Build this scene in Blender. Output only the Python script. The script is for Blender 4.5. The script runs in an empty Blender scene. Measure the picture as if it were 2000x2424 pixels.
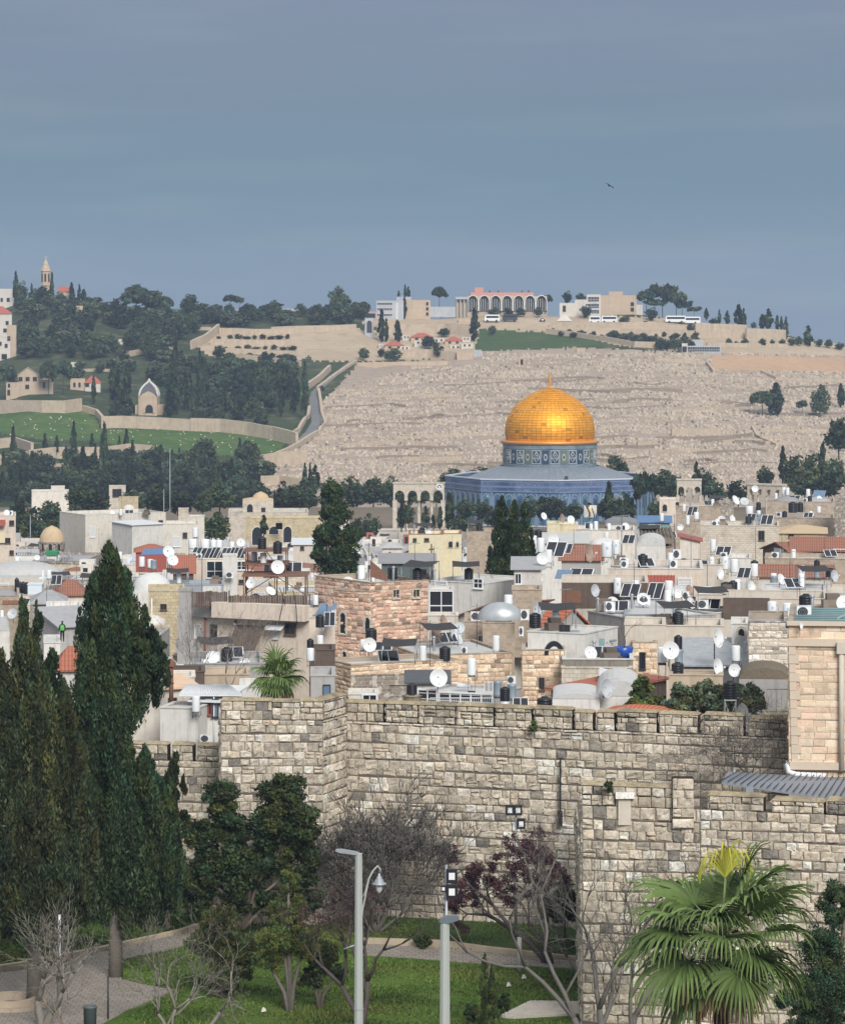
import bpy,bmesh,math,random
import numpy as np
from mathutils import Vector,Matrix
R=math . radians
SC=bpy . context . scene
COL=SC . collection
F,CX,HY,CZ,VW,VH=7100.0,868.0,625.0,37.5,1736.0,2104.0
cam_d=bpy . data . cameras . new('camera');cam=bpy . data . objects . new('camera',cam_d);COL . objects . link(cam)
cam . location=(0,0,CZ);cam . rotation_euler=(R(90),0,0)
cam_d . sensor_fit='HORIZONTAL';cam_d . sensor_width=36;cam_d . lens=36*F/VW
cam_d . shift_y=-(VH/2-HY)/VH*(1024/1024)*1.0 if False else-(VH/2-HY)/VW
cam_d . clip_start=1;cam_d . clip_end=60000
SC . camera=cam
SC . view_settings . view_transform='Standard';SC . view_settings . look='None'
SC . view_settings . exposure=0.5;SC . view_settings . gamma=1
SC . cycles . max_bounces=6;SC . cycles . diffuse_bounces=3;SC . cycles . glossy_bounces=3
SC . cycles . transparent_max_bounces=8;SC . cycles . volume_bounces=0
SC . cycles . use_denoising=True
SUN_EL,SUN_AZ=R(34),R(17)
W=bpy . data . worlds . new('World');SC . world=W;W . use_nodes=True
nt=W . node_tree;nt . nodes . clear()
def N(t,typ,**kw):
 n=t . nodes . new(typ)
 for k,v in kw . items():
  if k . startswith('i_'):
   n . inputs[k[2:]. replace('_',' ')]. default_value=v
  else:
   setattr(n,k,v)
 return n
def ramp(n,stops):
 cr=n . color_ramp
 while len(cr . elements)>1:cr . elements . remove(cr . elements[-1])
 cr . elements[0]. position=stops[0][0];cr . elements[0]. color=(*stops[0][1],1)
 for p,c in stops[1:]:
  e=cr . elements . new(p);e . color=(*c,1)
 return n
sky=N(nt,'ShaderNodeTexSky',sky_type='NISHITA',sun_disc=False,sun_elevation=SUN_EL,sun_rotation=R(180)-SUN_AZ,air_density=1.2,dust_density=2.0)
bgA=N(nt,'ShaderNodeBackground');bgA . inputs['Strength']. default_value=0.08
nt . links . new(sky . outputs[0],bgA . inputs[0])
tc=N(nt,'ShaderNodeTexCoord');sep=N(nt,'ShaderNodeSeparateXYZ');nt . links . new(tc . outputs['Generated'],sep . inputs[0])
mp=N(nt,'ShaderNodeMapping');mp . inputs['Scale']. default_value=(8,8,26);nt . links . new(tc . outputs['Generated'],mp . inputs[0])
nz=N(nt,'ShaderNodeTexNoise',i_Scale=1.0,i_Detail=4.0,i_Roughness=0.5);nt . links . new(mp . outputs[0],nz . inputs['Vector'])
mp2=N(nt,'ShaderNodeMapping');mp2 . inputs['Scale']. default_value=(14,14,120);mp2 . inputs['Location']. default_value=(3.3,1.7,0.4);nt . links . new(tc . outputs['Generated'],mp2 . inputs[0])
nz2=N(nt,'ShaderNodeTexNoise',i_Scale=1.0,i_Detail=3.0,i_Roughness=0.45);nt . links . new(mp2 . outputs[0],nz2 . inputs['Vector'])
mr=N(nt,'ShaderNodeMapRange');mr . inputs[1]. default_value=-0.02;mr . inputs[2]. default_value=0.6;nt . links . new(sep . outputs[2],mr . inputs[0])
rp=ramp(N(nt,'ShaderNodeValToRGB'),[(0.0,(.236,.294,.380)),(.05,(.206,.278,.364)),(.09,(.158,.250,.342)),(.13,(.164,.233,.326)),(.18,(.190,.237,.338)),(.45,(.43,.455,.50)),(1,(.74,.76,.79))])
nt . links . new(mr . outputs[0],rp . inputs[0])
ad=N(nt,'ShaderNodeMix',data_type='RGBA',blend_type='MULTIPLY');ad . inputs[0]. default_value=1
r1=ramp(N(nt,'ShaderNodeValToRGB'),[(.30,(.96,.985,.995)),(.55,(1,1,1)),(.75,(1.03,1.0,1.0))])
nt . links . new(nz . outputs[0],r1 . inputs[0]);nt . links . new(rp . outputs[0],ad . inputs[6]);nt . links . new(r1 . outputs[0],ad . inputs[7])
ad2=N(nt,'ShaderNodeMix',data_type='RGBA',blend_type='MULTIPLY');ad2 . inputs[0]. default_value=1
r2=ramp(N(nt,'ShaderNodeValToRGB'),[(.50,(1,1,1)),(.80,(1.15,1.11,1.05))])
nt . links . new(nz2 . outputs[0],r2 . inputs[0]);nt . links . new(ad . outputs[2],ad2 . inputs[6]);nt . links . new(r2 . outputs[0],ad2 . inputs[7])
bgB=N(nt,'ShaderNodeBackground');bgB . inputs['Strength']. default_value=0.775;nt . links . new(ad2 . outputs[2],bgB . inputs[0])
mx=N(nt,'ShaderNodeMixShader');mx . inputs[0]. default_value=0.93
nt . links . new(bgA . outputs[0],mx . inputs[1]);nt . links . new(bgB . outputs[0],mx . inputs[2])
wo=N(nt,'ShaderNodeOutputWorld');nt . links . new(mx . outputs[0],wo . inputs[0])
sd=bpy . data . lights . new('sun','SUN');sun=bpy . data . objects . new('sun',sd);COL . objects . link(sun)
sd . energy=2.55;sd . angle=R(24);sd . color=(1,.965,.92)
sun . rotation_euler=(math . pi/2-SUN_EL,0,SUN_AZ)
FR={'V':(0,0,1,1)}
def frame(k,x0,y0,x1,y1,dispw=1736):
 s=.868*(x1-x0)/dispw
 FR[k]=(.868*x0,.868*y0,s,s)
frame('A',0,1200,600,1560);frame('B',300,1400,800,1800);frame('C',700,1250,1200,1600)
frame('D',1150,1180,1600,1500);frame('E',1550,1130,2000,1500);frame('F',750,1480,1250,1720)
frame('G',1150,1420,1600,1720);frame('H',1550,1420,2000,1900)
frame('h1',0,580,700,1000);frame('h2',650,620,1350,1040);frame('h3',1300,620,2000,1040)
frame('m1',0,900,700,1320);frame('m2',650,880,1350,1300);frame('m3',1300,880,2000,1300)
frame('wl',380,1640,1080,2100);frame('wr',1000,1640,1700,2100)
frame('p1',0,2000,600,2424);frame('p2',450,2000,1050,2424);frame('p3',950,2000,1500,2424);frame('p4',1400,1900,2000,2424)
frame('L',0,1240,420,1640);frame('M',380,1180,820,1480);frame('K',1030,860,1560,1260)
def V(fr,x,y):
 a=FR[fr];return a[0]+x*a[2],a[1]+y*a[3]
def at(px,py,D):return Vector(((px-CX)/F*D,D,CZ-(py-HY)/F*D))
def zat(py,D):return CZ-(py-HY)/F*D
def Dz(py,z):return(CZ-z)*F/(py-HY)
def z_roof(D):return 12.1-.0476*(D-225)
def D_roof(py):
 lo,hi=215,900
 for _ in range(40):
  m=(lo+hi)/2
  if HY+F*(CZ-z_roof(m))/m>py:lo=m
  else:hi=m
 return lo
def tag(o,label=None,cat=None,group=None,kind=None):
 if label:o['label']=label
 if cat:o['category']=cat
 if group:o['group']=group
 if kind:o['kind']=kind
 return o
def empty(name,loc,label,cat,group=None,rz=0):
 o=bpy . data . objects . new(name,None);COL . objects . link(o)
 o . location=loc;o . rotation_euler=(0,0,rz);o . empty_display_size=.1
 return tag(o,label,cat,group)
class MB:
 def __init__(s):s . v=[];s . f=[];s . m=[];s . c=[];s . sm=[]
 def add(s,vs,fs,mi=0,c=1.0,smooth=False):
  b=len(s . v);s . v+=[tuple(v)for v in vs]
  for f in fs:s . f . append([b+i for i in f]);s . m . append(mi);s . c . append(c);s . sm . append(smooth)
  return s
 def box(s,x0,y0,z0,x1,y1,z1,mi=0,c=1.0,M=None):
  vs=[Vector(p)for p in((x0,y0,z0),(x1,y0,z0),(x1,y1,z0),(x0,y1,z0),(x0,y0,z1),(x1,y0,z1),(x1,y1,z1),(x0,y1,z1))]
  if M:vs=[M@v for v in vs]
  return s . add(vs,[(0,3,2,1),(4,5,6,7),(0,1,5,4),(1,2,6,5),(2,3,7,6),(3,0,4,7)],mi,c)
 def prism(s,pts,z0,z1,mi=0,c=1.0,top=True):
  n=len(pts)
  vs=[(p[0],p[1],z0)for p in pts]+[(p[0],p[1],z1)for p in pts]
  fs=[(i,(i+1)%n,n+(i+1)%n,n+i)for i in range(n)]+[tuple(range(n-1,-1,-1))]
  if top:fs . append(tuple(range(n,2*n)))
  return s . add(vs,fs,mi,c)
 def extr(s,pts,y0,y1,mi=0,c=1.0):
  n=len(pts)
  vs=[(p[0],y0,p[1])for p in pts]+[(p[0],y1,p[1])for p in pts]
  fs=[tuple(range(n)),tuple(range(2*n-1,n-1,-1))]+[(i,n+i,n+(i+1)%n,(i+1)%n)for i in range(n)]
  return s . add(vs,fs,mi,c)
 def lathe(s,prof,n=16,mi=0,c=1.0,cx=0,cy=0,smooth=True,a0=0,a1=None,M=None):
  full=a1 is None;A=2*math . pi if full else a1-a0;k=n if full else n+1
  vs=[]
  for r,z in prof:
   for i in range(k):
    a=a0+A*i/n;p=Vector((cx+r*math . cos(a),cy+r*math . sin(a),z));vs . append(M@p if M else p)
  fs=[]
  for j in range(len(prof)-1):
   for i in range(n):
    i2=(i+1)%k;fs . append((j*k+i,j*k+i2,(j+1)*k+i2,(j+1)*k+i))
  return s . add(vs,fs,mi,c,smooth)
 def tube(s,pts,r,n=6,mi=0,c=1.0,r1=None,smooth=True):
  pts=[Vector(p)for p in pts];m=len(pts);vs=[]
  for i,p in enumerate(pts):
   d=(pts[min(i+1,m-1)]-pts[max(i-1,0)]);d=d . normalized()if d . length>1e-9 else Vector((0,0,1))
   u=d . cross(Vector((0,0,1)));u=u . normalized()if u . length>1e-3 else Vector((1,0,0));w=u . cross(d)
   rr=r if r1 is None else r+(r1-r)*i/max(m-1,1)
   for k in range(n):
    a=2*math . pi*k/n;vs . append(p+u*rr*math . cos(a)+w*rr*math . sin(a))
  fs=[(i*n+k,i*n+(k+1)%n,(i+1)*n+(k+1)%n,(i+1)*n+k)for i in range(m-1)for k in range(n)]
  fs+=[tuple(range(n-1,-1,-1)),tuple(range((m-1)*n,m*n))]
  return s . add(vs,fs,mi,c,smooth)
 def build(s,name,mats,parent=None,loc=None):
  me=bpy . data . meshes . new(name);me . from_pydata(s . v,[],s . f);
  if not isinstance(mats,(list,tuple)):mats=[mats]
  for m in mats:me . materials . append(m)
  n=len(s . f)
  me . polygons . foreach_set('material_index',np . array(s . m,np . int32))
  me . polygons . foreach_set('use_smooth',np . array(s . sm,bool))
  tot=np . array([len(f)for f in s . f]);cc=np . array([(c,c,c)if not isinstance(c,(tuple,list))else c for c in s . c],np . float32). reshape(n,3)
  a=me . color_attributes . new('tint','FLOAT_COLOR','CORNER')
  col=np . ones((tot . sum(),4),np . float32);col[:,:3]=np . repeat(cc,tot,0);a . data . foreach_set('color',col . ravel())
  me . update()
  o=bpy . data . objects . new(name,me);COL . objects . link(o)
  if parent:o . parent=parent
  if loc is not None:o . location=loc
  return o
def copy_tree(o,parent=None):
 c=o . copy();COL . objects . link(c)
 if parent:c . parent=parent
 for ch in KIDS . get(o . name,[]):copy_tree(ch,c)
 return c
KIDS={}
def proto_done(root):
 def walk(o):
  KIDS[o . name]=list(o . children)
  for ch in o . children:walk(ch)
 walk(root)
MATS={}
def newmat(name):
 m=bpy . data . materials . new(name);m . use_nodes=True;t=m . node_tree;t . nodes . clear()
 o=N(t,'ShaderNodeOutputMaterial');b=N(t,'ShaderNodeBsdfPrincipled');t . links . new(b . outputs[0],o . inputs[0])
 b . inputs['Specular IOR Level']. default_value=.3
 MATS[name]=m
 return m,t,b
def L(t,a,b):t . links . new(a,b)
def mixc(t,fac,a,b,mode='MIX'):
 n=N(t,'ShaderNodeMix',data_type='RGBA',blend_type=mode)
 for sock,v in((n . inputs[0],fac),(n . inputs[6],a),(n . inputs[7],b)):
  if isinstance(v,bpy . types . NodeSocket):L(t,v,sock)
  elif isinstance(v,(int,float)):sock . default_value=v if sock . type=='VALUE' else(v,v,v,1)
  else:sock . default_value=(*v,1)
 return n . outputs[2]
def noise(t,scale,detail=4,rough=.55,vec=None,stretch=None,coord='Object'):
 n=N(t,'ShaderNodeTexNoise');n . inputs['Scale']. default_value=scale;n . inputs['Detail']. default_value=detail;n . inputs['Roughness']. default_value=rough
 if vec is None:vec=N(t,'ShaderNodeTexCoord'). outputs[coord]
 if stretch:
  mpn=N(t,'ShaderNodeMapping');mpn . inputs['Scale']. default_value=stretch;L(t,vec,mpn . inputs[0]);vec=mpn . outputs[0]
 L(t,vec,n . inputs['Vector']);return n . outputs[0]
def rampf(t,fac,lo,hi,c0=(0,0,0),c1=(1,1,1)):
 n=ramp(N(t,'ShaderNodeValToRGB'),[(lo,c0),(hi,c1)]);L(t,fac,n . inputs[0]);return n . outputs[0]
def bump(t,b,h,strength=.3,dist=.05):
 n=N(t,'ShaderNodeBump');n . inputs['Strength']. default_value=strength;n . inputs['Distance']. default_value=dist
 L(t,h,n . inputs['Height']);L(t,n . outputs[0],b . inputs['Normal'])
def tint(t):return N(t,'ShaderNodeVertexColor',layer_name='tint'). outputs[0]
def objrand(t):return N(t,'ShaderNodeObjectInfo'). outputs['Random']
def weathered(name,c,var=.18,stain=(.17,.145,.12),amt=.58,scale=.85,rough=.85,streak=True,objvar=0.,use_tint=True,spec=.25):
 m,t,b=newmat(name)
 dark=tuple(x*(1-var)for x in c);light=tuple(min(x*(1+var),.92)for x in c)
 base=mixc(t,noise(t,scale*2.2,5),dark,light)
 if streak:base=mixc(t,mixc(t,1,rampf(t,noise(t,scale*1.6,5,.6,stretch=(2.6,2.6,.22)),.52,.78),amt,'MULTIPLY'),base,stain)
 base=mixc(t,mixc(t,1,rampf(t,noise(t,scale*.9,6,.65),.56,.78),amt*.8,'MULTIPLY'),base,stain)
 if use_tint:base=mixc(t,1,base,tint(t),'MULTIPLY')
 if objvar:
  n=N(t,'ShaderNodeHueSaturation');
  mrn=N(t,'ShaderNodeMapRange');mrn . inputs[3]. default_value=1-objvar;mrn . inputs[4]. default_value=1+objvar*.6;L(t,objrand(t),mrn . inputs[0])
  L(t,mrn . outputs[0],n . inputs['Value']);L(t,base,n . inputs['Color']);base=n . outputs[0]
 L(t,base,b . inputs['Base Color']);b . inputs['Roughness']. default_value=rough;b . inputs['Specular IOR Level']. default_value=spec
 bump(t,b,noise(t,scale*12,4),.25,.03)
 return m
def wallvec(t,sx,sz):
 tcn=N(t,'ShaderNodeTexCoord');s=N(t,'ShaderNodeSeparateXYZ');L(t,tcn . outputs['Object'],s . inputs[0])
 sn=N(t,'ShaderNodeSeparateXYZ');L(t,tcn . outputs['Normal'],sn . inputs[0])
 ab=N(t,'ShaderNodeMath',operation='ABSOLUTE');L(t,sn . outputs[0],ab . inputs[0])
 gt=N(t,'ShaderNodeMath',operation='GREATER_THAN');L(t,ab . outputs[0],gt . inputs[0]);gt . inputs[1]. default_value=.7
 mxn=N(t,'ShaderNodeMix',data_type='FLOAT');L(t,gt . outputs[0],mxn . inputs[0]);L(t,s . outputs[0],mxn . inputs[2]);L(t,s . outputs[1],mxn . inputs[3])
 c=N(t,'ShaderNodeCombineXYZ');L(t,mxn . outputs[0],c . inputs[0]);L(t,s . outputs[2],c . inputs[1])
 return c . outputs[0]
def masonry(name,c1,c2,mortar,bw=.55,bh=.3,stain=(.12,.10,.08),amt=.45,third=None):
 m,t,b=newmat(name)
 v=wallvec(t,1,1)
 br=N(t,'ShaderNodeTexBrick',offset=.5);L(t,v,br . inputs['Vector'])
 br . inputs['Scale']. default_value=1;br . inputs['Brick Width']. default_value=bw;br . inputs['Row Height']. default_value=bh
 br . inputs['Mortar Size']. default_value=.022;br . inputs['Mortar Smooth']. default_value=.3;br . inputs['Bias']. default_value=-.1
 br . inputs['Color1']. default_value=(*c1,1);br . inputs['Color2']. default_value=(*c2,1);br . inputs['Mortar']. default_value=(*mortar,1)
 base=br . outputs[0]
 if third:
  nb=noise(t,2.3,1,.5);base=mixc(t,rampf(t,nb,.55,.62),base,third)
 base=mixc(t,mixc(t,1,rampf(t,noise(t,.8,6,.65),.48,.72),amt,'MULTIPLY'),base,stain)
 base=mixc(t,mixc(t,1,rampf(t,noise(t,7,4,.6),.5,.75),amt*.6,'MULTIPLY'),base,stain)
 base=mixc(t,1,base,tint(t),'MULTIPLY')
 L(t,base,b . inputs['Base Color']);b . inputs['Roughness']. default_value=.9;b . inputs['Specular IOR Level']. default_value=.15
 bump(t,b,br . outputs[1],-.5,.04)
 return m
def plain(name,c,rough=.5,metal=0.,var=.1,spec=.4,scale=3.):
 m,t,b=newmat(name)
 base=mixc(t,noise(t,scale,4),tuple(x*(1-var)for x in c),tuple(min(.95,x*(1+var))for x in c))
 base=mixc(t,1,base,tint(t),'MULTIPLY')
 L(t,base,b . inputs['Base Color']);b . inputs['Roughness']. default_value=rough;b . inputs['Metallic']. default_value=metal;b . inputs['Specular IOR Level']. default_value=spec
 return m
def tiles(name,c1,c2,pitch=.28,dirt=.5):
 m,t,b=newmat(name)
 tcn=N(t,'ShaderNodeTexCoord')
 wv=N(t,'ShaderNodeTexWave',wave_type='BANDS',bands_direction='X',wave_profile='SIN');wv . inputs['Scale']. default_value=.314/pitch;L(t,tcn . outputs['Object'],wv . inputs[0])
 wz=N(t,'ShaderNodeTexWave',wave_type='BANDS',bands_direction='Z',wave_profile='SAW');wz . inputs['Scale']. default_value=.314/.30;L(t,tcn . outputs['Object'],wz . inputs[0])
 base=mixc(t,noise(t,1.5,6,.7),c1,c2)
 base=mixc(t,mixc(t,1,rampf(t,wv . outputs[1],.0,.45,(1,1,1),(0,0,0)),.55,'MULTIPLY'),base,tuple(x*.35 for x in c1))
 base=mixc(t,mixc(t,1,rampf(t,wz . outputs[1],.82,.95),.5,'MULTIPLY'),base,tuple(x*.4 for x in c1))
 base=mixc(t,mixc(t,1,rampf(t,noise(t,.9,6,.7),.5,.72),dirt,'MULTIPLY'),base,(.16,.12,.10))
 L(t,base,b . inputs['Base Color']);b . inputs['Roughness']. default_value=.85
 bump(t,b,wv . outputs[1],.6,.05)
 return m
def leafmat(name,c,c2,objvar=.25,rough=.6):
 m,t,b=newmat(name)
 base=mixc(t,noise(t,.9,3),c,c2)
 base=mixc(t,1,base,tint(t),'MULTIPLY')
 n=N(t,'ShaderNodeHueSaturation');mrn=N(t,'ShaderNodeMapRange');mrn . inputs[3]. default_value=1-objvar;mrn . inputs[4]. default_value=1+objvar;L(t,objrand(t),mrn . inputs[0])
 L(t,mrn . outputs[0],n . inputs['Value']);L(t,base,n . inputs['Color'])
 L(t,n . outputs[0],b . inputs['Base Color']);b . inputs['Roughness']. default_value=rough;b . inputs['Specular IOR Level']. default_value=.2
 return m
cream=weathered('cream_plaster',(.61,.57,.505),objvar=.15)
peach=weathered('peach_plaster',(.62,.535,.45),objvar=.12,amt=.55)
white_wall=weathered('white_plaster',(.60,.585,.55),objvar=.12,amt=.55)
grey_wall=weathered('grey_render',(.38,.37,.36),objvar=.15)
yellow_wall=weathered('yellow_plaster',(.62,.56,.39),amt=.2)
tan_wall=weathered('tan_plaster',(.53,.48,.41),amt=.4)
roof_white=weathered('white_roof_coat',(.53,.53,.52),var=.12,stain=(.24,.225,.21),amt=.75,scale=1.3,streak=False,objvar=.2)
roof_grey=weathered('grey_roof_felt',(.30,.30,.31),var=.2,stain=(.14,.13,.12),amt=.5,streak=False,objvar=.25)
white_metal=plain('white_enamel',(.70,.72,.73),.35,var=.06)
tin_white=weathered('white_tin_sheet',(.62,.64,.66),var=.1,stain=(.3,.26,.22),amt=.3,rough=.5)
grey_metal=plain('galvanised_steel',(.33,.36,.39),.45,.4,.15)
dark_metal=plain('dark_steel',(.05,.05,.055),.5,.3,.2)
rust_metal=plain('rusty_steel',(.17,.085,.055),.85,0,.35)
rust_dish=plain('rusted_dish_paint',(.33,.24,.19),.7,0,.45,scale=2)
dish_grey=plain('dish_grey_paint',(.47,.50,.53),.45,0,.08)
black_plastic=plain('black_plastic',(.013,.014,.018),.42,0,.2)
glass_dark=plain('dark_window_glass',(.022,.026,.032),.12,0,.3,.6)
solar=plain('solar_glass',(.012,.014,.02),.16,0,.3,.6)
solar_blue=plain('blue_solar_glass',(.12,.19,.28),.2,0,.15,.6)
wood_dark=weathered('dark_timber_boards',(.115,.085,.07),var=.35,stain=(.05,.04,.035),amt=.4)
red_paint=plain('red_painted_metal',(.30,.075,.055),.55,0,.15)
blue_tarp=plain('blue_tarpaulin',(.09,.18,.34),.6,0,.15)
teal_steel=plain('teal_painted_steel',(.19,.29,.30),.5,0,.12)
tile_red=tiles('red_roof_tiles',(.36,.115,.07),(.43,.17,.105),dirt=.3)
tile_brown=tiles('weathered_roof_tiles',(.27,.11,.075),(.36,.17,.11),dirt=.6)
tile_orange=tiles('orange_roof_tiles',(.46,.13,.065),(.52,.19,.10),dirt=.15)
st_cream=masonry('cream_ashlar',(.60,.545,.46),(.50,.445,.37),(.38,.32,.25))
st_yellow=masonry('yellow_rubble',(.55,.47,.30),(.44,.36,.24),(.33,.28,.2),.5,.32)
st_grey=masonry('grey_rubble',(.30,.26,.22),(.18,.155,.13),(.36,.32,.27),.42,.28,amt=.6,third=(.5,.46,.4))
st_old=masonry('old_tan_rubble',(.44,.36,.28),(.33,.26,.20),(.40,.35,.28),.48,.3,amt=.5)
bark=weathered('bark',(.15,.12,.095),var=.35,stain=(.05,.04,.035),amt=.6,scale=3)
bark_grey=weathered('grey_bark',(.16,.14,.12),var=.3,stain=(.1,.085,.07),amt=.5,scale=3)
bark_dark=weathered('dark_bark',(.075,.06,.055),var=.3,stain=(.03,.025,.02),amt=.5,scale=3)
lf_cyp=leafmat('cypress_needles',(.022,.042,.018),(.045,.068,.026),.1)
lf_dark=leafmat('dark_evergreen_leaves',(.020,.034,.012),(.045,.062,.020),.15)
lf_hill=leafmat('hillside_leaves',(.026,.044,.022),(.055,.074,.034),.5)
lf_olive=leafmat('olive_leaves',(.046,.064,.034),(.085,.10,.055),.45)
lf_yel=leafmat('yellow_green_needles',(.065,.095,.022),(.115,.13,.035),.1)
lf_plum=leafmat('plum_leaves',(.045,.018,.024),(.085,.035,.042),.1)
lf_bush=leafmat('shrub_leaves',(.055,.085,.024),(.11,.14,.04),.2)
lf_palm=leafmat('palm_fronds',(.066,.112,.028),(.115,.165,.050),.08,.58)
def quad_mesh(name,P,Q,T,mat,parent=None,loc=None,link=True):
 n=len(P);me=bpy . data . meshes . new(name)
 me . vertices . add(4*n);me . vertices . foreach_set('co',P . reshape(-1). astype(np . float32))
 me . loops . add(4*n);me . loops . foreach_set('vertex_index',np . arange(4*n,dtype=np . int32))
 me . polygons . add(n);me . polygons . foreach_set('loop_start',np . arange(0,4*n,4,dtype=np . int32))
 me . update(calc_edges=True)
 me . materials . append(mat)
 a=me . color_attributes . new('tint','FLOAT_COLOR','CORNER');col=np . ones((4*n,4),np . float32)
 T=np . asarray(T,np . float32);T=T[:,None]. repeat(3,1)if T . ndim==1 else T
 col[:,:3]=np . repeat(T,4,0);a . data . foreach_set('color',col . ravel())
 if not link:return me
 o=bpy . data . objects . new(name,me);COL . objects . link(o)
 if parent:o . parent=parent
 if loc is not None:o . location=loc
 return o
def unit(a):return a/np . maximum(np . linalg . norm(a,axis=-1,keepdims=True),1e-9)
def leaves_on(cl,n_per,leaf,rng,up=0.,aspect=.5,shell=.55,jit=.35,flat=0.):
 cl=np . asarray(cl,float);k=len(cl)
 d=unit(rng . normal(size=(k,n_per,3)));r=shell+(1-shell)*rng . random((k,n_per,1))**.7
 e=d*r
 if up>.5:e[...,:2]*=1-.7*np . clip(e[...,2:],0,1)**.8
 c=cl[:,None,:3]+e*cl[:,None,3:6]
 ln=unit(rng . normal(size=(k,n_per,3))*(1-abs(up)*.6)+d*.5+np . array([0,0,1.])*up*2)
 nr=unit(d+rng . normal(size=d . shape)*.7+np . array([0,0,1.])*flat)
 w=unit(np . cross(ln,nr));s=leaf*(1+jit*rng . normal(size=(k,n_per,1)). clip(-1.5,1.5))
 a,b_=ln*s,w*s*aspect
 P=np . stack([c-a,c+b_,c+a,c-b_],2). reshape(-1,4,3)
 T=(cl[:,None,6]*(1+.22*rng . normal(size=(k,n_per)). clip(-2,2))). reshape(-1). clip(.25,2.2)
 hw_=np . repeat(rng . normal(size=k). clip(-1.6,1.6),n_per)+.3*rng . normal(size=k*n_per);T=T[:,None]*np . stack([1+.17*hw_,np . ones_like(hw_),1-.16*hw_],1). clip(.4,1.6)
 return P,T
def flames(H,Rr,n,rng,z0=0.,prof=None,narrow=.24,tall=.16,lean=.12,lobes=1):
 out=[]
 for i in range(n):
  t=rng . random()**.8
  pr=prof(t)if prof else(math . sin(min(1,t*1.5+.18)*math . pi/2)if t<.55 else 1.0)*(1-max(0,t-.42)/.58)**.75
  a=rng . random()*6.283;rr=Rr*pr*(.5+.42*rng . random()+(.3*rng . random()if rng . random()<.12 else 0))
  w=Rr*narrow*(.6+.8*rng . random())*(.35+.65*pr);h=H*tall*(.5+.7*rng . random())*(.4+.6*pr)
  out . append((rr*math . cos(a),rr*math . sin(a),z0+t*(H-h*.5),w,w,h*.55,.42+1.1*rng . random()**1.3))
 return out
def cypress_rows(H,Rr,n,rng,z0=0.,prof=None,**k):
 rows=flames(H,Rr,n,rng,z0,prof,**k)
 return rows
def trunk_mb(h,r0,r1,rng,bend=.1,n=7,seg=5):
 mb=MB();p=Vector((0,0,-.3));pts=[p . copy()]
 for i in range(seg):
  p=p+Vector((rng . normal()*bend,rng . normal()*bend,(h+.3)/seg));pts . append(p . copy())
 mb . tube(pts,r0,n,r1=r1);return mb,pts
def branchy(mb,p,d,ln,r,depth,rng,spread=.55,up=.1,shrink=.72,kids=(2,3),seg=3,wob=.16,tips=None,rmin=.006,sides=5):
 pts=[p . copy()];q=p . copy();dd=d . copy()
 for i in range(seg):
  dd=(dd+Vector((rng . normal(),rng . normal(),rng . normal()))*wob+Vector((0,0,up))). normalized()
  q=q+dd*ln/seg;pts . append(q . copy())
 r1=max(r*.62,rmin);mb . tube(pts,r,sides if r>.03 else 3,r1=r1,c=.85+.3*rng . random())
 if tips is not None and depth<=1:tips . append((q . copy(),dd . copy()))
 if depth<=0:return
 for k in range(rng . integers(kids[0],kids[1]+1)):
  ax=Vector((rng . normal(),rng . normal(),rng . normal()));ax=(ax-dd*ax . dot(dd));ax . normalize()
  nd=(dd+ax*spread*(.6+.8*rng . random())). normalized()
  s=pts[-1]if k<2 else pts[1+int(rng . integers(0,seg))]
  branchy(mb,s,nd,ln*shrink*(.75+.5*rng . random()),r1*.92,depth-1,rng,spread,up,shrink,kids,max(2,seg-(depth<3)),wob,tips,rmin,sides)
def far_tree(name,kind,seed,n=26,per=34):
 rng=np . random . default_rng(seed)
 rows=[]
 if kind=='cypress':rows=flames(1,.12,n,rng,.06,narrow=.34,tall=.22);leaf,asp,up=.055,.55,.7
 elif kind=='olive':
  for i in range(n):
   d=unit(rng . normal(size=3));rows . append((d[0]*.38,d[1]*.38,.48+d[2]*.32,.17*(.7+.6*rng . random()),.17,.13,.6+.8*rng . random()))
  leaf,asp,up=.075,.7,0
 elif kind=='pine':
  for i in range(n):
   a=rng . random()*6.28;r=.42*math . sqrt(rng . random());zz=.62+.26*rng . random()*(1-(r/.5)**2)+.06*rng . normal()
   rows . append((r*math . cos(a),r*math . sin(a),zz,.15,.15,.075,.6+.8*rng . random()))
  leaf,asp,up=.075,.6,.1
 elif kind=='umbrella':
  for i in range(n):
   a=rng . random()*6.28;r=.55*math . sqrt(rng . random())
   rows . append((r*math . cos(a),r*math . sin(a),.82-.3*r*r+.07*rng . normal(),.17,.17,.085,.6+.7*rng . random()))
  leaf,asp,up=.075,.6,.1
 elif kind=='broad':
  for i in range(n):
   d=unit(rng . normal(size=3));k=rng . random()**.4
   rows . append((d[0]*.34*k,d[1]*.34*k,.50+d[2]*.40*k,.15*(.7+.7*rng . random()),.15,.12,.55+.9*rng . random()))
  leaf,asp,up=.05,.55,.1
 P,T=leaves_on(rows,per,leaf,rng,up,asp)
 m=5;tq=[]
 for i in range(m):
  a0,a1=6.283*i/m,6.283*(i+1)/m;r0,r1=.022,.014
  tq . append([(r0*math . cos(a0),r0*math . sin(a0),-.08),(r0*math . cos(a1),r0*math . sin(a1),-.08),(r1*math . cos(a1),r1*math . sin(a1),.6),(r1*math . cos(a0),r1*math . sin(a0),.6)])
 P=np . concatenate([P,np . array(tq)]);T=np . concatenate([T,np . full((m,3),.9)])
 return quad_mesh(name,P,None,T,lf_olive if kind=='olive' else lf_hill,link=False)
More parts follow.
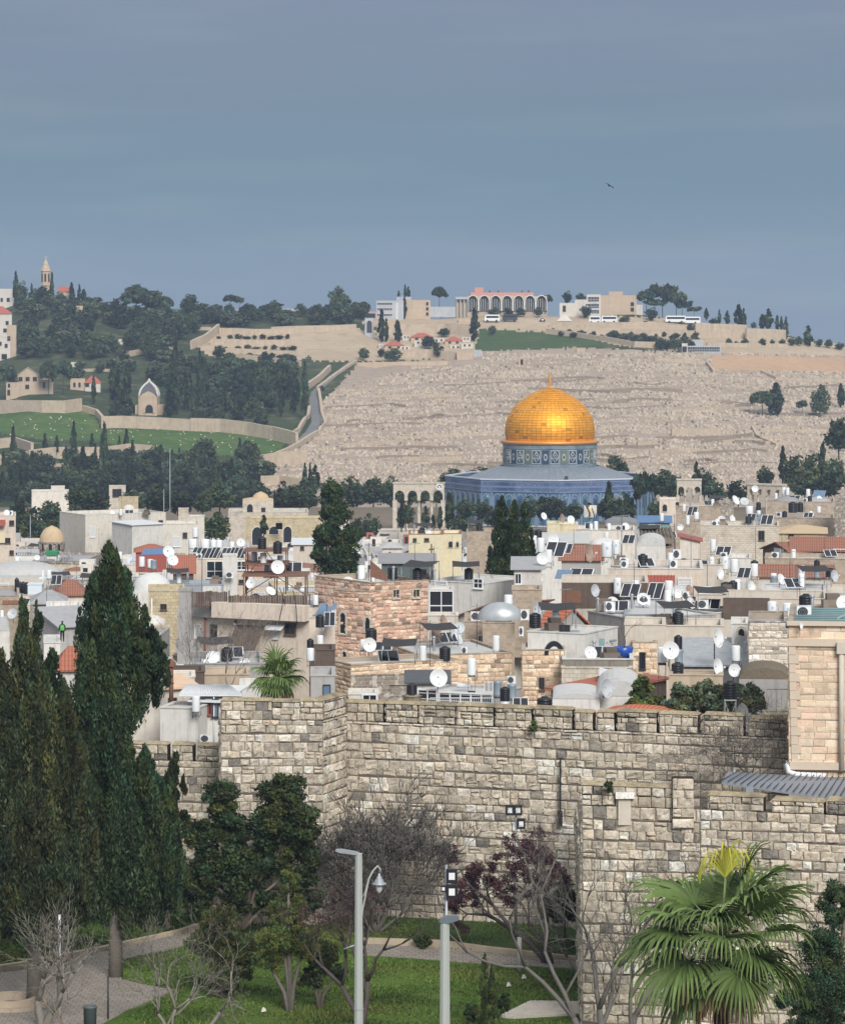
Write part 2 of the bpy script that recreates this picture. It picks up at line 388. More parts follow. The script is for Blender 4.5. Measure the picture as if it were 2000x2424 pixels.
FAR={k:[far_tree(k+'_tree',k,11*i+j,nn,pp)for j in range(3)]for i,(k,nn,pp)in enumerate((('cypress',30,34),('olive',26,34),('pine',34,34),('umbrella',30,30),('broad',44,34)))}
FAR_NAME={'cypress':'cypress_tree','olive':'olive_tree','pine':'pine_tree','umbrella':'umbrella_pine','broad':'evergreen_tree'}
frng=random . Random(5)
def plant_far(kind,loc,h,w,label,group=None,cat='tree',var=None):
 base_w={'cypress':.30,'olive':1.08,'pine':1.1,'umbrella':1.34,'broad':.92}[kind]
 me=FAR[kind][frng . randrange(3)if var is None else var]
 o=bpy . data . objects . new(FAR_NAME[kind],me);COL . objects . link(o)
 o . location=loc;o . scale=(w/base_w,w/base_w,h);o . rotation_euler=(0,0,frng . random()*6.28)
 return tag(o,label,cat,group)
def fan_frond(rng,M,petiole,blade,n=34,spread=R(112),droop=.5,fold=.3):
 quads,tn=[],[];hub=M@np . array([petiole,0,0.])
 for i in range(n):
  u=(i+.5)/n*2-1;a=u*spread;ln=blade*(1-.28*abs(u)**1.6)*(.92+.16*rng . random())
  d=M@np . array([math . cos(a),math . sin(a),fold*abs(math . sin(a))*.6]);d/=np . linalg . norm(d)
  up=M@np . array([0,0,1.]);side=np . cross(d,up);side/=np . linalg . norm(side)
  prev=hub . copy();pd=d . copy();segs=6;tt=.75+.5*rng . random();dk=droop*(.8+.5*rng . random())
  for s_ in range(segs):
   f0,f1=s_/segs,(s_+1)/segs
   pd=pd+np . array([0,0,-dk*(.05+max(0,f1-.45)*1.7)]);pd/=np . linalg . norm(pd);nxt=prev+pd*ln/segs
   wd=lambda f:blade*spread/n*min(f,.5)*.98*(1 if f<.5 else max(.08,1-(f-.5)/.56))+.004
   zz=up*(.03*blade if i%2 else 0)
   quads . append([prev-side*wd(f0),prev+side*wd(f0)+zz*min(1,f0*3),nxt+side*wd(f1)+zz,nxt-side*wd(f1)])
   tn . append(tt*(1.0 if s_<4 else 1.15));prev=nxt
 return np . array(quads),np . array(tn)
ZG=[(20,12.5),(60,11.5),(125,7.3),(135,6.2),(160,1.5),(178,.1),(200,0),(213.2,0),(215,1),(225,3),(300,-.5),(500,-10),(840,-27),(862,-23.5),(866,-19.2),(965,-19.2),(985,-25),(1060,-39.6)]
def zg(D):return float(np . interp(D,[a for a,_ in ZG],[b for _,b in ZG]))
RIDGE=[(-80,632),(0,632),(60,612),(120,612),(200,625),(350,634),(450,637),(740,640),(770,652),(900,655),(1000,648),(1150,650),(1300,644),(1440,662),(1560,676),(1660,698),(1736,708),(1830,718),(2080,735)]
PB,DB,DR=1140.,1060.,1700.
def ridge(px):return float(np . interp(px,[a for a,_ in RIDGE],[b for _,b in RIDGE]))
def Dhill(px,py):
 r=ridge(px);v=(py-r)/(PB-r)
 return DB+(DR-DB)*(1-v)
def hill(px,py,dz=0.):
 p=at(px,py,Dhill(px,py));p . z+=dz;return p
def pip(poly,x,y):
 c=False;n=len(poly)
 for i in range(n):
  x0,y0=poly[i];x1,y1=poly[(i+1)%n]
  if(y0>y)!=(y1>y)and x<(x1-x0)*(y-y0)/(y1-y0)+x0:c=not c
 return c
CEM=[(690,800),(735,745),(985,735),(975,722),(1190,714),(1440,724),(1900,735),(1900,1145),(520,1145),(548,960),(640,905),(664,880),(655,832)]
TERR=[(395,703),(430,682),(742,674),(742,690),(700,720),(640,728),(610,745),(430,732)]
GRASS=[(-80,850),(0,847),(180,843),(207,880),(370,882),(470,885),(600,903),(560,932),(370,938),(300,922),(200,906),(100,905),(-80,880)]
GSLOPE=[(985,676),(1060,680),(1190,688),(1262,708),(1190,713),(975,722)]
PLAZA=[(985,640),(1445,655),(1560,680),(1660,702),(1830,716),(1830,738),(1440,724),(1262,708),(1190,688),(1060,680),(985,676),(770,672),(740,660),(770,648)]
EARTH=[(1462,728),(1830,738),(1830,768),(1462,760)]
VILL=[(742,676),(985,676),(980,735),(735,742),(640,742),(640,728),(700,720)]
def ground_mat(name,c1,c2,c3,s1=.05,s2=.35,bumpy=.4,pave=None):
 m,t,b=newmat(name)
 base=mixc(t,rampf(t,noise(t,s1,6,.65),.38,.62),c1,c2)
 base=mixc(t,rampf(t,noise(t,s2,5,.7),.52,.70),base,c3)
 if pave:
  br=N(t,'ShaderNodeTexBrick',offset=.5);L(t,N(t,'ShaderNodeTexCoord'). outputs['Object'],br . inputs['Vector']);br . inputs['Scale']. default_value=1;br . inputs['Brick Width']. default_value=pave;br . inputs['Row Height']. default_value=pave*1.4;br . inputs['Mortar Size']. default_value=.03
  br . inputs['Color1']. default_value=(1,1,1,1);br . inputs['Color2']. default_value=(.90,.89,.88,1);br . inputs['Mortar']. default_value=(.66,.64,.61,1);base=mixc(t,1,base,br . outputs[0],'MULTIPLY')
 L(t,base,b . inputs['Base Color']);b . inputs['Roughness']. default_value=.95;b . inputs['Specular IOR Level']. default_value=.1
 bump(t,b,noise(t,s2*6,5),bumpy,.2);return m
earth_tan=ground_mat('cemetery_earth',(.36,.295,.235),(.31,.25,.20),(.22,.18,.145),.03,.25)
earth_beige=ground_mat('terrace_earth',(.45,.36,.26),(.38,.30,.21),(.30,.25,.18),.04,.2)
grass_bright=ground_mat('spring_grass',(.050,.100,.028),(.072,.122,.034),(.15,.17,.05),.05,.22)
grass_dark=ground_mat('rough_grass',(.040,.078,.024),(.058,.092,.03),(.11,.10,.05),.05,.3)
scrub=ground_mat('scrub_ground',(.034,.052,.022),(.055,.068,.032),(.15,.13,.09),.03,.12)
earth_orange=ground_mat('ochre_earth',(.46,.31,.20),(.42,.28,.18),(.34,.24,.16),.03,.3)
lawn_m=ground_mat('lawn_grass',(.055,.105,.016),(.085,.140,.026),(.12,.14,.045),.22,.7,.5)
earth_brown=ground_mat('bare_earth',(.16,.135,.10),(.20,.16,.12),(.12,.11,.07),.2,.8)
path_m=ground_mat('flagstone_path',(.33,.295,.26),(.27,.245,.215),(.22,.2,.18),.4,1.5,.4,.42)
asph=ground_mat('asphalt',(.16,.16,.165),(.19,.185,.18),(.13,.13,.13),.1,.6)
def grid(name,rows,mats,mat_of=None):
 ny,nx=len(rows),len(rows[0]);vs=[tuple(p)for r in rows for p in r]
 fs=[(j*nx+i,j*nx+i+1,(j+1)*nx+i+1,(j+1)*nx+i)for j in range(ny-1)for i in range(nx-1)]
 me=bpy . data . meshes . new(name);me . from_pydata(vs,[],fs)
 for m in mats:me . materials . append(m)
 if mat_of:me . polygons . foreach_set('material_index',np . array([mat_of(j,i)for j in range(ny-1)for i in range(nx-1)],np . int32))
 me . polygons . foreach_set('use_smooth',np . ones(len(fs),bool));me . update()
 o=bpy . data . objects . new(name,me);COL . objects . link(o);return tag(o,kind='structure')
Ds=sorted(set([d for d,_ in ZG]+list(np . arange(100,216,4))+list(np . arange(225,860,20))+list(range(990,1060,10))))
grid('ground',[[Vector((x*(60+.2*d),d,zg(d)-.02))for x in np . linspace(-1,1,41)]for d in Ds],[earth_brown])
lr=random . Random(3)
grid('lawn',[[Vector((x,d,zg(d)+.03+.05*math . sin(x*.7+d)*math . sin(d*.9)))for x in np . linspace(-40,12.5,90)]for d in np . arange(168,213,.7)],[lawn_m])
hx=np . arange(-260,2080,4.);hv=np . linspace(0,1,150)
hrng=random . Random(8)
zones=[(EARTH,6),(GSLOPE,3),(GRASS,2),(TERR,1),(CEM,0),(PLAZA,1),(VILL,5)]
hrows,cells=[],[]
for v in hv:
 row,cr=[],[]
 for px in hx:
  r=ridge(px);py=r+(PB-r)*v;row . append(hill(px,py))
  x,y=px+2+hrng . gauss(0,1.5),py+2+hrng . gauss(0,1.2)
  cr . append(next((k for z,k in zones if pip(z,x,y)),4))
 hrows . append(row);cells . append(cr)
back=[]
for dd,dz in((1740,-3),(1850,-14),(2100,-50),(3000,-240)):
 back . append([Vector(((px-CX)/F*dd,dd,hill(px,ridge(px)). z+dz))for px in hx])
rows=back[::-1]+hrows;nb=len(back)
grid('hillside',rows,[earth_tan,earth_beige,grass_bright,grass_dark,scrub,earth_beige,earth_orange],lambda j,i:cells[max(0,j-nb)][i]if j>=nb else 4)
def ribbon(name,pts,mat,lift=.25,half=None):
 rows=[]
 for(x0,y0,x1,y1)in pts:rows . append([hill(x0,y0,lift),hill((x0+x1)/2,(y0+y1)/2,lift),hill(x1,y1,lift)])
 return grid(name,rows,[mat])
ROAD=[(718,744,735,740),(688,765,705,762),(664,785,682,783),(640,806,656,806),(635,820,655,822),(637,845,658,845),(640,868,660,866),(628,888,650,888),(612,904,632,905),(590,918,604,925)]
ribbon('road',ROAD,asph)
def hill_wall(label,pts,h,mat,thick=1.2,name='terrace_wall',group=None,cat='wall',surf=hill,sink=1.5):
 P=[surf(x,y)for x,y in pts];mb=MB();h*=.4 if surf is hill else 1
 Q=[]
 for a,b in zip(P,P[1:]):
  n=max(1,int((b-a). length/8))
  Q+=[a . lerp(b,i/n)for i in range(n)]
 Q . append(P[-1]);o0=Q[0]. copy();vs,fs=[],[]
 for i,p in enumerate(Q):
  d=Q[min(i+1,len(Q)-1)]-Q[max(i-1,0)];nrm=Vector((-d . y,d . x,0));nrm=nrm . normalized()if nrm . length>1e-6 else Vector((0,1,0))
  if nrm . y<0:nrm=-nrm
  q=p-o0;t=h+.12*math . sin(i*1.7)
  vs+=[q+Vector((0,0,-sink)),q+Vector((0,0,t)),q+nrm*thick+Vector((0,0,t)),q+nrm*thick+Vector((0,0,-sink))]
 for i in range(len(Q)-1):
  a,b=4*i,4*i+4
  for k in range(4):fs . append((a+k,b+k,b+(k+1)%4,a+(k+1)%4))
 fs+=[(3,2,1,0),tuple(len(vs)-4+k for k in range(4))]
 mb . add(vs,fs);o=mb . build(name,mat,loc=o0);return tag(o,label,cat,group)
wall_pale=weathered('pale_field_stone',(.44,.36,.27),var=.3,stain=(.2,.16,.12),amt=.5,scale=.25)
def tile_mat(name,base_c,alt,scale,light=(.45,.5,.55)):
 m,t,b=newmat(name)
 tcn=N(t,'ShaderNodeTexCoord')
 vo=N(t,'ShaderNodeTexVoronoi',feature='F1',distance='MANHATTAN');vo . inputs['Scale']. default_value=scale;vo . inputs['Randomness']. default_value=.35;L(t,tcn . outputs['Object'],vo . inputs['Vector'])
 base=mixc(t,rampf(t,vo . outputs['Distance'],.25,.42),base_c,alt)
 base=mixc(t,rampf(t,noise(t,scale*1.3,3),.6,.66),base,light)
 base=mixc(t,rampf(t,noise(t,.25,4),.45,.7),base,tuple(x*.8 for x in base_c))
 L(t,base,b . inputs['Base Color']);b . inputs['Roughness']. default_value=.4;return m
blue_tile=tile_mat('blue_glazed_tiles',(.036,.082,.185),(.068,.135,.255),1.7)
turq_tile=tile_mat('turquoise_glazed_tiles',(.045,.13,.19),(.08,.165,.24),1.5)
band_tile=tile_mat('inscription_band_tiles',(.055,.085,.195),(.095,.14,.265),3.0,(.42,.45,.55))
drum_tile=tile_mat('drum_mosaic_tiles',(.11,.16,.20),(.19,.24,.28),2.2,(.35,.37,.38))
soft_tile=plain('grey_blue_tile_frames',(.17,.235,.31),.5,var=.15)
pale_tile=plain('pale_tile_frames',(.34,.36,.37),.5,var=.1)
olive_tile=plain('green_tile_panels',(.12,.14,.09),.5,var=.3)
deep_blue=plain('deep_blue_grilles',(.025,.055,.095),.4,var=.3)
marble=weathered('veined_marble',(.42,.42,.42),var=.2,stain=(.22,.2,.2),amt=.35,scale=.5,rough=.5)
lead=weathered('lead_roof_sheet',(.185,.215,.25),var=.12,stain=(.3,.33,.37),amt=.4,scale=.3,rough=.45)
lead_edge=plain('pale_lead_coping',(.50,.55,.62),.45,var=.08)
gm,gt_,gb=newmat('gilded_plates')
gcol=mixc(gt_,1,mixc(gt_,noise(gt_,.35,4),(.86,.36,.022),(.92,.44,.04)),tint(gt_),'MULTIPLY')
L(gt_,gcol,gb . inputs['Base Color']);gb . inputs['Metallic']. default_value=.62;gb . inputs['Roughness']. default_value=.54
gold_dull=plain('dull_gilded_rim',(.62,.30,.07),.45,.4,.15)
DOC=at(894+.265*889,900,900);DOX=DOC . x
Z_OCT=zat(988.5,873);Z0=-19.0
shrine=empty('domed_shrine',(DOX,900,Z0),'octagonal blue tiled shrine crowned by a huge golden dome','shrine')
HO=Z_OCT-Z0;RO=27.2;rot=R(2.8)
def oct_pt(r,k,z):a=-math . pi/2+rot+R(45)*k;return Vector((r*math . cos(a),r*math . sin(a),z))
def octring(mb,r0,z0,r1,z1,mi=0):
 vs=[oct_pt(r0,k,z0)for k in range(8)]+[oct_pt(r1,k,z1)for k in range(8)]
 mb . add(vs,[(k,(k+1)%8,8+(k+1)%8,8+k)for k in range(8)],mi)
zm,zb1=HO*.42,HO*.74
mb=MB();octring(mb,RO,0,RO,zm);mb . build('marble_dado',marble,shrine)
mb=MB();octring(mb,RO-.05,zm,RO-.05,zb1);mb . build('tiled_wall',[blue_tile],shrine)
mb=MB();octring(mb,RO+.12,zb1,RO+.12,HO);octring(mb,RO+.12,zb1,RO-.4,zb1);octring(mb,RO+.12,HO,RO-.6,HO);octring(mb,RO-.6,HO,RO-.6,HO-2.2);mb . build('parapet',[band_tile],shrine)
mb=MB();octring(mb,RO+.3,HO,RO+.3,HO+.28);octring(mb,RO+.3,HO+.28,RO-.7,HO+.28);octring(mb,RO-.7,HO+.28,RO-.7,HO);mb . build('coping',lead_edge,shrine)
mb=MB();octring(mb,RO-.7,HO-2.2,RO-3,HO-1.3);
NS=64
vs,fs=[],[]
for j,(f,z)in enumerate(((0,HO-1.3),(.5,HO+.9),(1,HO+2.7))):
 for i in range(NS):
  a=-math . pi/2+rot+2*math . pi*i/NS
  k=(a+math . pi/2-rot)%R(45);ro=(RO-3)*math . cos(R(22.5))/math . cos(k-R(22.5));r=ro*(1-f)+12.9*f
  vs . append((r*math . cos(a),r*math . sin(a),z))
for j in range(2):
 for i in range(NS):fs . append((j*NS+i,j*NS+(i+1)%NS,(j+1)*NS+(i+1)%NS,(j+1)*NS+i))
mb . add(vs,fs,0,1.0,False)
for i in range(NS):
 a=-math . pi/2+rot+2*math . pi*i/NS;k=(a+math . pi/2-rot)%R(45);ro=(RO-3)*math . cos(R(22.5))/math . cos(k-R(22.5))
 mb . tube([(r*math . cos(a),r*math . sin(a),z+.0)for r,z in((ro,HO-1.3),((ro+12.9)/2,HO+.9),(12.9,HO+2.7))],.045,4)
mb . build('lead_roof',lead,shrine)
mb=MB()
for dx,dy in((3.5,-20),):
 mb . box(dx-.4,dy-.4,HO-.6,dx+.4,dy+.4,HO+.9)
mb . build('roof_hatch',dark_metal,shrine)
ZD0=HO+2.7;ZD1=HO+8.4
mb=MB();mb . lathe([(12.3,ZD0-.6),(12.3,ZD0+.6),(12.1,ZD0+.7),(12.1,ZD1-1.1),(12.25,ZD1-1.0),(12.25,ZD1),(11,ZD1)],64,smooth=False);drum=mb . build('drum',drum_tile,shrine)
zc=(ZD0+.7+ZD1-1.1)/2;ph=3.5
npan=32
for i in range(npan):
 a=-math . pi/2+2*math . pi*(i+.35)/npan
 M=Matrix . Translation((12.12*math . cos(a),12.12*math . sin(a),zc))@Matrix . Rotation(a+math . pi/2,4,'Z')
 mb=MB()
 if i%2==0:
  w=1.12;name='lattice_window'
  for x0,x1,z0,z1 in((-w,-w+.17,-ph/2,ph/2),(w-.17,w,-ph/2,ph/2),(-w+.17,w-.17,ph/2-.2,ph/2),(-w+.17,w-.17,-ph/2,-ph/2+.2)):mb . box(x0,-.16,z0,x1,.1,z1,0,M=M)
  mb . box(-w+.17,-.05,-ph/2+.2,w-.17,.1,ph/2-.2,1,M=M)
  for s in(1,.42):
   for k in range(4):
    c=[(0,ph/2-.35),(w-.25,0),(0,-ph/2+.35),(-w+.25,0)];p,q=c[k],c[(k+1)%4]
    mb . tube([M@Vector((p[0]*s,-.12,p[1]*s)),M@Vector((q[0]*s,-.12,q[1]*s))],.15*(1 if s==1 else .9),4,0)
  mb . build(name,[pale_tile,deep_blue],drum)
 else:
  w=.86;mb . box(-w,-.10,-ph/2,w,.1,ph/2,0,M=M)
  n=12;mb . add([M@Vector((.5*math . cos(6.283*k/n),-.13,.95*math . sin(6.283*k/n)))for k in range(n)],[tuple(range(n))],1)
  mb . add([M@Vector((.27*math . cos(6.283*k/n),-.15,.5*math . sin(6.283*k/n)))for k in range(n)],[tuple(range(n))],2)
  mb . build('tile_panel',[olive_tile if i%4==1 else deep_blue,pale_tile,deep_blue],drum)
prof=[(11.35,0),(11.62,1.2),(11.72,2.6),(11.62,4.1),(11.3,5.6),(10.75,7.0),(9.95,8.4),(8.95,9.7),(7.75,10.9),(6.4,12.0),(4.95,12.95),(3.4,13.75),(1.9,14.35),(.5,14.8)]
pr=np . array(prof);zz=np . linspace(0,14.8,25);rr=np . interp(zz,pr[:,1],pr[:,0])
t_=np . linspace(0,1,25)
zz=14.8*(1-(1-t_)**1.25);rr=np . interp(zz,pr[:,1],pr[:,0])
mb=MB();grng=random . Random(4);nseg=56;zz=zz*.93;zb=ZD1+.9
for j in range(24):
 for i in range(nseg):
  a0=2*math . pi*i/nseg;a1=2*math . pi*(i+1)/nseg;g=.008
  o_=.02*grng . random();q=[]
  for(a,r,z)in((a0+g*.35,rr[j]+o_,zz[j]+.035),(a1-g*.35,rr[j]+o_,zz[j]+.035),(a1-g*.35,rr[j+1]+o_,zz[j+1]-.035),(a0+g*.35,rr[j+1]+o_,zz[j+1]-.035)):
   r+=grng . uniform(-.028,.028);q . append((r*math . cos(a),r*math . sin(a),z+zb))
  c=.86+.2*grng . random()
  if grng . random()<.03:c*=.62
  mb . add(q,[(0,1,2,3)],0,c)
dome=mb . build('golden_dome',[gm],shrine)
mb=MB();mb . lathe([(r-.10,z+zb)for r,z in zip(rr,zz)],nseg,0,.42,smooth=True);mb . build('seam_backing',gold_dull,dome)
mb=MB();mb . lathe([(12.2,ZD1),(12.75,ZD1+.25),(12.85,ZD1+.75),(12.5,ZD1+.95),(11.2,ZD1+.95)],64);mb . build('gilded_rim',gold_dull,shrine)
mb=MB();zt=zb+13.7
mb . lathe([(1.6,zt-.35),(.5,zt+.1),(.22,zt+.4),(.5,zt+.75),(.2,zt+1.05),(.62,zt+1.5),(.2,zt+1.95),(.45,zt+2.3),(.12,zt+2.6),(.3,zt+2.95),(.08,zt+3.3)],14)
for k in range(17):
 a=R(-62+304*k/16)+math . pi/2+R(62)-R(152);a=math . pi/2+R(28)+R(304)*k/16
 if k:mb . tube([(pa:=(.5*math . cos(prev),0,zt+3.85+.5*math . sin(prev))),(.5*math . cos(a),0,zt+3.85+.5*math . sin(a))],.09,5)
 prev=a
mb . build('crescent_finial',gold_dull,shrine)
def arch_poly(w,h,n=8,x=0,z=0,pointed=.15):
 pts=[(x+w/2,z),(x+w/2,z+h-w/2)]
 for k in range(1,n):a=math . pi*k/n;pts . append((x+w/2*math . cos(a),z+h-w/2+w/2*math . sin(a)*(1+pointed*math . sin(a))))
 pts+=[(x-w/2,z+h-w/2),(x-w/2,z)]
 return pts[::-1]
def arch_band(mb,w,h,t,y0,y1,mi=0,x=0,z=0,n=8,M=None,c=1.0):
 a=arch_poly(w,h,n,x,z);b=arch_poly(w+2*t,h+t,n,x,z)
 for k in range(len(a)-1):
  q=[a[k],a[k+1],b[k+1],b[k]]
  vs=[Vector((p[0],y0,p[1]))for p in q]+[Vector((p[0],y1,p[1]))for p in q]
  if M:vs=[M@v for v in vs]
  mb . add(vs,[(0,1,2,3),(7,6,5,4),(0,4,5,1),(1,5,6,2),(2,6,7,3),(3,7,4,0)],mi,c)
for k in range(-3,3):
 p,q=oct_pt(RO,k,0),oct_pt(RO,k+1,0);d=(q-p);ln=d . length;ang=math . atan2(d . y,d . x)
 M0=Matrix . Translation(p)@Matrix . Rotation(ang,4,'Z')
 for i in range(7):
  w=ln/7;M=M0@Matrix . Translation(((i+.5)*w,0,0));mb=MB()
  pl=arch_poly(w*.62,zb1*.86,8,0,.5);n=len(pl)
  mb . add([M@Vector((x,-.03,z))for x,z in pl],[tuple(range(n))],0)
  arch_band(mb,w*.62,zb1*.86,.26,-.14,.1,1,0,.5,M=M)
  pl=arch_poly(w*.34,zb1*.34,8,0,zb1*.46);n=len(pl)
  mb . add([M@Vector((x,-.07,z))for x,z in pl],[tuple(range(n))],2)
  for s in(-1,1):mb . box(s*w*.46-.12,-.10,.3,s*w*.46+.12,.1,zb1-.3,1,M=M)
  mb . build('arched_window',[turq_tile if i in(0,2,4,6)else blue_tile,soft_tile,deep_blue],shrine)
 mb=MB();nn=34
 for i in range(nn):
  x=ln*(i+.5)/nn;mb . box(x-.2,-.18,HO-1.9,x+.2,.0,HO-1.45,0,M=M0)
 mb . box(0,-.16,zb1+.08,ln,0,zb1+.3,0,M=M0);mb . box(0,-.16,HO-.5,ln,0,HO-.35,0,M=M0)
 mb . build('tile_band',soft_tile,shrine)
 if k==0:
  mb=MB();M=M0@Matrix . Translation((ln*.78,0,0));arch_band(mb,3.4,6.6,1.1,-3,0,0,M=M)
  pl=arch_poly(3.2,6.4);mb . add([M@Vector((x,-.4,z))for x,z in pl],[tuple(range(len(pl)))],1);mb . build('porch',[lead,black_plastic],shrine)
plat_m=weathered('platform_pale_stone',(.58,.54,.48),var=.12,amt=.3,scale=.15)
mb=MB();x0=at(470,1050,866). x;x1=at(1800,1050,866). x
zp=-19.0
mb . box(0,0,-9,x1-x0,2.2,0);mb . box(0,-.2,0,x1-x0,1.0,.5)
for i in range(26):mb . box(i*7.0+.5,-.35,-9,i*7.0+1.3,0,-.3)
o=mb . build('platform_wall',plat_m,loc=(x0,862,zp));tag(o,'long pale retaining wall of the raised stone platform','wall')
def arcade(label,px0,px1,pytop,pybot,D,n,mat=st_cream,thick=2.0,taper=0.,spr=.0,name='stone_arcade',crest=True,D1=None):
 A=at(px0,pybot,D);B_=at(px1,pybot,D1 or D);d=B_-A;ln=math . hypot(d . x,d . y);H=zat(pytop,D)-A . z
 root=empty(name,A,label,'arcade',rz=math . atan2(d . y,d . x));bay=ln/n;mb=MB()
 ah=H*.72;aw=bay*.74;drop=9
 for i in range(n):
  cxx=(i+.5)*bay;pl=arch_poly(aw,ah,10,cxx,0)[1:-1]
  left,right=i*bay,(i+1)*bay
  pts=[(left,ah*.55)]+[(cxx-aw/2,ah*.55)]+[p for p in pl if p[1]>ah*.55]+[(cxx+aw/2,ah*.55),(right,ah*.55),(right,H),(left,H)]
  xs=[left]+[p[0]for p in pl]+[right];xs=sorted(set(round(x,4)for x in xs));arr=sorted(pl)
  for a,b in zip(xs,xs[1:]):
   def lowz(x):
    if x<=cxx-aw/2+1e-4 and b<=cxx-aw/2+1e-3:return 0
    if a>=cxx+aw/2-1e-3:return 0
    ax=[p[0]for p in arr];az=[p[1]for p in arr]
    return float(np . interp(x,ax,az))
   za,zb_=lowz(a),lowz(b)
   if b<=cxx-aw/2+1e-3 or a>=cxx+aw/2-1e-3:za=zb_=ah*.5
   q=[(a,za),(b,zb_),(b,H),(a,H)]
   mb . extr(q,0,thick)
 mb . box(-.15,-.2,H,ln+.15,thick+.2,H+.35)
 mb . build('spandrel_wall',mat,root)
 for i in range(n+1):
  pm=MB();x=i*bay;end=i in(0,n);w=(bay-aw)/2*(1.0 if not end else 2.2)
  if end:pm . box(x-(w if i else .15),.0,-drop,x+(.15 if i else w),thick,ah*.52)
  else:
   pm . lathe([(w*.95,-drop),(w*.95,.2),(w*.72,.5),(w*.66,ah*.42),(w*1.1,ah*.5),(w*1.15,ah*.53)],10,cx=x,cy=thick/2)
  pm . build('pillar' if end else 'column',mat,root)
 return root
arcade('four arched stone arcade standing beside the blue tiled shrine',808,913,994,1048,868,4)
arcade('narrow tall stone arcade with crumbling top between bare trees',1391,1441,987,1036,858,3)
arcade('low four arched stone arcade near two dark tanks',1535,1607,996,1029,852,4,D1=846)
def domelet(name,label,fr,x0,x1,ytop,yspring,ybase,D,mats,drum_sides=8,body=None,arches=0,flat=.0,cat='dome building'):
 vx0,vt=V(fr,x0,ytop);vx1,vs_=V(fr,x1,yspring);_,vb=V(fr,x0,ybase);r=(vx1-vx0)/2*D/F
 c=at((vx0+vx1)/2,vb,D);hs=zat(vs_,D)-c . z;ht=zat(vt,D)-c . z
 root=empty(name,c,label,cat);mb=MB()
 k=8;pr=[(r*math . cos(R(90)*i/k),hs+(ht-hs)*math . sin(R(90)*i/k))for i in range(k)]+[(.05,ht+.15)]
 mb . lathe(pr,32);mb . build('dome',mats[0],root)
 mb=MB();mb . lathe([(r*1.0,-9),(r*1.0,hs-.35),(r*1.1,hs-.3),(r*1.1,hs),(r*.9,hs)],drum_sides,smooth=False,a0=R(11));mb . build('drum',mats[1],root)
 for i in range(arches):
  a=-math . pi/2+R(360)*(i-arches//2)/(arches*1.9);M=Matrix . Translation((r*.99*math . cos(a),r*.99*math . sin(a),.3))@Matrix . Rotation(a+math . pi/2,4,'Z');mb=MB()
  pl=arch_poly(r*.28,hs*.62);mb . add([M@Vector((x,-.08,z))for x,z in pl],[tuple(range(len(pl)))],0);arch_band(mb,r*.28,hs*.62,.18,-.2,.2,1,M=M);mb . build('arched_window',[glass_dark,mats[1]],root)
 return root
dome_tan=weathered('tan_dome_render',(.50,.38,.24),var=.1,amt=.2,scale=.4)
domelet('domed_fountain','small tan dome on a grey arcaded drum','A',270,440,132,236,300,640,(dome_tan,st_grey),arches=5)
def stone_wall_mat(name,dark=.5,lich=(.055,.05,.045)):
 m,t,b=newmat(name)
 tn=tint(t)
 base=mixc(t,rampf(t,noise(t,3.4,8,.8),.38,.62),tn,mixc(t,1,tn,(.62,.58,.51),'MULTIPLY'))
 base=mixc(t,mixc(t,1,rampf(t,noise(t,4.2,8,.8),.53,.64),.7,'MULTIPLY'),base,lich)
 base=mixc(t,mixc(t,1,rampf(t,noise(t,.55,5,.6,stretch=(1,1,.45)),.5,.72),dark,'MULTIPLY'),base,(.09,.08,.065))
 L(t,base,b . inputs['Base Color']);b . inputs['Roughness']. default_value=.92;b . inputs['Specular IOR Level']. default_value=.12
 bump(t,b,noise(t,7,6,.7),.7,.06);return m
st_wall=stone_wall_mat('city_wall_stone',.42)
st_mossy=stone_wall_mat('mossy_merlon_stone',.75,(.10,.075,.03))
mortar_m=plain('dark_lime_mortar',(.135,.118,.10),.95,var=.3,spec=.05)
PAL=[((.50,.455,.385),6),((.46,.42,.35),6),((.55,.51,.44),4),((.40,.365,.31),4),((.64,.61,.55),2.2),((.32,.295,.255),1.6),((.50,.44,.36),1.2),((.20,.19,.175),.7)]
PINK=[((.52,.36,.27),5),((.47,.31,.23),5),((.56,.43,.33),3),((.40,.27,.20),3),((.27,.185,.14),2),((.60,.49,.39),1.5),((.20,.15,.12),1)]
BEIGE=[((.54,.44,.32),5),((.50,.40,.29),5),((.56,.47,.36),4),((.50,.37,.27),4),((.46,.36,.26),3),((.53,.40,.30),3)]
HONEY=[((.58,.46,.33),5),((.52,.40,.28),5),((.60,.50,.38),3),((.46,.34,.24),3),((.33,.24,.17),1.2),((.24,.18,.14),.6)]
def pick(rng,pal):
 s=sum(w for _,w in pal)*rng . random()
 for c,w in pal:
  s-=w
  if s<=0:return c
 return pal[-1][0]
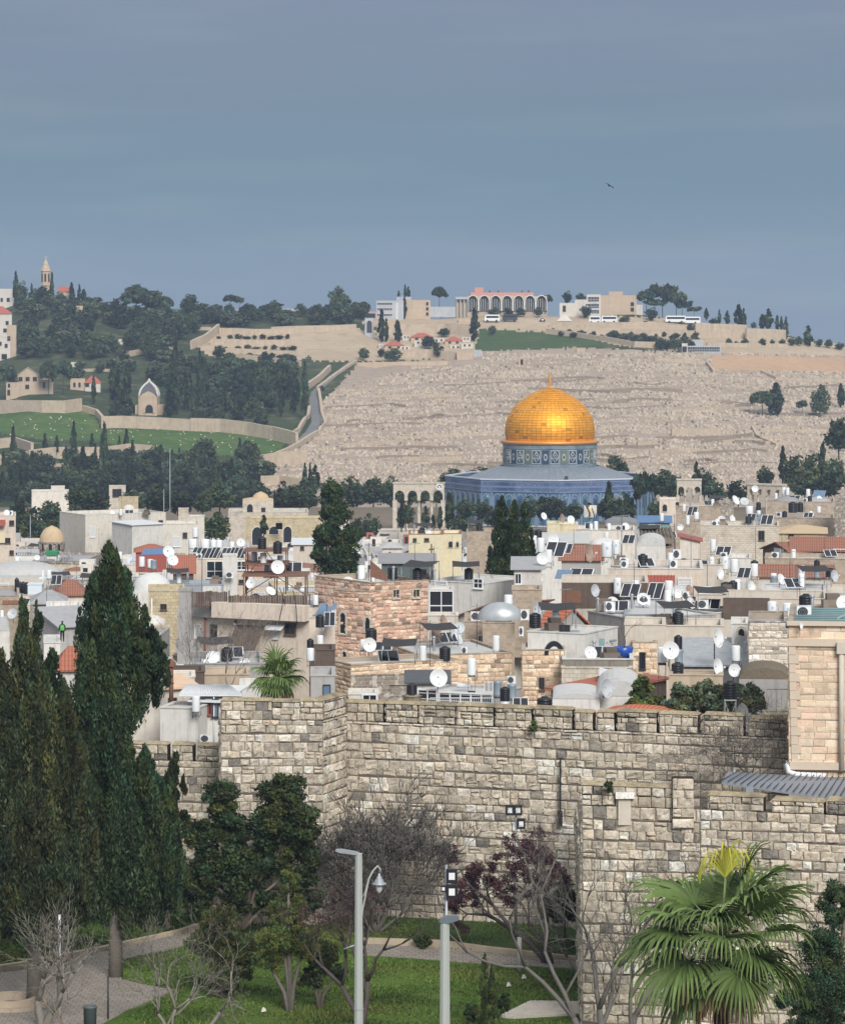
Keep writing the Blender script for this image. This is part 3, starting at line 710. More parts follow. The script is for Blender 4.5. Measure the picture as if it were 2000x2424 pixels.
def stones(mb,x0,x1,z0,z1,y,rng,pal=PAL,ch=(.44,.62),sw=(.40,.92),gap=.02,deep=.12,M=None,skip=None,mi=0,rough=1.,top=None):
 z=z0
 while z<z1-.12:
  h=rng . uniform(*ch)
  if z+h>z1-.15:h=z1-z
  x=x0-rng . random()*.3;ph_,am_=rng . random()*6,(.05 if z>z0 and z+h<z1-.3 else 0)*rough
  while x<x1:
   w=rng . uniform(*sw)*(1.25 if rng . random()<.1 else 1)
   a,b=max(x,x0),min(x+w,x1)
   if x1-b<.2:b=x1
   x=max(x+w,b)
   if b-a<.08:continue
   if skip and skip((a+b)/2,z+h/2):continue
   if top and z+h*.5>top((a+b)/2):continue
   c=pick(rng,pal);k=rng . uniform(.86,1.12);c=tuple(min(.86,v*k*1.36*q_)for v,q_ in zip(c,(1.01,1.0,1.0)))
   parts=[(z,z+h)]
   if rng . random()<.07 and h>.4 and sw[1]>.7:m_=z+h*rng . uniform(.4,.6);parts=[(z,m_),(m_,z+h)]
   for za,zb_ in parts:
    g=gap*rng . uniform(.15,1.5);j=lambda s=.018:rng . uniform(-s,s)*rough
    d=deep*rng . uniform(.25,1.1);bev=min(.07,(b-a)*.18)
    o=[(a+g+j(),za+g+j()),(b-g+j(),za+g+j()),(b-g+j(),zb_-g+j()),(a+g+j(),zb_-g+j())]
    cx_,cz_=(a+b)/2,(za+zb_)/2
    f=[(p[0]+(bev if p[0]<cx_ else-bev)+j(.03),p[1]+(bev if p[1]<cz_ else-bev)+j(.03))for p in o]
    G=[(u,v)for v in(0,.5,1)for u in(0,.5,1)]
    vs=[(p[0],y,p[1])for p in o]
    for u,v in G:
     px_=(f[0][0]*(1-u)+f[1][0]*u)*(1-v)+(f[3][0]*(1-u)+f[2][0]*u)*v;pz_=(f[0][1]*(1-u)+f[1][1]*u)*(1-v)+(f[3][1]*(1-u)+f[2][1]*u)*v
     mid=u==.5 or v==.5;vs . append((px_+(j(.06)if mid else 0),y-d*rng . uniform(.35,1.5 if mid else 1.1),pz_+(j(.05)if mid else 0)))
    vs=[(v[0],v[1],v[2]+am_*math . sin(v[0]*.45+ph_))for v in vs]
    if M:vs=[M@Vector(v)for v in vs]
    mb . add(vs,[(0,1,6,5,4),(1,2,12,9,6),(2,3,10,11,12),(3,0,4,7,10),(4,5,8,7),(5,6,9,8),(7,8,11,10),(8,9,12,11)],mi,c)
  z+=h
def wall_run(name,label,P,zt0,zt1,zbot,thick,seed,merlons=(),mat=None,skip=None,faces=None,cap=None,mer_h=1.15,zts=None):
 rng=random . Random(seed);o=Vector((P[0][0],P[0][1],0));root=empty(name,(o . x,o . y,0),label,'city wall')
 fb,bb=MB(),MB()
 for i,(a,b)in enumerate(zip(P,P[1:])):
  a=Vector((a[0],a[1],0))-o;b=Vector((b[0],b[1],0))-o;d=b-a;ln=d . length;ang=math . atan2(d . y,d . x)
  M=Matrix . Translation(a)@Matrix . Rotation(ang,4,'Z');zt=zts[i]if zts else zt0+(zt1-zt0)*i/max(1,len(P)-2)
  bb . box(0,.0,zbot-1,ln,thick,zt-.05,0,M=M)
  stones(fb,0,ln,zbot-.6,zt,.0,rng,M=M,skip=(lambda x,z,i=i:skip(i,x,z))if skip else None)
  stones(fb,0,thick,zt-1.5,zt,0,rng,M=M@Matrix . Translation((ln,0,0))@Matrix . Rotation(R(90),4,'Z'))if i==len(P)-2 else None
 fb . build('stone_facing',mat or st_wall,root);bb . build('rubble_core',mortar_m,root)
 for(i,t0,t1,h)in merlons:
  a=Vector((P[i][0],P[i][1],0))-o;b=Vector((P[i+1][0],P[i+1][1],0))-o;d=b-a;ln=d . length
  M=Matrix . Translation(a)@Matrix . Rotation(math . atan2(d . y,d . x),4,'Z');zt=zt0+(zt1-zt0)*i/max(1,len(P)-2)
  x0,x1=ln*t0,ln*t1;mb=MB()
  mb . box(x0+.02,.02,zt-.1,x1-.02,.8,zt+h,0,(.3,.26,.2),M=M)
  stones(mb,x0,x1,zt+.01,zt+h,0,rng,M=M,mi=1,ch=(.32,.55),sw=(.4,.8))
  stones(mb,0,.8,zt+.01,zt+h,0,rng,M=M@Matrix . Translation((x0,.8,0))@Matrix . Rotation(R(-90),4,'Z'),mi=1,ch=(.32,.55),sw=(.4,.8))
  z=zt+h;e=rng . uniform(.02,.1)
  mb . add([M@Vector(p)for p in((x0-.04,-.1,z),(x1+.04,-.1,z),(x1+.04,.9,z+.02),(x0-.04,.9,z+.02),(x0+.1,.2,z+.14+e),(x1-.1,.2,z+.12),(x1-.1,.6,z+.14),(x0+.1,.6,z+.16))],[(0,1,5,4),(1,2,6,5),(2,3,7,6),(3,0,4,7),(4,5,6,7)],1,(.42,.36,.25))
  mb . build('merlon',[mortar_m,st_mossy],root)
 return root
def xy(px,D):return((px-CX)/F*D,D)
zA=zat(1532,213.5)
wall_run('city_wall','lower stretch of old stone city wall behind the dark cypresses',[xy(-160,217),xy(456,213.2)],zA-1.0,zA-1.0,0,2.5,1,[(0,i/12+.004,(i+1)/12-.012,1.0)for i in range(12)])
zB=zat(1479,209)
wall_run('city_wall','square projecting tower of the city wall beside the white shed',[xy(452,211.8),xy(454,209),xy(664,208.6),xy(712,212)],zB,zB,0,2.5,2,[(1,.0,.5,1.15),(1,.505,.77,1.1),(1,.775,1.0,1.15),(2,.05,.95,1.2)])
zD=zat(1490,210)
mer=[]
mr_=random . Random(5)
segD=[(710,790),(796,863),(866,942),(945,1022),(1026,1101),(1108,1185),(1190,1227),(1237,1271),(1277,1357),(1362,1440),(1452,1531),(1542,1624)]
pD0,pD1=712,1640
for a,b in segD:mer . append((0,max(0,(a-pD0)/(pD1-pD0)),(b-pD0)/(pD1-pD0),mr_ . uniform(1.05,1.2)))
def slit(i,x,z):return False
ctr=xy(pD0,212);ctr2=xy(pD1,203.6)
main_wall=wall_run('city_wall','long main stretch of weathered battlemented city wall with thorny creeper',[ctr,ctr2],zD,zD,0,2.6,3,mer)
Ps=at(1151,1615,207.6);mb=MB();mb . box(-.05,-.17,-1.6,.05,.05,1.6);mb . box(-.13,-.16,-2.4,.13,.05,-1.5)
sl=mb . build('arrow_slit',black_plastic,main_wall);sl . location=Vector((Ps . x-ctr[0],Ps . y-ctr[1],Ps . z))
wall_run('city_wall','wall stretch running on behind the beige stone house',[ctr2,xy(2350,198)],zD,zD,0,2.6,8,[(0,.02+i*.1,.1+i*.1,1.1)for i in range(9)])
zF=zat(1655,178);zF1=zat(1612,178)
bast=wall_run('city_wall','massive nearest bastion of the city wall behind the big fan palm',[xy(1186,204),xy(1194.5,181),xy(1196,178),xy(1438,176.5),xy(2400,170)],zF,zF,-1,1.5,4,[(2,.0,.92,1.05),(3,.02,.14,.75),(3,.16,.272,.62),(3,.281,.395,.7),(3,.42,.6,.7),(3,.62,.8,.7)],zts=[8.0,zF-.6,zF,zF])
o=Vector((*xy(1186,204),0))
def onb(px,py,D):return at(px,py,D)-o
rng=random . Random(9)
def block(name,px0,px1,py0,py1,D,deep,mat,parent=bast,org=o,pal=PAL):
 a,b=at(px0,py1,D)-org,at(px1,py0,D)-org;mb=MB();mb . box(a . x,a . y-deep,a . z,b . x,a . y+.3,b . z,0,(.3,.26,.2))
 stones(mb,a . x,b . x,a . z,b . z,a . y-deep,rng,mi=1,pal=pal);return mb . build(name,[mortar_m,mat],parent)
block('projecting_parapet',1380,1424,1597,1700,177,.5,st_wall)
a,b=at(1270,1695,177.4)-o,at(1296,1637,177.4)-o;mb=MB();mb . box(a . x,a . y-.16,a . z,b . x,a . y+.2,b . z);mb . build('walled_up_slot',tan_wall,bast)
a,b=at(1264,1640,177.4)-o,at(1302,1628,177.4)-o;mb=MB();mb . box(a . x,a . y-.35,a . z,b . x,a . y+.2,b . z);mb . build('stone_hood',st_wall,bast)
a,b=at(1702,1815,175)-o,at(1706,1740,175)-o;mb=MB();mb . box(a . x,a . y-.2,a . z,b . x,a . y+.2,b . z);mb . build('arrow_slit',black_plastic,bast)
HOUSES=[]
def wincase(kind,w,h):
 mb=MB();f=min(.09,w*.12);fr=0
 if kind in('arch','archw'):
  pl=arch_poly(w,h);mb . add([(x,-.02,z)for x,z in pl],[tuple(range(len(pl)))],1);arch_band(mb,w,h,.16,-.10,.05,0)
  mb . box(-w/2-.15,-.14,-.12,w/2+.15,.05,0,0);return mb
 mb . box(-w/2,-.02,0,w/2,.05,h,1)
 for x0,x1,z0,z1 in((-w/2-f,-w/2,-f,h+f),(w/2,w/2+f,-f,h+f),(-w/2,w/2,h,h+f),(-w/2,w/2,-f,0)):mb . box(x0,-.12,z0,x1,.05,z1,0)
 if kind in('d','w','r','s'):mb . box(-.025,-.07,0,.025,.04,h,0);
 if kind=='bars':
  n=max(2,int(w/.18))
  for i in range(n):mb . box(-w/2+w*(i+.5)/n-.015,-.09,0,-w/2+w*(i+.5)/n+.015,-.05,h,0)
 if kind=='sh':
  n=max(3,int(h/.14))
  for i in range(n):mb . box(-w/2+.02,-.06,h*i/n+.02,w/2-.02,-.03,h*(i+.8)/n,2)
 if kind=='glz':
  n=max(2,round(w/.8))
  for i in range(1,n):mb . box(-w/2+w*i/n-.04,-.1,0,-w/2+w*i/n+.04,.03,h,0)
  mb . box(-w/2,-.08,h*.38,w/2,.03,h*.42,0)
 mb . box(-w/2-f-.05,-.2,-f-.07,w/2+f+.05,.03,-f,0)
 return mb
WM={}
def wmats():
 return{'d':(wood_dark,glass_dark),'w':(white_metal,glass_dark),'s':(st_cream,glass_dark),'arch':(st_cream,black_plastic),'archw':(white_wall,glass_dark),'sh':(white_metal,grey_wall,white_metal),'bars':(dark_metal,glass_dark),'r':(red_paint,glass_dark),'glz':(white_metal,glass_dark),'door':(wood_dark,black_plastic),'bd':(dark_metal,solar_blue)}
def pitched(mb,kind,x0,x1,y0,y1,z,rh,ov=.35,t=.12):
 x0-=ov;x1+=ov;y0-=ov;y1+=ov
 if kind=='gable':
  ym=(y0+y1)/2;v=[(x0,y0,z),(x1,y0,z),(x1,ym,z+rh),(x0,ym,z+rh),(x0,y1,z),(x1,y1,z)]
  f=[(0,1,2,3),(3,2,5,4)]
 elif kind=='gableF':
  xm=(x0+x1)/2;v=[(x0,y0,z),(x0,y1,z),(xm,y1,z+rh),(xm,y0,z+rh),(x1,y0,z),(x1,y1,z)]
  f=[(1,0,3,2),(3,4,5,2)]
 elif kind=='hip':
  ym=(y0+y1)/2;k=min((x1-x0)*.42,(y1-y0)*.5);v=[(x0,y0,z),(x1,y0,z),(x1,y1,z),(x0,y1,z),(x0+k,ym,z+rh),(x1-k,ym,z+rh)]
  f=[(0,1,5,4),(1,2,5),(2,3,4,5),(3,0,4)]
 elif kind=='shed':
  v=[(x0,y0,z),(x1,y0,z),(x1,y1,z+rh),(x0,y1,z+rh)];f=[(0,1,2,3)]
 elif kind=='shedL':
  v=[(x0,y0,z+rh),(x1,y0,z),(x1,y1,z),(x0,y1,z+rh)];f=[(0,1,2,3)]
 elif kind=='shedR':
  v=[(x0,y0,z),(x1,y0,z+rh),(x1,y1,z+rh),(x0,y1,z)];f=[(0,1,2,3)]
 n=len(v);vs=v+[(p[0],p[1],p[2]-t)for p in v];fs=list(f)+[tuple(n+i for i in reversed(q))for q in f]
 cnt={}
 for q in f:
  for a,b in zip(q,q[1:]+q[:1]):cnt[(a,b)]=1
 for(a,b)in cnt:
  if(b,a)not in cnt:fs . append((b,a,n+a,n+b))
 mb . add(vs,fs)
def house(label,fr,x0,x1,yt,D0=None,D1=None,depth=8.,mat=None,roof='flat',rmat=None,rh=1.5,h=9.,wins=(),name='house',cat='house',group=None,par=.45,stone=None,ybot=None,pent=None,gmat=None,short=None,quoin=False):
 vx0,vy=V(fr,x0,yt);vx1,_=V(fr,x1,yt)
 if D0 is None:D0=D_roof(vy)
 if D1 is None:D1=D0-(vx1-vx0)*D0/F*((vx0+vx1)/2-CX)/F
 ztop=zat(vy,D0)
 A,B_=at(vx0,vy,D0),at(vx1,vy,D1);d=B_-A;d . z=0;ln=d . length;ang=math . atan2(d . y,d . x)
 if ybot is not None:h=ztop-zat(V(fr,0,ybot)[1],D0)
 zb_=ztop-h
 root=empty(name,(A . x,A . y,zb_),label,cat,group,rz=ang)
 H=dict(root=root,A=A,d=d . normalized(),ln=ln,ztop=ztop,zroof=ztop,D0=min(D0,D1),D1=max(D0,D1),depth=depth,h=h,fr=fr,vx0=vx0,vx1=vx1,Dm=(D0+D1)/2+depth*.35,short=short,ang=ang)
 mat=mat or cream;rmat=rmat or roof_white
 mb=MB();T=.22
 if roof=='flat':
  zr=h-par;H['zroof']=ztop-par
  for a in((0,0,0,ln,T,h),(0,depth-T,0,ln,depth,h),(0,T,0,T,depth-T,h),(ln-T,T,0,ln,depth-T,h)):mb . box(*a)
 else:mb . box(0,0,0,ln,depth,h-.02)
 if roof in('gable','gableF','shed','shedL','shedR'):
  def tri(pts,y0,y1):mb . extr(pts,y0,y1)
  if roof=='gableF':mb . extr([(0,h-.02),(ln,h-.02),(ln/2,h+rh*.96-.1)],0,depth)
  if roof=='gable':
   pts=[(0,h-.02),(depth,h-.02),(depth/2,h+rh*.93-.05)]
   for xa,xb in((0,.2),(ln-.2,ln)):
    vs=[(xa,p[0],p[1])for p in pts]+[(xb,p[0],p[1])for p in pts];mb . add(vs,[(0,2,1),(3,4,5),(0,1,4,3),(1,2,5,4),(2,0,3,5)])
  if roof=='shed':
   for xa,xb in((0,.2),(ln-.2,ln)):
    pts=[(0,h-.02),(depth,h-.02),(depth,h+rh-.15)];vs=[(xa,p[0],p[1])for p in pts]+[(xb,p[0],p[1])for p in pts];mb . add(vs,[(0,2,1),(3,4,5),(0,1,4,3),(1,2,5,4),(2,0,3,5)])
   mb . box(0,depth-.2,h-.02,ln,depth,h+rh-.14)
  if roof=='shedL':mb . extr([(0,h-.02),(ln,h-.02),(0,h+rh-.15)],0,depth)
  if roof=='shedR':mb . extr([(0,h-.02),(ln,h-.02),(ln,h+rh-.15)],0,depth)
 if stone:
  rng=random . Random(int(x0*7+yt));sk=[]
  for w in wins:
   wx0,wy0=V(fr,w[0],w[1]);wx1,wy1=V(fr,w[2],w[3]);p,q=face_pt(H,wx0,wy1),face_pt(H,wx1,wy0);sk . append((p . x,q . x,p . z,q . z))
  smb=MB();stones(smb,0,ln,max(0,h-9),h,0,rng,pal=stone[0],ch=stone[1],sw=stone[2],gap=.015,deep=stone[3]if len(stone)>3 else .06,skip=lambda x,z:any(a<x<b and c<z<d_ for a,b,c,d_ in sk))
  side=ang+0
  M=Matrix . Rotation(R(-90),4,'Z');stones(smb,-depth,0,max(0,h-9),h,0,rng,pal=stone[0],ch=stone[1],sw=stone[2],gap=.015,deep=.06,M=M)
  M=Matrix . Translation((ln,0,0))@Matrix . Rotation(R(90),4,'Z');stones(smb,0,depth,max(0,h-9),h,0,rng,pal=stone[0],ch=stone[1],sw=stone[2],gap=.015,deep=.06,M=M)
  wall=mb . build('wall',mortar_l,root);smb . build('stone_facing',st_house,wall)
 else:wall=mb . build('wall',mat,root)
 rb=MB()
 if roof=='flat':rb . box(T,T,zr-.25,ln-T,depth-T,zr);rb . build('roof',rmat,root);cp=MB();[cp . box(*a)for a in((-.05,-.06,h,ln+.05,T+.03,h+.08),(-.05,depth-T-.03,h,ln+.05,depth+.05,h+.08),(-.05,T+.03,h,T+.03,depth-T-.03,h+.08),(ln-T-.03,T+.03,h,ln+.05,depth-T-.03,h+.08))];cp . build('coping',gmat or mat,root)
 elif roof in('gable','gableF','hip','shed','shedL','shedR'):pitched(rb,roof,0,ln,0,depth,h,rh);rb . build('roof',rmat,root);H['zroof']=ztop+rh*.5
 elif roof=='dome':
  r=min(ln,depth)/2;rb . lathe([(r*math . cos(R(90)*i/8),h+rh*math . sin(R(90)*i/8))for i in range(9)],28,cx=ln/2,cy=depth/2);rb . box(0,0,h-.02,ln,depth,h+.02);rb . build('roof',rmat,root)
 elif roof=='barrel':
  k=12;pts=[(ln/2+ln/2*math . cos(math . pi*i/k),h+rh*math . sin(math . pi*i/k))for i in range(k+1)];rb . extr(pts,0,depth);rb . build('roof',rmat,root)
 wm=wmats()
 for w in wins:
  a,b,c,e,kind=w[:5];wx0,wy0=V(fr,a,b);wx1,wy1=V(fr,c,e);p,q=face_pt(H,wx0,wy1),face_pt(H,wx1,wy0)
  nm={'door':'door','glz':'glazed_screen'}. get(kind,'window')
  ms=wm[kind];W_=wincase(kind,max(.15,q . x-p . x),max(.2,q . z-p . z))
  fm,pm=MB(),MB()
  for fc,mi in zip(W_ . f,W_ . m):
   tgt=pm if mi==1 else fm;base=len(tgt . v);tgt . v+=[W_ . v[i]for i in fc];tgt . f . append(list(range(base,base+len(fc))));tgt . m . append(0 if mi<2 else 1);tgt . c . append(1.0);tgt . sm . append(False)
  fo=fm . build(nm,[ms[0],ms[-1]],root,((p . x+q . x)/2,0,p . z));pm . build('pane',ms[1],fo)
 HOUSES . append(H);return H
def face_pt(H,vx,vy):
 k=(vx-CX)/F;A,d=H['A'],H['d'];t=(k*A . y-A . x)/(d . x-k*d . y);y=A . y+d . y*t
 return Vector((t,0,zat(vy,y)-(H['ztop']-H['h'])))
def panel(H,fr,x0,y0,x1,y1,name,mat,out=.06,thick=.0,label=None):
 a=face_pt(H,*V(fr,x0,y1));b=face_pt(H,*V(fr,x1,y0));mb=MB();mb . box(a . x,-out,a . z,b . x,.06,b . z);o=mb . build(name,mat,H['root'])
 if label:o['label']=label
 return o
def awning(H,fr,x0,y0,x1,y1,mat,out=1.0,name='awning',ribs=True):
 a=face_pt(H,*V(fr,x0,y1));b=face_pt(H,*V(fr,x1,y0));mb=MB();w=b . x-a . x
 mb . add([(a . x,0,b . z),(b . x,0,b . z),(b . x,-out,a . z),(a . x,-out,a . z),(a . x,0,b . z-.06),(b . x,0,b . z-.06),(b . x,-out,a . z-.06),(a . x,-out,a . z-.06)],[(0,3,2,1),(4,5,6,7),(0,1,5,4),(1,2,6,5),(2,3,7,6),(3,0,4,7)])
 if ribs:
  n=max(3,int(w/.3))
  for i in range(n+1):x=a . x+w*i/n;mb . tube([(x,0,b . z+.03),(x,-out,a . z+.03)],.03,4)
 return mb . build(name,mat,H['root'])
mortar_l=plain('pale_lime_mortar',(.34,.28,.22),.95,var=.2,spec=.05)
def house_stone(name):
 m,t,b=newmat(name);tn=tint(t)
 base=mixc(t,mixc(t,1,rampf(t,noise(t,1.2,6,.7),.5,.75),.45,'MULTIPLY'),tn,(.14,.11,.09))
 base=mixc(t,mixc(t,1,rampf(t,noise(t,9,4,.6),.5,.8),.4,'MULTIPLY'),base,(.16,.12,.10))
 L(t,base,b . inputs['Base Color']);b . inputs['Roughness']. default_value=.9;bump(t,b,noise(t,9,5),.4,.04);return m
st_house=house_stone('dressed_house_stone')
SP=(PINK,(.26,.36),(.38,.7),.07);SB=(BEIGE,(.34,.40),(.55,.95),.02);SH=(HONEY,(.26,.36),(.35,.65),.05)
SG=(PAL,(.22,.34),(.3,.6),.06)
hA1=house('tall peach apartment block at the edge of the rooftops','A',-90,108,62,560,depth=10,mat=peach,h=14,wins=[(66,95,94,124,'d'),(36,215,68,248,'d'),(68,300,92,326,'d')])
panel(hA1,'A',-60,175,34,246,'balcony_panel',yellow_wall,.5);awning(hA1,'A',-60,88,36,125,red_paint,1.2)
hA3=house('wide two storey cream building with a rooftop annex','A',585,1135,56,640,648,depth=12,h=15,wins=[(618,135,646,205,'sh'),(793,146,812,204,'d'),(1088,93,1112,114,'d')])
hA3n=house('square pale annex leaning on the wide cream building','A',905,1118,122,630,634,depth=7,mat=white_wall,h=10,roof='shed',rh=.3,rmat=tin_white)
hA3b=house('low cream house with a small square window next to the annex','A',1118,1362,118,615,depth=9,h=11,wins=[(1254,178,1280,210,'d'),(1188,205,1232,270,'sh')])
hA3c=house('narrow crumbling turret with a tipped cap','A',1222,1292,14,665,depth=3,mat=st_cream,h=16)
hA3d=house('low pale outbuilding behind the crumbling turret','A',1285,1400,68,680,depth=6,h=12)
hA4=house('stone hall with a parapet carrying a domed lantern','m1',1340,1810,778,770,depth=16,mat=st_cream,h=16)
hA4f=house('carved stone gallery front with three pale arches','m1',1440,1900,812,745,depth=9,mat=st_yellow,h=15,wins=[(1480,866,1540,968,'archw'),(1580,862,1634,905,'archw'),(1664,862,1712,960,'archw')])
hDm=house('square stone room carrying a small pale dome','m1',1425,1605,706,772,depth=8,mat=st_cream,h=12,roof='dome',rh=0.5,rmat=dome_tan,wins=[(1450,730,1484,792,'arch'),(1536,750,1556,784,'d')])
domelet('small_dome','small pale dome on the square stone room','m1',1478,1582,656,706,712,776,(dome_tan,st_cream),cat='dome')
house('low pale wall building in front of the cypress wood','m1',1700,2050,830,800,depth=8,mat=plat_m,h=12)
house('flat cream terrace house among the trees beside tall cypresses','m1',186,404,652,900,depth=8,h=9,par=.3)
house('small cream house on top of the wooded slope','m1',300,380,626,908,depth=5,h=7)
house('square tan ruin tower with an open loggia in the wood','m1',640,738,624,890,depth=6,mat=st_cream,h=9,wins=[(662,640,712,684,'d')])
house('broken pale stone house front below the loggia tower','m1',700,812,690,850,depth=5,mat=st_yellow,h=8)
house('low white tomb block at the foot of the wooded slope','m1',720,792,762,835,depth=4,mat=white_wall,h=6,roof='dome',rh=1.2,rmat=white_wall)
hL0=house('flat grey roofed house with a brick band','A',-60,132,612,392,depth=14,mat=st_old,rmat=roof_grey,h=8)
panel(hL0,'A',18,640,132,668,'brick_band',tile_brown,.1)
hL1=house('house under a ribbed grey tent roof behind the double cypress','A',225,445,660,372,depth=8,mat=grey_wall,roof='hip',rmat=roof_grey,rh=1.1,h=8)
hL2=house('pale house under a patched brown tile roof','A',378,580,604,392,depth=8,mat=peach,roof='hip',rmat=tile_brown,rh=1.5,h=8)
hL3=house('long white coated flat roof with red tiles at its front edge','A',318,560,716,345,depth=11,mat=white_wall,rmat=roof_white,h=8,wins=[(330,830,392,864,'glz')])
awning(hL3,'A',372,744,560,784,tile_red,1.0,'tile_skirt')
hL4=house('lean to with a sloping grey tin roof and white gutter','A',262,408,792,318,314,depth=7,mat=grey_wall,roof='shedL',rh=1.4,rmat=roof_grey,h=8)
hL5=house('small house with a bright red tile roof between the two big cypresses','L',560,830,1430,262,depth=6,mat=white_wall,roof='hip',rmat=tile_red,rh=1.5,h=6)
hL6=house('white plastered house at the edge below the yellow dish','L',-60,95,1050,292,depth=9,mat=white_wall,roof='barrel',rh=.5,rmat=roof_white,h=8)
hL7=house('tiled cottage peeping out behind the nearest cypress','L',-90,16,1500,252,depth=5,mat=cream,roof='gable',rmat=tile_red,rh=.6,h=6)
hA5=house('red walled rooftop room under a bright red roof','A',930,1142,306,505,depth=7,mat=red_paint,roof='hip',rmat=tile_red,rh=.9,h=8)
hA5b=house('little dormer with a steep red tile roof beside two dishes','A',1186,1325,452,432,depth=6,mat=wood_dark,roof='shed',rmat=tile_red,rh=1.8,h=6)
hA6=house('peach house with a long white window strip and rooftop collectors','M',235,800,568,440,depth=10,mat=peach,rmat=roof_grey,h=10,wins=[(436,590,576,738,'glz'),(720,590,790,662,'glz'),(735,762,776,792,'d')])
hA6b=house('white box room on the corner of the peach house','M',582,718,536,434,depth=3.5,mat=white_wall,rmat=roof_white,h=6)
hA6c=house('grey steel pergola roof in front of the peach house','M',60,590,815,402,depth=7,mat=grey_metal,rmat=grey_metal,roof='flat',h=6,par=.2)
hA7=house('house with a broad white rounded roof','A',905,1175,585,398,depth=9,mat=white_wall,roof='dome',rh=1.9,rmat=roof_white,h=8)
hA8=house('yellow rubble stone house with one small window','A',1018,1262,578,352,depth=8,mat=st_yellow,h=12,wins=[(1102,668,1138,702,'d')])
hA8b=house('grey rendered strip house behind the tall grey flue','B',415,540,205,312,depth=7,mat=grey_wall,h=10)
hB1=house('big peach house with a boarded roof terrace and two wall units','B',745,1506,120,292,288,depth=11,mat=peach,rmat=roof_grey,h=11,par=.2,wins=[(1306,270,1384,348,'d'),(1212,308,1240,384,'sh')])
hB1w=house('older wing of the big peach house with a red drainpipe','B',500,760,120,295,292,depth=10,mat=tan_wall,rmat=roof_grey,h=11,par=.2,wins=[(566,278,608,372,'sh'),(697,285,745,402,'d')])
panel(hB1,'B',750,114,1508,206,'balcony_slab',peach,1.1);panel(hB1w,'B',508,122,745,196,'parapet_band',grey_wall,.35)
awning(hB1,'B',900,285,1128,520,wood_dark,2.2,'sloping_screen',False);awning(hB1,'B',1176,262,1312,304,tin_white,.9)
a=face_pt(hB1w,*V('B',652,560));b=face_pt(hB1w,*V('B',652,200));mb=MB();mb . tube([(a . x,-.12,a . z),(b . x,-.12,b . z)],.07,6);mb . build('drainpipe',red_paint,hB1w['root'])
p=at(*V('B',482,440),288);q=at(*V('B',482,-10),288);mb=MB();mb . box(-.52,-.3,0,.52,.4,q . z-p . z);mb . box(-.8,-.5,-.6,.9,.6,.4);mb . box(-.6,-.36,(q . z-p . z)*.98,.6,.46,q . z-p . z+.2);o=mb . build('flue',grey_wall,loc=p);tag(o,'tall square grey flue rising beside the boarded terrace','chimney')
hB3=house('low weathered garden wall house behind bare twigs','B',596,1010,690,248,depth=5,mat=wall_pale,rmat=roof_white,h=5)
hB3b=house('white coated low roofs behind the bare twig thicket','B',470,1120,600,262,depth=9,mat=grey_wall,rmat=roof_white,h=5)
hB3c=house('dark timber shed row behind the white barrel roof','B',250,640,668,240,depth=4,mat=wood_dark,rmat=roof_grey,h=4)
hB4u=house('pale cream upper storey behind the peach barrel roof','B',60,560,712,231,None,depth=4,mat=cream,rmat=roof_white,h=8,par=.1)
hB4=house('cream shed house with a peach barrel roof by the city wall','B',40,560,806,222,224,depth=6,mat=cream,roof='gable',rmat=weathered('peach_roof_render',(.60,.43,.30),amt=.2),rh=.55,h=8,wins=[(106,880,146,950,'d'),(345,880,402,918,'d')])
hB4b=house('white tank room standing against the cream shed house','B',275,586,960,217.5,217,depth=3.2,mat=white_wall,rmat=roof_white,h=5.4,par=.1)
hB4c=house('white porch with blue shutters and a white tin roof','B',560,770,890,219.5,219,depth=4,mat=white_wall,roof='shed',rmat=tin_white,rh=.5,h=6,wins=[(590,892,640,1030,'bd'),(656,898,698,1006,'r'),(712,890,752,1028,'bd')])
p0,p1=at(*V('B',430,850),219),at(*V('B',942,850),218);mb=MB();mb . add([(0,0,0),(p1 . x-p0 . x,0,.0),(p1 . x-p0 . x-1.0,2.6,.32),(.3,2.6,.36),(0,0,-.1),(p1 . x-p0 . x,0,-.1),(p1 . x-p0 . x-1.0,2.6,.22),(.3,2.6,.26)],[(0,1,2,3),(7,6,5,4),(0,4,5,1),(1,5,6,2),(2,6,7,3),(3,7,4,0)])
for i in range(24):t_=i/23;mb . tube([(t_*(p1 . x-p0 . x),0,.03),(.3+t_*(p1 . x-p0 . x-1.3),2.6,.37)],.03,4)
for t_ in(.55,.97):mb . tube([((p1 . x-p0 . x)*t_,.1,-.05),((p1 . x-p0 . x)*t_,.1,-3.5)],.05,5)
o=mb . build('tin_canopy',tin_white,loc=p0);tag(o,'white corrugated tin canopy beside the peach barrel roof','canopy')
hB5=house('peach house squeezed behind the wall palm','B',1500,1712,218,266,depth=8,mat=peach,rmat=roof_grey,h=7)
hB5b=house('dark boarded balcony room below the blue collector','B',1500,1712,486,254,depth=4,mat=wood_dark,rmat=roof_grey,h=3.4)
hB5c=house('dark grey rendered annex with a deep blue door','B',1512,1712,700,240,depth=6,mat=grey_wall,rmat=roof_white,h=6,wins=[(1618,772,1670,868,'bd')])
hB5d=house('low white coated house fronts behind the wall palm','B',930,1330,790,234,depth=5,mat=white_wall,rmat=roof_white,h=5)
hC1=house('square pink stone tower with two framed windows','C',612,1086,455,285,288,depth=9,mat=st_old,rmat=roof_white,h=12,stone=SP,par=.4,wins=[(798,508,846,574,'s'),(962,506,1012,570,'s')])
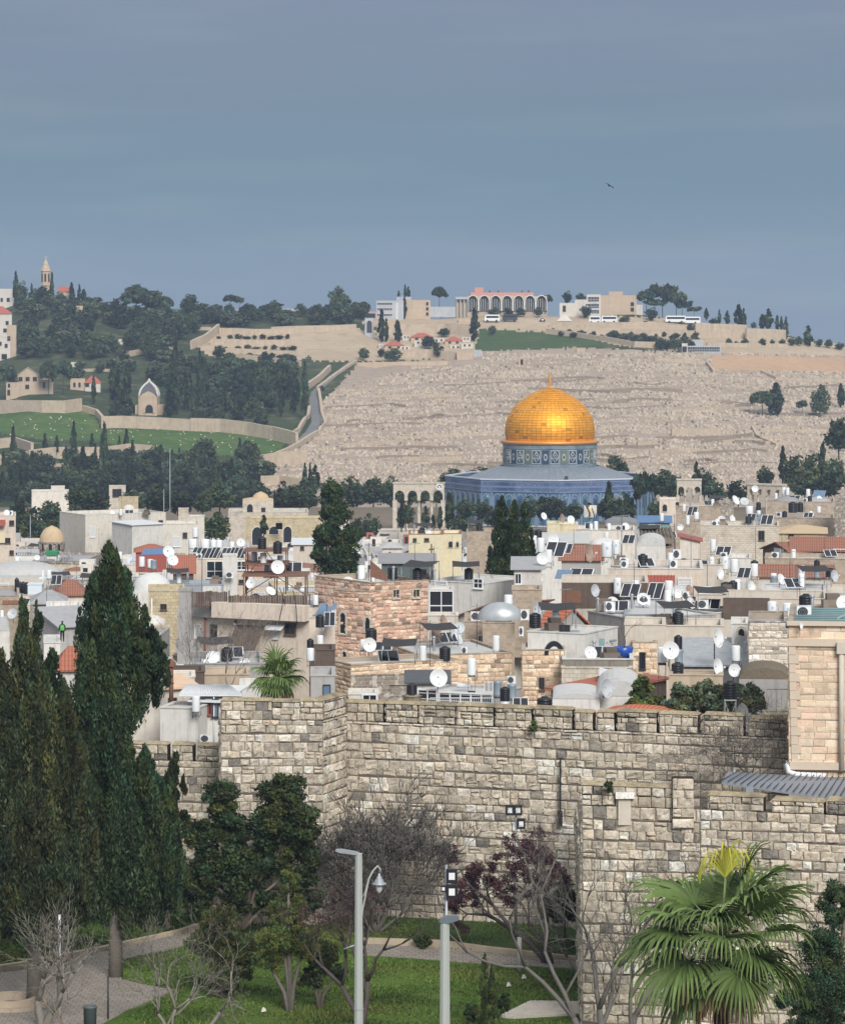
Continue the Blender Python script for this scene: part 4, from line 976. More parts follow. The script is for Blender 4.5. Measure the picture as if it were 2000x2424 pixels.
hC1w=house('lower wing of the pink stone tower with arched windows','C',312,616,512,286.5,284.6,depth=8,mat=st_old,rmat=roof_white,h=11,stone=SP,par=.4,wins=[(368,702,412,868,'arch'),(386,1020,420,1112,'arch'),(572,742,612,850,'arch')])
hC2=house('dark green corrugated rooftop shed','C',705,1130,282,330,depth=8,mat=weathered('green_corrugated_sheet',(.10,.125,.12),amt=.2),roof='shed',rmat=roof_grey,rh=.3,h=7)
hC3=house('long white flat roofed house beside a dark cypress','C',1042,1560,432,330,326,depth=9,mat=white_wall,rmat=roof_white,h=9,par=.25,wins=[(1468,424,1534,488,'w'),(1150,445,1240,492,'sh')])
hC3g=house('glazed white veranda against the long white house','C',1095,1298,512,302,depth=4,mat=white_wall,rmat=roof_white,h=6,par=.2,wins=[(1104,522,1288,716,'glz')])
hC3b=house('cream parapet house below the glazed veranda','C',1088,1334,722,297,depth=3,mat=cream,rmat=roof_white,h=6)
hC4=house('bright yellow house with a red brown roof edge','C',930,1212,52,520,depth=9,mat=yellow_wall,rmat=roof_white,gmat=tile_brown,h=10,wins=[(966,86,990,108,'d'),(1060,86,1092,106,'d'),(1035,222,1105,262,'glz')])
hC4b=house('yellow wing with two arched dark windows','C',1205,1362,48,524,depth=9,mat=yellow_wall,rmat=roof_white,gmat=tile_brown,h=10,wins=[(1256,112,1288,160,'arch'),(1318,116,1338,156,'arch')])
hC4c=house('cream pavilion with a shallow white hip roof','C',712,875,160,520,depth=8,mat=cream,roof='hip',rmat=roof_white,rh=.6,h=8,wins=[(756,200,792,254,'arch'),(834,210,870,244,'d')])
hC4d=house('grey tin roofed house at the foot of the middle cypress','C',-20,186,132,560,depth=9,mat=tan_wall,roof='shed',rmat=tin_white,rh=.4,h=8,wins=[(40,152,66,178,'d')])
hC4e=house('rubble faced terrace house half ruined beside the yellow house','C',1405,1640,30,540,depth=8,mat=st_old,h=12)
hC5=house('house under a brown pantile roof sloping down to the cypress','C',1298,1600,740,312,308,depth=7,mat=cream,roof='shedR',rmat=tile_brown,rh=1.7,h=6)
hC7=house('long low tan stone house with a mossy coping','F',280,1160,330,258,262,depth=5,mat=st_old,rmat=roof_white,h=9,stone=SH,par=.3)
hC7b=house('honey stone house with a broad white coated roof','F',840,1605,252,268,270,depth=11,mat=st_old,rmat=roof_white,h=9,stone=SH,par=.12)
hC7c=house('grey stone corner at the low end of the tan stone house','F',172,286,372,262,258,depth=5,mat=st_grey,rmat=roof_white,h=8)
hC9=house('grey stone house with a white two pane window','C',1388,1740,772,292,depth=8,mat=st_old,rmat=roof_grey,h=8,wins=[(1502,886,1542,992,'w'),(1556,892,1604,1000,'sh')])
hF1=house('small slate gabled hut just behind the battlements','F',760,1062,466,233,depth=4,mat=white_wall,roof='gable',rmat=plain('dark_slate',(.07,.075,.085),.6,var=.25),rh=.6,h=6)
hF1b=house('low glazed lean to with a flat white roof behind the battlements','F',826,1440,560,228,226,depth=5.5,mat=grey_wall,rmat=roof_white,h=4,par=.12,wins=[(840,540,985,650,'glz'),(1012,575,1440,660,'glz')])
hF1c=house('cream panel hut with a sliding window on the wall walk','F',262,505,572,221,depth=3,mat=cream,rmat=roof_white,h=3.5,par=.1,wins=[(382,576,486,646,'w')])
hD1=house('white panelled house with tall side windows and patched roof','D',258,505,640,318,None,depth=9,mat=white_wall,roof='shed',rmat=roof_grey,rh=.45,h=8,wins=[(272,690,318,776,'w'),(272,794,318,832,'w')])
hD1b=house('tumbled stone yard wall with a small arch','D',240,510,838,308,depth=5,mat=st_old,h=6)
hD2=house('house with a broad brick red roof sloping aside','D',690,1052,560,362,None,depth=6,mat=grey_wall,roof='gable',rmat=tile_brown,rh=1.4,h=7)
hD2b=house('white sheeted roofs with sloping skylights','D',520,925,400,395,depth=10,mat=white_wall,roof='shed',rmat=roof_white,rh=.45,h=8)
hD3=house('pale yellow block on the roofline below the shrine','D',560,682,232,480,depth=6,mat=yellow_wall,h=8,rmat=roof_white)
hD3b=house('lower pale yellow block with a ribbed shadow line','D',678,838,240,486,depth=6,mat=yellow_wall,h=8,rmat=roof_white)
hD4=house('peach house with a small red striped awning','D',1110,1981,642,330,depth=11,mat=peach,rmat=roof_white,gmat=white_wall,h=9,par=.5,wins=[(1490,780,1612,900,'door'),(1761,735,1869,881,'sh')])
awning(hD4,'D',1418,702,1722,778,red_paint,1.6)
hD5=house('terrace with a tall dark board screen and a rust brown corner','D',690,1480,768,300,None,depth=8,mat=tan_wall,rmat=roof_grey,h=6,par=.9)
panel(hD5,'D',695,772,1478,1000,'board_screen',wood_dark,.08);panel(hD5,'D',692,842,868,958,'rusted_panel',rust_metal,.15)
hD7=house('stone room under a brown straw roll canopy','D',1420,1722,372,425,depth=7,mat=st_old,h=7,roof='flat',rmat=roof_grey,wins=[(1630,388,1672,436,'arch')])
mb=MB();p0=at(*V('D',1420,372),424);rng=random . Random(1);nx,ny=120,7;wv=302*.225*424/F;st=[rng . uniform(-.08,.08)for _ in range(nx+1)]
vs=[(wv*i/nx,(j-1)*1.0 if j else-.05,(-.55 if j==0 else .18*(j-1)+.30*abs(math . sin(math . pi*i/nx*9))**.6+st[i]*.6+rng . uniform(-.04,.04)))for j in range(ny)for i in range(nx+1)]
mb . add(vs,[(j*(nx+1)+i,j*(nx+1)+i+1,(j+1)*(nx+1)+i+1,(j+1)*(nx+1)+i)for j in range(ny-1)for i in range(nx)])
o=mb . build('straw_canopy',weathered('dry_straw_mats',(.19,.16,.13),var=.35,stain=(.07,.06,.05),amt=.5),loc=p0);tag(o,'brown canopy of rolled straw mats below a blue tarpaulin','canopy')
hD8=house('white vaulted roof with an oval opening','D',1380,1640,432,402,depth=8,mat=white_wall,roof='barrel',rh=1.0,rmat=roof_white,h=7)
hD8b=house('low white domed roof beside a pile of boilers','D',930,1230,450,398,depth=8,mat=white_wall,roof='dome',rh=.9,rmat=roof_white,h=7)
hD9=house('flat tan rooftop house with paired water tanks','D',820,1360,292,452,depth=10,mat=cream,h=8,rmat=roof_grey)
hD9b=house('green walled rooftop room under a blue tarpaulin','D',1400,1680,214,500,depth=7,mat=teal_steel,h=7,roof='shed',rh=.5,rmat=blue_tarp,wins=[(1495,240,1590,282,'w')])
hD9c=house('old grey vaulted roofs on the skyline of houses','D',1080,1400,250,520,depth=10,mat=grey_wall,roof='barrel',rh=.8,rmat=roof_grey,h=9)
hE1=house('long cream stone house with one tall window','E',416,1134,442,470,None,depth=10,mat=st_cream,rmat=roof_white,h=12,wins=[(950,492,996,570,'d')])
hE2w=house('rubble stone base carrying the long brown tiled hall','E',1004,1800,742,420,None,depth=9,mat=st_old,rmat=roof_white,h=7)
hE2=house('long dark timber hall under a brown tile roof','E',1250,1850,668,430,None,depth=8,mat=wood_dark,roof='gable',rmat=tile_brown,rh=1.5,h=5,wins=[(1332,678,1442,736,'glz'),(1632,660,1760,716,'glz')])
hE2g=house('dark timber gable end of the long tiled hall','E',986,1252,648,437,429,depth=10,mat=wood_dark,roof='gableF',rmat=tile_brown,rh=1.1,h=5,wins=[(1098,662,1182,730,'sh')])
hE3=house('broad old stone house with a low grey dome','E',1022,1640,222,640,depth=14,mat=st_old,rmat=roof_grey,h=12)
domelet('grey_dome','low grey dome above two dark water tanks','E',1090,1330,176,222,232,645,(roof_grey,roof_grey),cat='dome')
domelet('grey_dome','wide cracked grey dome with a white box on it','E',1340,1620,180,240,250,648,(roof_grey,roof_grey),cat='dome')
hE3b=house('lower grey terrace roof before the broad old stone house','E',1060,1640,372,575,depth=12,mat=st_old,rmat=roof_grey,h=9)
hE4=house('dark brown rubble tower at the edge of the rooftops','E',1648,1800,190,560,depth=9,mat=st_grey,h=16)
hE5=house('ochre rubble mound roofs behind the long tiled hall','E',1136,1560,505,500,depth=12,mat=st_yellow,roof='hip',rmat=dome_tan,rh=.8,h=9,wins=[(1225,515,1266,545,'d')])
hE6=house('ruined arched stone gatehouse below the tall arcade','E',42,215,205,640,depth=8,mat=peach,h=12,wins=[(70,250,110,310,'arch')])
hE6b=house('jumbled stone terrace below the tall narrow arcade','E',190,620,262,620,depth=12,mat=st_old,h=11)
hE6c=house('stepped ruin wall with plant pots','E',600,720,236,560,depth=6,mat=st_grey,h=11)
hE6d=house('small red tented room with a pale front','E',230,412,582,432,depth=6,mat=cream,roof='shedL',rmat=red_paint,rh=.7,h=7)
hE8=house('row of houses with striped pantile roofs','E',950,1620,902,352,None,depth=9,mat=cream,roof='gable',rmat=tile_brown,rh=.9,h=7)
hE7=house('roof pavilion with grey canvas sides and a white roof','E',976,1566,1040,296,None,depth=8,mat=weathered('grey_canvas',(.36,.36,.38),amt=.3),rmat=roof_white,gmat=white_wall,h=5.0,par=.12,wins=[(1005,1080,1090,1112,'d'),(1310,1105,1500,1140,'d')])
hE7f=house('terrace enclosed by tall dark wooden boards','E',622,1574,1108,280,None,depth=8,mat=tan_wall,rmat=roof_grey,h=5.6,par=1.8)
panel(hE7f,'E',624,1102,1048,1292,'board_screen',wood_dark,.08);panel(hE7f,'E',1250,1165,1574,1292,'board_screen',wood_dark,.1)
hE10=house('plain white box room with a pale grey lean to','E',676,880,740,355,depth=7,mat=white_wall,rmat=roof_white,h=6)
hE10b=house('terrace roof with a green railing and pots','E',200,620,800,345,depth=8,mat=tan_wall,rmat=roof_grey,h=6,par=.9)
hE11=house('square cream grey cube with a white roof','E',232,560,1214,283,280,depth=6,mat=tan_wall,rmat=roof_white,h=6,par=.1,gmat=white_wall)
hE12=house('tan courtyard wall house near the teal rack','E',1585,1800,1062,300,depth=9,mat=tan_wall,h=6)
hE12b=house('tan terrace wall behind the round dish pair','E',370,980,1072,300,depth=6,mat=tan_wall,h=6)
hG0=house('stone pad under the silvery bubble roof','G',-30,262,212,284,depth=6,mat=st_old,rmat=roof_grey,h=7)
hG2=house('grey gabled hut with an orange striped roof','G',622,932,268,262,263.6,depth=2.2,mat=grey_wall,roof='gableF',rmat=tile_orange,rh=1.6,h=6)
hG3=house('grey flat roofed house with an unfinished white front','G',1268,1745,140,268,None,depth=13,mat=white_wall,rmat=roof_white,gmat=grey_metal,h=6,par=.06,wins=[(1372,182,1490,238,'d'),(1640,226,1706,246,'d')])
hG3l=house('bare grey render side wall of the flat roofed house','G',930,1272,108,274,268,depth=8,mat=grey_wall,rmat=roof_white,h=9,par=.06)
hG3b=house('tan plastered house over a rubble stone floor','G',1268,1640,232,258,None,depth=6,mat=tan_wall,rmat=roof_white,h=10,wins=[(1410,484,1450,626,'bars')])
hG3c=house('long tan wall house stretching behind the dish cluster','H',8,630,240,262,depth=6,mat=tan_wall,rmat=roof_white,h=9)
hG3s=house('rubble stone lower storey below the tan plaster','G',1340,1562,392,256.5,depth=5,mat=st_old,rmat=roof_grey,h=9,stone=SH,wins=[(1408,484,1452,628,'bars')])
hG4=house('lumpy white plastered roof room above an arch','G',380,905,292,250,248,depth=6,mat=white_wall,rmat=roof_white,h=5,par=.2)
hG4b=house('honey stone house wall below the lumpy white room','G',330,712,462,246,depth=5,mat=st_old,rmat=roof_white,h=8,stone=SH,par=.2,wins=[(490,716,530,822,'d')])
hG4c=house('terrace wall stained black under a white coping','G',700,1345,545,244,None,depth=7,mat=weathered('black_stained_render',(.22,.20,.17),var=.35,stain=(.05,.045,.04),amt=.8),rmat=roof_grey,gmat=roof_white,h=3.2,par=.5)
hG4d=house('pale ashlar base below the stained terrace wall','G',690,1340,622,243,None,depth=3,mat=st_cream,h=7)
hG5=house('open shed under a broad red ribbed roof','G',596,1010,800,234,231,depth=7,mat=wood_dark,roof='shed',rmat=tile_red,rh=.5,h=5)
hG5b=house('small grey lean to behind the leaning dish','G',1080,1250,755,235,depth=4,mat=grey_wall,roof='shedL',rmat=tin_white,rh=.6,h=5)
hG6=house('sagging white plastered vault just inside the battlements','G',1010,1430,880,222,None,depth=8,mat=white_wall,roof='barrel',rh=1.0,rmat=roof_white,h=5)
hG6b=house('low white plastered yard roof beside the sagging vault','G',606,1040,905,221,None,depth=6,mat=white_wall,roof='barrel',rh=.35,rmat=roof_white,h=5)
hG7=house('low orange tiled roof showing through the battlements','G',1010,1625,1050,214.5,213,depth=4.5,mat=red_paint,roof='hip',rmat=tile_orange,rh=.5,h=4)
hH2=house('mottled grey rubble tower beside the beige stone house','H',856,1212,205,236,None,depth=8,mat=st_grey,rmat=roof_grey,h=11,stone=SG)
hH3=house('house with a torn grey canvas roof slope','H',255,850,590,240,depth=8,mat=grey_wall,roof='shed',rmat=weathered('grey_canvas_roof',(.33,.35,.37),var=.25,stain=(.15,.14,.13),amt=.5),rh=1.1,h=6)
hH3b=house('white arched recess house beside the mottled tower','H',700,858,222,246,depth=5,mat=white_wall,h=7,wins=[(762,268,816,330,'arch')])
hH3c=house('rubble garden wall behind the dark shrubs','H',130,620,690,228,depth=3,mat=wall_pale,h=5)
hH3d=house('earth mound roof at the foot of the mottled tower','H',770,1230,720,224,depth=5,mat=grey_wall,roof='barrel',rh=.7,rmat=earth_brown,h=6)
hH1=house('large beige ashlar house with pale corner stones','H',1222,1900,212,200,None,depth=12,mat=st_cream,rmat=roof_grey,h=10.6,ybot=1950,stone=SB,par=.3)
panel(hH1,'H',1200,362,1900,420,'string_course',plain('pale_dressed_stone',(.56,.47,.37),.8,var=.1),.16);panel(hH1,'H',1232,1488,1900,1545,'base_course',MATS['pale_dressed_stone'],.3);panel(hH1,'H',1205,200,1900,232,'cornice',MATS['pale_dressed_stone'],.25)
for i in range(13):
 y=420+i*82;w=92 if i%2 else 62
 panel(hH1,'H',1222+i*2.2,y+2,1222+i*2.2+w,y+80,'corner_stone',MATS['pale_dressed_stone'],.10)
mb=MB();a=face_pt(hH1,*V('H',1705,1560));b=face_pt(hH1,*V('H',1705,440));mb . tube([(a . x,-.3,a . z),(b . x,-.3,b . z)],.16,8);mb . box(b . x-.28,-.5,b . z-.3,b . x+.28,0,b . z+.35);mb . build('downpipe',tan_wall,hH1['root'])
mb=MB();a=face_pt(hH1,*V('H',1212,1590));b=face_pt(hH1,*V('H',1212,1480));mb . tube([(b . x,-.35,b . z),(a . x-.1,-.35,a . z+.6),(a . x+.05,-.35,a . z+.15),(a . x+.5,-.35,a . z),(a . x+2.2,-.35,a . z-.05)],.17,8);mb . build('waste_pipe',white_metal,hH1['root'])
frg=random . Random(21)
def taken(x0,x1,d0,d1):
 for H in HOUSES:
  ax=H['A']. x;bx=ax+H['d']. x*H['ln']
  if x0<max(ax,bx)+.4 and x1>min(ax,bx)-.4 and d0<H['D1']+H['depth']+.5 and d1>H['D0']-.5:return True
 return False
FILL=[]
D=238.
while D<800:
 x=(-60-CX)/F*D;xe=(1800-CX)/F*D;dep=D*.042
 while x<xe:
  w=frg . uniform(4.5,10.5)*(.8+D/900);d0=D+frg . uniform(0,dep*.4)
  if not taken(x,x+w,d0,d0+dep):FILL . append((x,w,d0,dep*frg . uniform(.75,1)))
  x+=w+frg . choice([0,0,.6,1.5])
 D*=1.06
FWORD={0:'plain cream toned flat roofed house',1:'plain white plastered house',2:'plain tan stone house',3:'plain grey rendered house',4:'small house with a brown tile roof',5:'plain pale house with a low dome'}
for(x,w,d0,dep)in FILL:
 k=frg . choices([0,1,2,3,4,5],[5,4,4,2,1.3,1])[0];zt=z_roof(d0)-frg . uniform(.4,3.2);py=HY+F*(CZ-zt)/d0;px0=CX+F*x/d0;px1=CX+F*(x+w)/d0
 zone='near the city wall' if d0<300 else 'in the middle of the rooftops' if d0<450 else 'far off toward the esplanade'
 ws=[]
 for i in range(frg . choice([1,2,3,3])):
  u=frg . uniform(.15,.8);ww=F*frg . uniform(.8,1.3)/d0;hh=F*frg . uniform(1.0,1.6)/d0;ox=px0+(px1-px0)*u;ws . append((ox,py+F*.9/d0,ox+ww,py+F*.9/d0+hh,frg . choice(['d','w','sh','arch'])))
 H=house(f'{FWORD[k]} packed among others {zone}','V',px0,px1,py,d0,d0+frg . uniform(-.8,.8),depth=dep,mat=[frg . choice([cream,st_cream,st_yellow,tan_wall]),frg . choice([white_wall,cream]),frg . choice([st_old,st_cream,st_grey]),grey_wall,peach,cream][k],roof=['flat','flat','flat','flat','hip','dome'][k],rh=1.6,rmat=[frg . choice([roof_white,roof_grey]),roof_white,frg . choice([roof_grey,roof_white]),roof_grey,tile_brown,roof_white][k],h=9.5,wins=ws,group=f'{FWORD[k]} {zone}',short='filler')
 H['zone']=zone;H['fill']=True
 if k in(0,1,2,3)and frg . random()<.6 and w>5:
  mb=MB();q=frg . uniform(.8,w-3.4);e=frg . uniform(1.5,max(1.6,dep-3));hh=frg . uniform(1.3,2.3);mb . box(q,e,9.0,q+frg . uniform(1.6,2.6),e+2.2,9.0+hh);st=mb . build('stair_head',frg . choice([cream,white_wall,peach,grey_wall,tile_red]),H['root']);mb=MB();mb . box(q+.4,e-.05,9.05,q+1.1,e,8.9+hh*.85);mb . build('door',black_plastic,st)
PROTO={}
HOLD=Vector((0,-400,-400))
def proto(name,cat):
 r=empty(name,(0,0,0),name,cat);PROTO[name]=r;return r
def leg4(mb,w,n=4):
 for sx in(-1,1):
  for sy in(-1,1):mb . tube([(sx*w,sy*w,0),(sx*w*.92,sy*w*.92,1)],.022,4)
 for z in(.32,.97):
  for a,b in(((-w,-w),(w,-w)),((w,-w),(w,w)),((w,w),(-w,w)),((-w,w),(-w,-w))):mb . tube([(*a,z),(*b,z)],.018,4)
 mb . tube([(-w,-w,0.05),(w,-w,.95)],.012,3);mb . tube([(w,-w,0.05),(-w,-w,.95)],.012,3)
r=proto('boiler','boiler')
mb=MB();mb . lathe([(.05,0),(.44,0),(.49,.03),(.5,.06),(.5,.94),(.48,.975),(.38,1.0),(.03,1.005)],20);mb . build('tank',white_metal,r)
mb=MB();mb . tube([(.44,-.2,.1),(.6,-.3,.12),(.62,-.3,-.25)],.035,5);mb . tube([(.44,-.22,.8),(.66,-.3,.78),(.68,-.3,-.25)],.03,5);mb . build('pipe',grey_metal,r)
mb=MB();M=Matrix . Translation((0,0,.62));k=8
mb . add([(.5*math . sin(a)*1.005,-.5*math . cos(a)*1.005,z)for z in(.52,.72)for a in np . linspace(-.25,.25,5)],[(i,i+1,i+6,i+5)for i in range(4)]);mb . build('sticker',plain('pale_blue_sticker',(.35,.5,.68),.5),r)
mb=MB();leg4(mb,.42);mb . build('stand',dark_metal,r)
r=proto('black_tank','water tank')
mb=MB();pr=[(.05,0),(.47,0),(.5,.03)]
for i in range(5):pr+=[(.5,.08+i*.155),(.485,.10+i*.155),(.485,.125+i*.155),(.5,.145+i*.155)]
pr+=[(.5,.84),(.44,.9),(.24,.94),(.22,1.0),(.02,1.0)]
mb . lathe(pr,20);mb . build('tank',black_plastic,r)
mb=MB();mb . tube([(.48,-.1,.06),(.62,-.15,.05),(.63,-.15,-.3)],.03,5);mb . build('pipe',grey_metal,r)
mb=MB();leg4(mb,.43);mb . build('stand',white_metal,r)
r=proto('steel_tank','water tank')
mb=MB();mb . lathe([(.05,0),(.5,0),(.5,.12),(.51,.14),(.5,.16),(.5,.84),(.51,.86),(.5,.88),(.5,.95),(.3,1),(.02,1)],20);mb . build('tank',plain('dull_zinc',(.24,.29,.33),.5,.2,.15),r)
mb=MB();mb . tube([(.48,-.1,.06),(.62,-.15,.05),(.63,-.15,-.3)],.03,5);mb . build('pipe',grey_metal,r)
mb=MB();leg4(mb,.43);mb . build('stand',dark_metal,r)
def mk_dish(name,m):
 r=proto(name,'satellite dish')
 mb=MB();k=7;mb . lathe([(.5*i/k+.001,.16*(i/k)**2)for i in range(k+1)]+[(.515,.165),(.5,.15)]+[(.5*i/k,.16*(i/k)**2-.015)for i in range(k,-1,-1)],24,M=Matrix . Rotation(R(90),4,'X')@Matrix . Translation((0,0,-.08)));ref=mb . build('reflector',m,r)
 mb=MB();mb . tube([(0,.02,-.42),(0,-.32,-.26),(0,-.48,-.04)],.012,5);mb . box(-.035,-.54,-.08,.035,-.44,.02);mb . build('feed_arm',white_metal,ref)
 mb=MB();mb . tube([(0,.12,0),(0,.16,-.35),(0,.16,-1)],.028,6);mb . tube([(0,.1,.1),(0,.17,-.2)],.05,5);mb . build('mast',dark_metal,r)
mk_dish('white_dish',white_metal);mk_dish('grey_dish_aerial',dish_grey);mk_dish('rusty_dish',rust_dish)
r=proto('solar_collector','solar panel')
mb=MB();mb . box(-.5,-.5,0,.5,.5,.03);mb . build('panel',solar,r)
mb=MB()
for x in(-.5,-.02,.46):mb . box(x,-.51,-.01,x+.04,.51,.045)
for y in(-.52,.49):mb . box(-.5,y,-.01,.5,y+.03,.045)
mb . build('frame',white_metal,r)
r=proto('blue_collector','solar panel');mb=MB();mb . box(-.5,-.5,0,.5,.5,.03);mb . build('panel',solar_blue,r)
mb=MB();[mb . box(x,-.51,-.01,x+.03,.51,.04)for x in(-.5,.47)];mb . build('frame',grey_metal,r)
r=proto('air_conditioner','air conditioner')
mb=MB();mb . box(-.5,-.2,0,.5,.2,1);mb . box(-.52,-.22,.93,.52,.22,1.0);mb . box(-.45,-.15,-.1,-.35,.15,0);mb . box(.35,-.15,-.1,.45,.15,0);c=mb . build('casing',white_metal,r)
mb=MB();n=18;mb . add([(-.1+.36*math . cos(6.283*i/n),-.215,.5+.4*math . sin(6.283*i/n))for i in range(n)],[tuple(range(n))]);mb . build('fan_opening',black_plastic,r)
mb=MB()
for i in range(3):mb . lathe([(.12*(i+1)-.012,0),(.12*(i+1)+.012,0)],18,M=Matrix . Translation((-.1,-.225,.5))@Matrix . Rotation(R(90),4,'X'))
mb . build('fan_grille',grey_metal,r)
r=proto('rooftop_aerial','aerial');mb=MB();mb . tube([(0,0,0),(0,0,1)],.012,5);mb . build('mast',dark_metal,r)
mb=MB();mb . tube([(-.22,0,.93),(.22,0,.95)],.006,4)
for i in range(6):mb . tube([(-.2+i*.08,-.09,.93+i*.003),(-.2+i*.08,.09,.93+i*.003)],.004,3)
mb . build('crossbars',grey_metal,r)
r=proto('shade_canopy','canopy')
mb=MB();mb . add([(-.5,-.5,.8),(0,-.5,.77),(.5,-.5,.83),(.5,.5,1),(0,.5,.95),(-.5,.5,1.02)],[(0,1,4,5),(1,2,3,4)]);mb . build('shade_net',plain('black_shade_net',(.035,.033,.035),.9,var=.3),r)
for x in(-.48,.48):
 for y in(-.48,.48):mb=MB();mb . tube([(x,y,0),(x,y,.98 if y>0 else .8)],.012,4);mb . build('post',grey_metal,r)
r=proto('roof_railing','railing');mb=MB()
for i in range(15):mb . box(-.5+i/14-.006,-.02,0,-.5+i/14+.006,.02,1)
mb . build('bars',dark_metal,r);mb=MB();mb . box(-.5,-.03,.95,.5,.03,1.0);mb . box(-.5,-.03,.1,.5,.03,.14);mb . build('rail',dark_metal,r)
r=proto('vent_pipe','vent');mb=MB();mb . tube([(0,0,0),(0,0,.85)],.3,8);mb . lathe([(.5,.85),(.5,.92),(.02,1.0)],8);mb . build('pipe',grey_metal,r)
r=proto('storage_crate','crate');mb=MB();mb . box(-.5,-.4,0,.5,.4,.55);mb . box(-.3,-.3,.55,.35,.35,.9,0,.7);mb . box(.38,-.5,0,.62,.1,.3,0,.5);mb . build('crate',weathered('grey_brown_crate',(.22,.18,.15),var=.3,objvar=.5),r)
for p_ in PROTO . values():proto_done(p_)
USED=set()
def take(kind):
 return copy_tree(PROTO[kind])
def child(o,stem_):return next((c for c in o . children if c . name . split('.')[0]==stem_),None)
GREETED={}
def put(kind,fr,x0,y0,x1,y1,H,label,group=None,rz=0.,az=None,el=None,stand=None,D=None,tank_sq=False,sticker=False,leg=None):
 vx0,vy0=V(fr,x0,y0);vx1,vy1=V(fr,x1,y1);cxp=(vx0+vx1)/2
 if D is None:
  zr=H['zroof'];D=max(H['D0']+.5,min(H['D1']+H['depth']-.6,Dz(vy1,zr)))if vy1>HY+5 else H['Dm']
 elif H is None:zr=zg(D)
 else:zr=H['zroof']
 if D is not None and H is None:pass
 m=D/F;w=(vx1-vx0)*m;h=(vy1-vy0)*m;p=at(cxp,vy1,D);o=take(kind);names=[c for c in o . children]
 gap=p . z-zr
 if gap<.05:p . z=max(p . z,zr)if gap>-1.2 else p . z;gap=max(0,p . z-zr)
 if leg is not None:gap=leg
 o['label']=label
 if group:o['group']=group
 elif 'group' in o:del o['group']
 if kind in('boiler','black_tank','steel_tank'):
  o . location=p;o . scale=(w,w,h);o . rotation_euler=(0,0,rz)
  for c in o . children:
   st=c . name . split('.')[0]
   if st=='stand':
    g=max(gap,.12);c . scale=(1,1,-g/h);c . scale=(1,1,g/h);c . location=(0,0,-g/h)
   if st=='sticker' and not sticker:bpy . data . objects . remove(c)
 elif 'dish' in kind:
  az=0 if az is None else az;el=R(22)if el is None else el
  dia=h/max(.35,math . cos(el));o . location=p+Vector((0,0,h/2));o . scale=(dia,)*3;o . rotation_euler=(0,0,az)
  for c in o . children:
   st=c . name . split('.')[0]
   if st=='reflector':c . rotation_euler=(-el,0,0)
   if st=='mast':c . scale=(1,1,max(.5,(h/2+gap)/dia))
 elif kind in('solar_collector','blue_collector'):
  tilt=R(38)if el is None else el;o . scale=(w,h/math . sin(tilt)if tilt>.1 else h,1);o . location=p+Vector((0,h/math . tan(tilt)/2,h/2));o . rotation_euler=(tilt,0,rz)
 elif kind=='air_conditioner':
  o . location=p;o . scale=(w,min(w,1.0),h);o . rotation_euler=(0,0,rz)
 elif kind in('shade_canopy','roof_railing','vent_pipe','storage_crate'):o . location=p;o . scale=(w,2.6 if kind=='shade_canopy' else w if kind!='roof_railing' else 1,h);o . rotation_euler=(0,0,rz)
 elif kind=='rooftop_aerial':
  o . location=(p . x,p . y,min(p . z,zr));hh=h+max(0,p . z-zr);s=max(2.0,hh*.6);o . scale=(s,s,hh)
 return o
b3='boilers in a row above the peach house'
put('boiler','M',300,272,348,362,hA6,'white boiler standing high above the paired boilers of the peach house',leg=2.2)
for(a,b,c,d),lb in(((258,376,345,466),'wide white boiler at the window end of the collector row'),((374,380,458,480),'white boiler in the middle of the collector row under a slanting pipe'),((466,386,520,492),'white boiler touching its twin in the collector row'),((518,388,578,498),'white boiler before the pale vault behind the collector row'),((642,404,692,492),'slim lone white boiler next to a round white dish')):
 put('boiler','M',a,b,c,d,hA6,lb,b3)
for i,(a,b)in enumerate(((285,375),(370,470),(455,545),(560,650),(640,720),(715,800))):
 put('solar_collector','M',a,466+i%2*6,b,560,hA6,'black solar collector leaning in the row above the long window strip','solar collectors above the long window strip',rz=R(-20))
put('air_conditioner','M',612,684,684,742,hA6,'wall unit mounted below the white box room',D=433,leg=0);put('air_conditioner','M',300,505,345,558,hA6,'white unit under the wide boiler of the collector row');put('air_conditioner','M',346,515,390,562,hA6,'grey white unit sitting beside another below the boilers')
put('white_dish','M',722,376,776,450,hA6,'round white dish beside the lone slim boiler',az=R(12),el=R(18))
put('black_tank','M',908,352,988,482,hB1,'taller black tank on the high steel rack above the boarded terrace',D=320,leg=.2);put('black_tank','M',1052,396,1136,516,hB1,'lower black tank on the steel rack above the boarded terrace',D=318,leg=.2)
put('boiler','M',845,500,905,612,hB1,'white boiler hanging inside the steel rack under the taller black tank',D=321,leg=.2);put('boiler','M',930,508,990,616,hB1,'white boiler inside the steel rack beside its black posts',D=319,leg=.2);put('boiler','M',1090,532,1142,640,hB1,'white boiler half hidden by an oval dish on the steel rack',D=320,leg=.2)
put('white_dish','M',1050,582,1136,704,hB1,'large oval white dish fixed to the steel rack',D=316,az=R(15),el=R(15),leg=.5)
put('solar_collector','M',960,600,1080,740,hB1,'dark solar collector set on the steel rack beneath the boilers',D=322);put('solar_collector','M',1140,610,1320,730,hB1,'wide dark solar collector at the end of the steel rack',D=321)
put('white_dish','M',818,750,870,838,hB1,'small white dish low behind the terrace boards',az=R(-25));put('white_dish','M',1005,830,1050,905,hB1,'tilted white dish inside the boarded terrace',az=R(40),el=R(40))
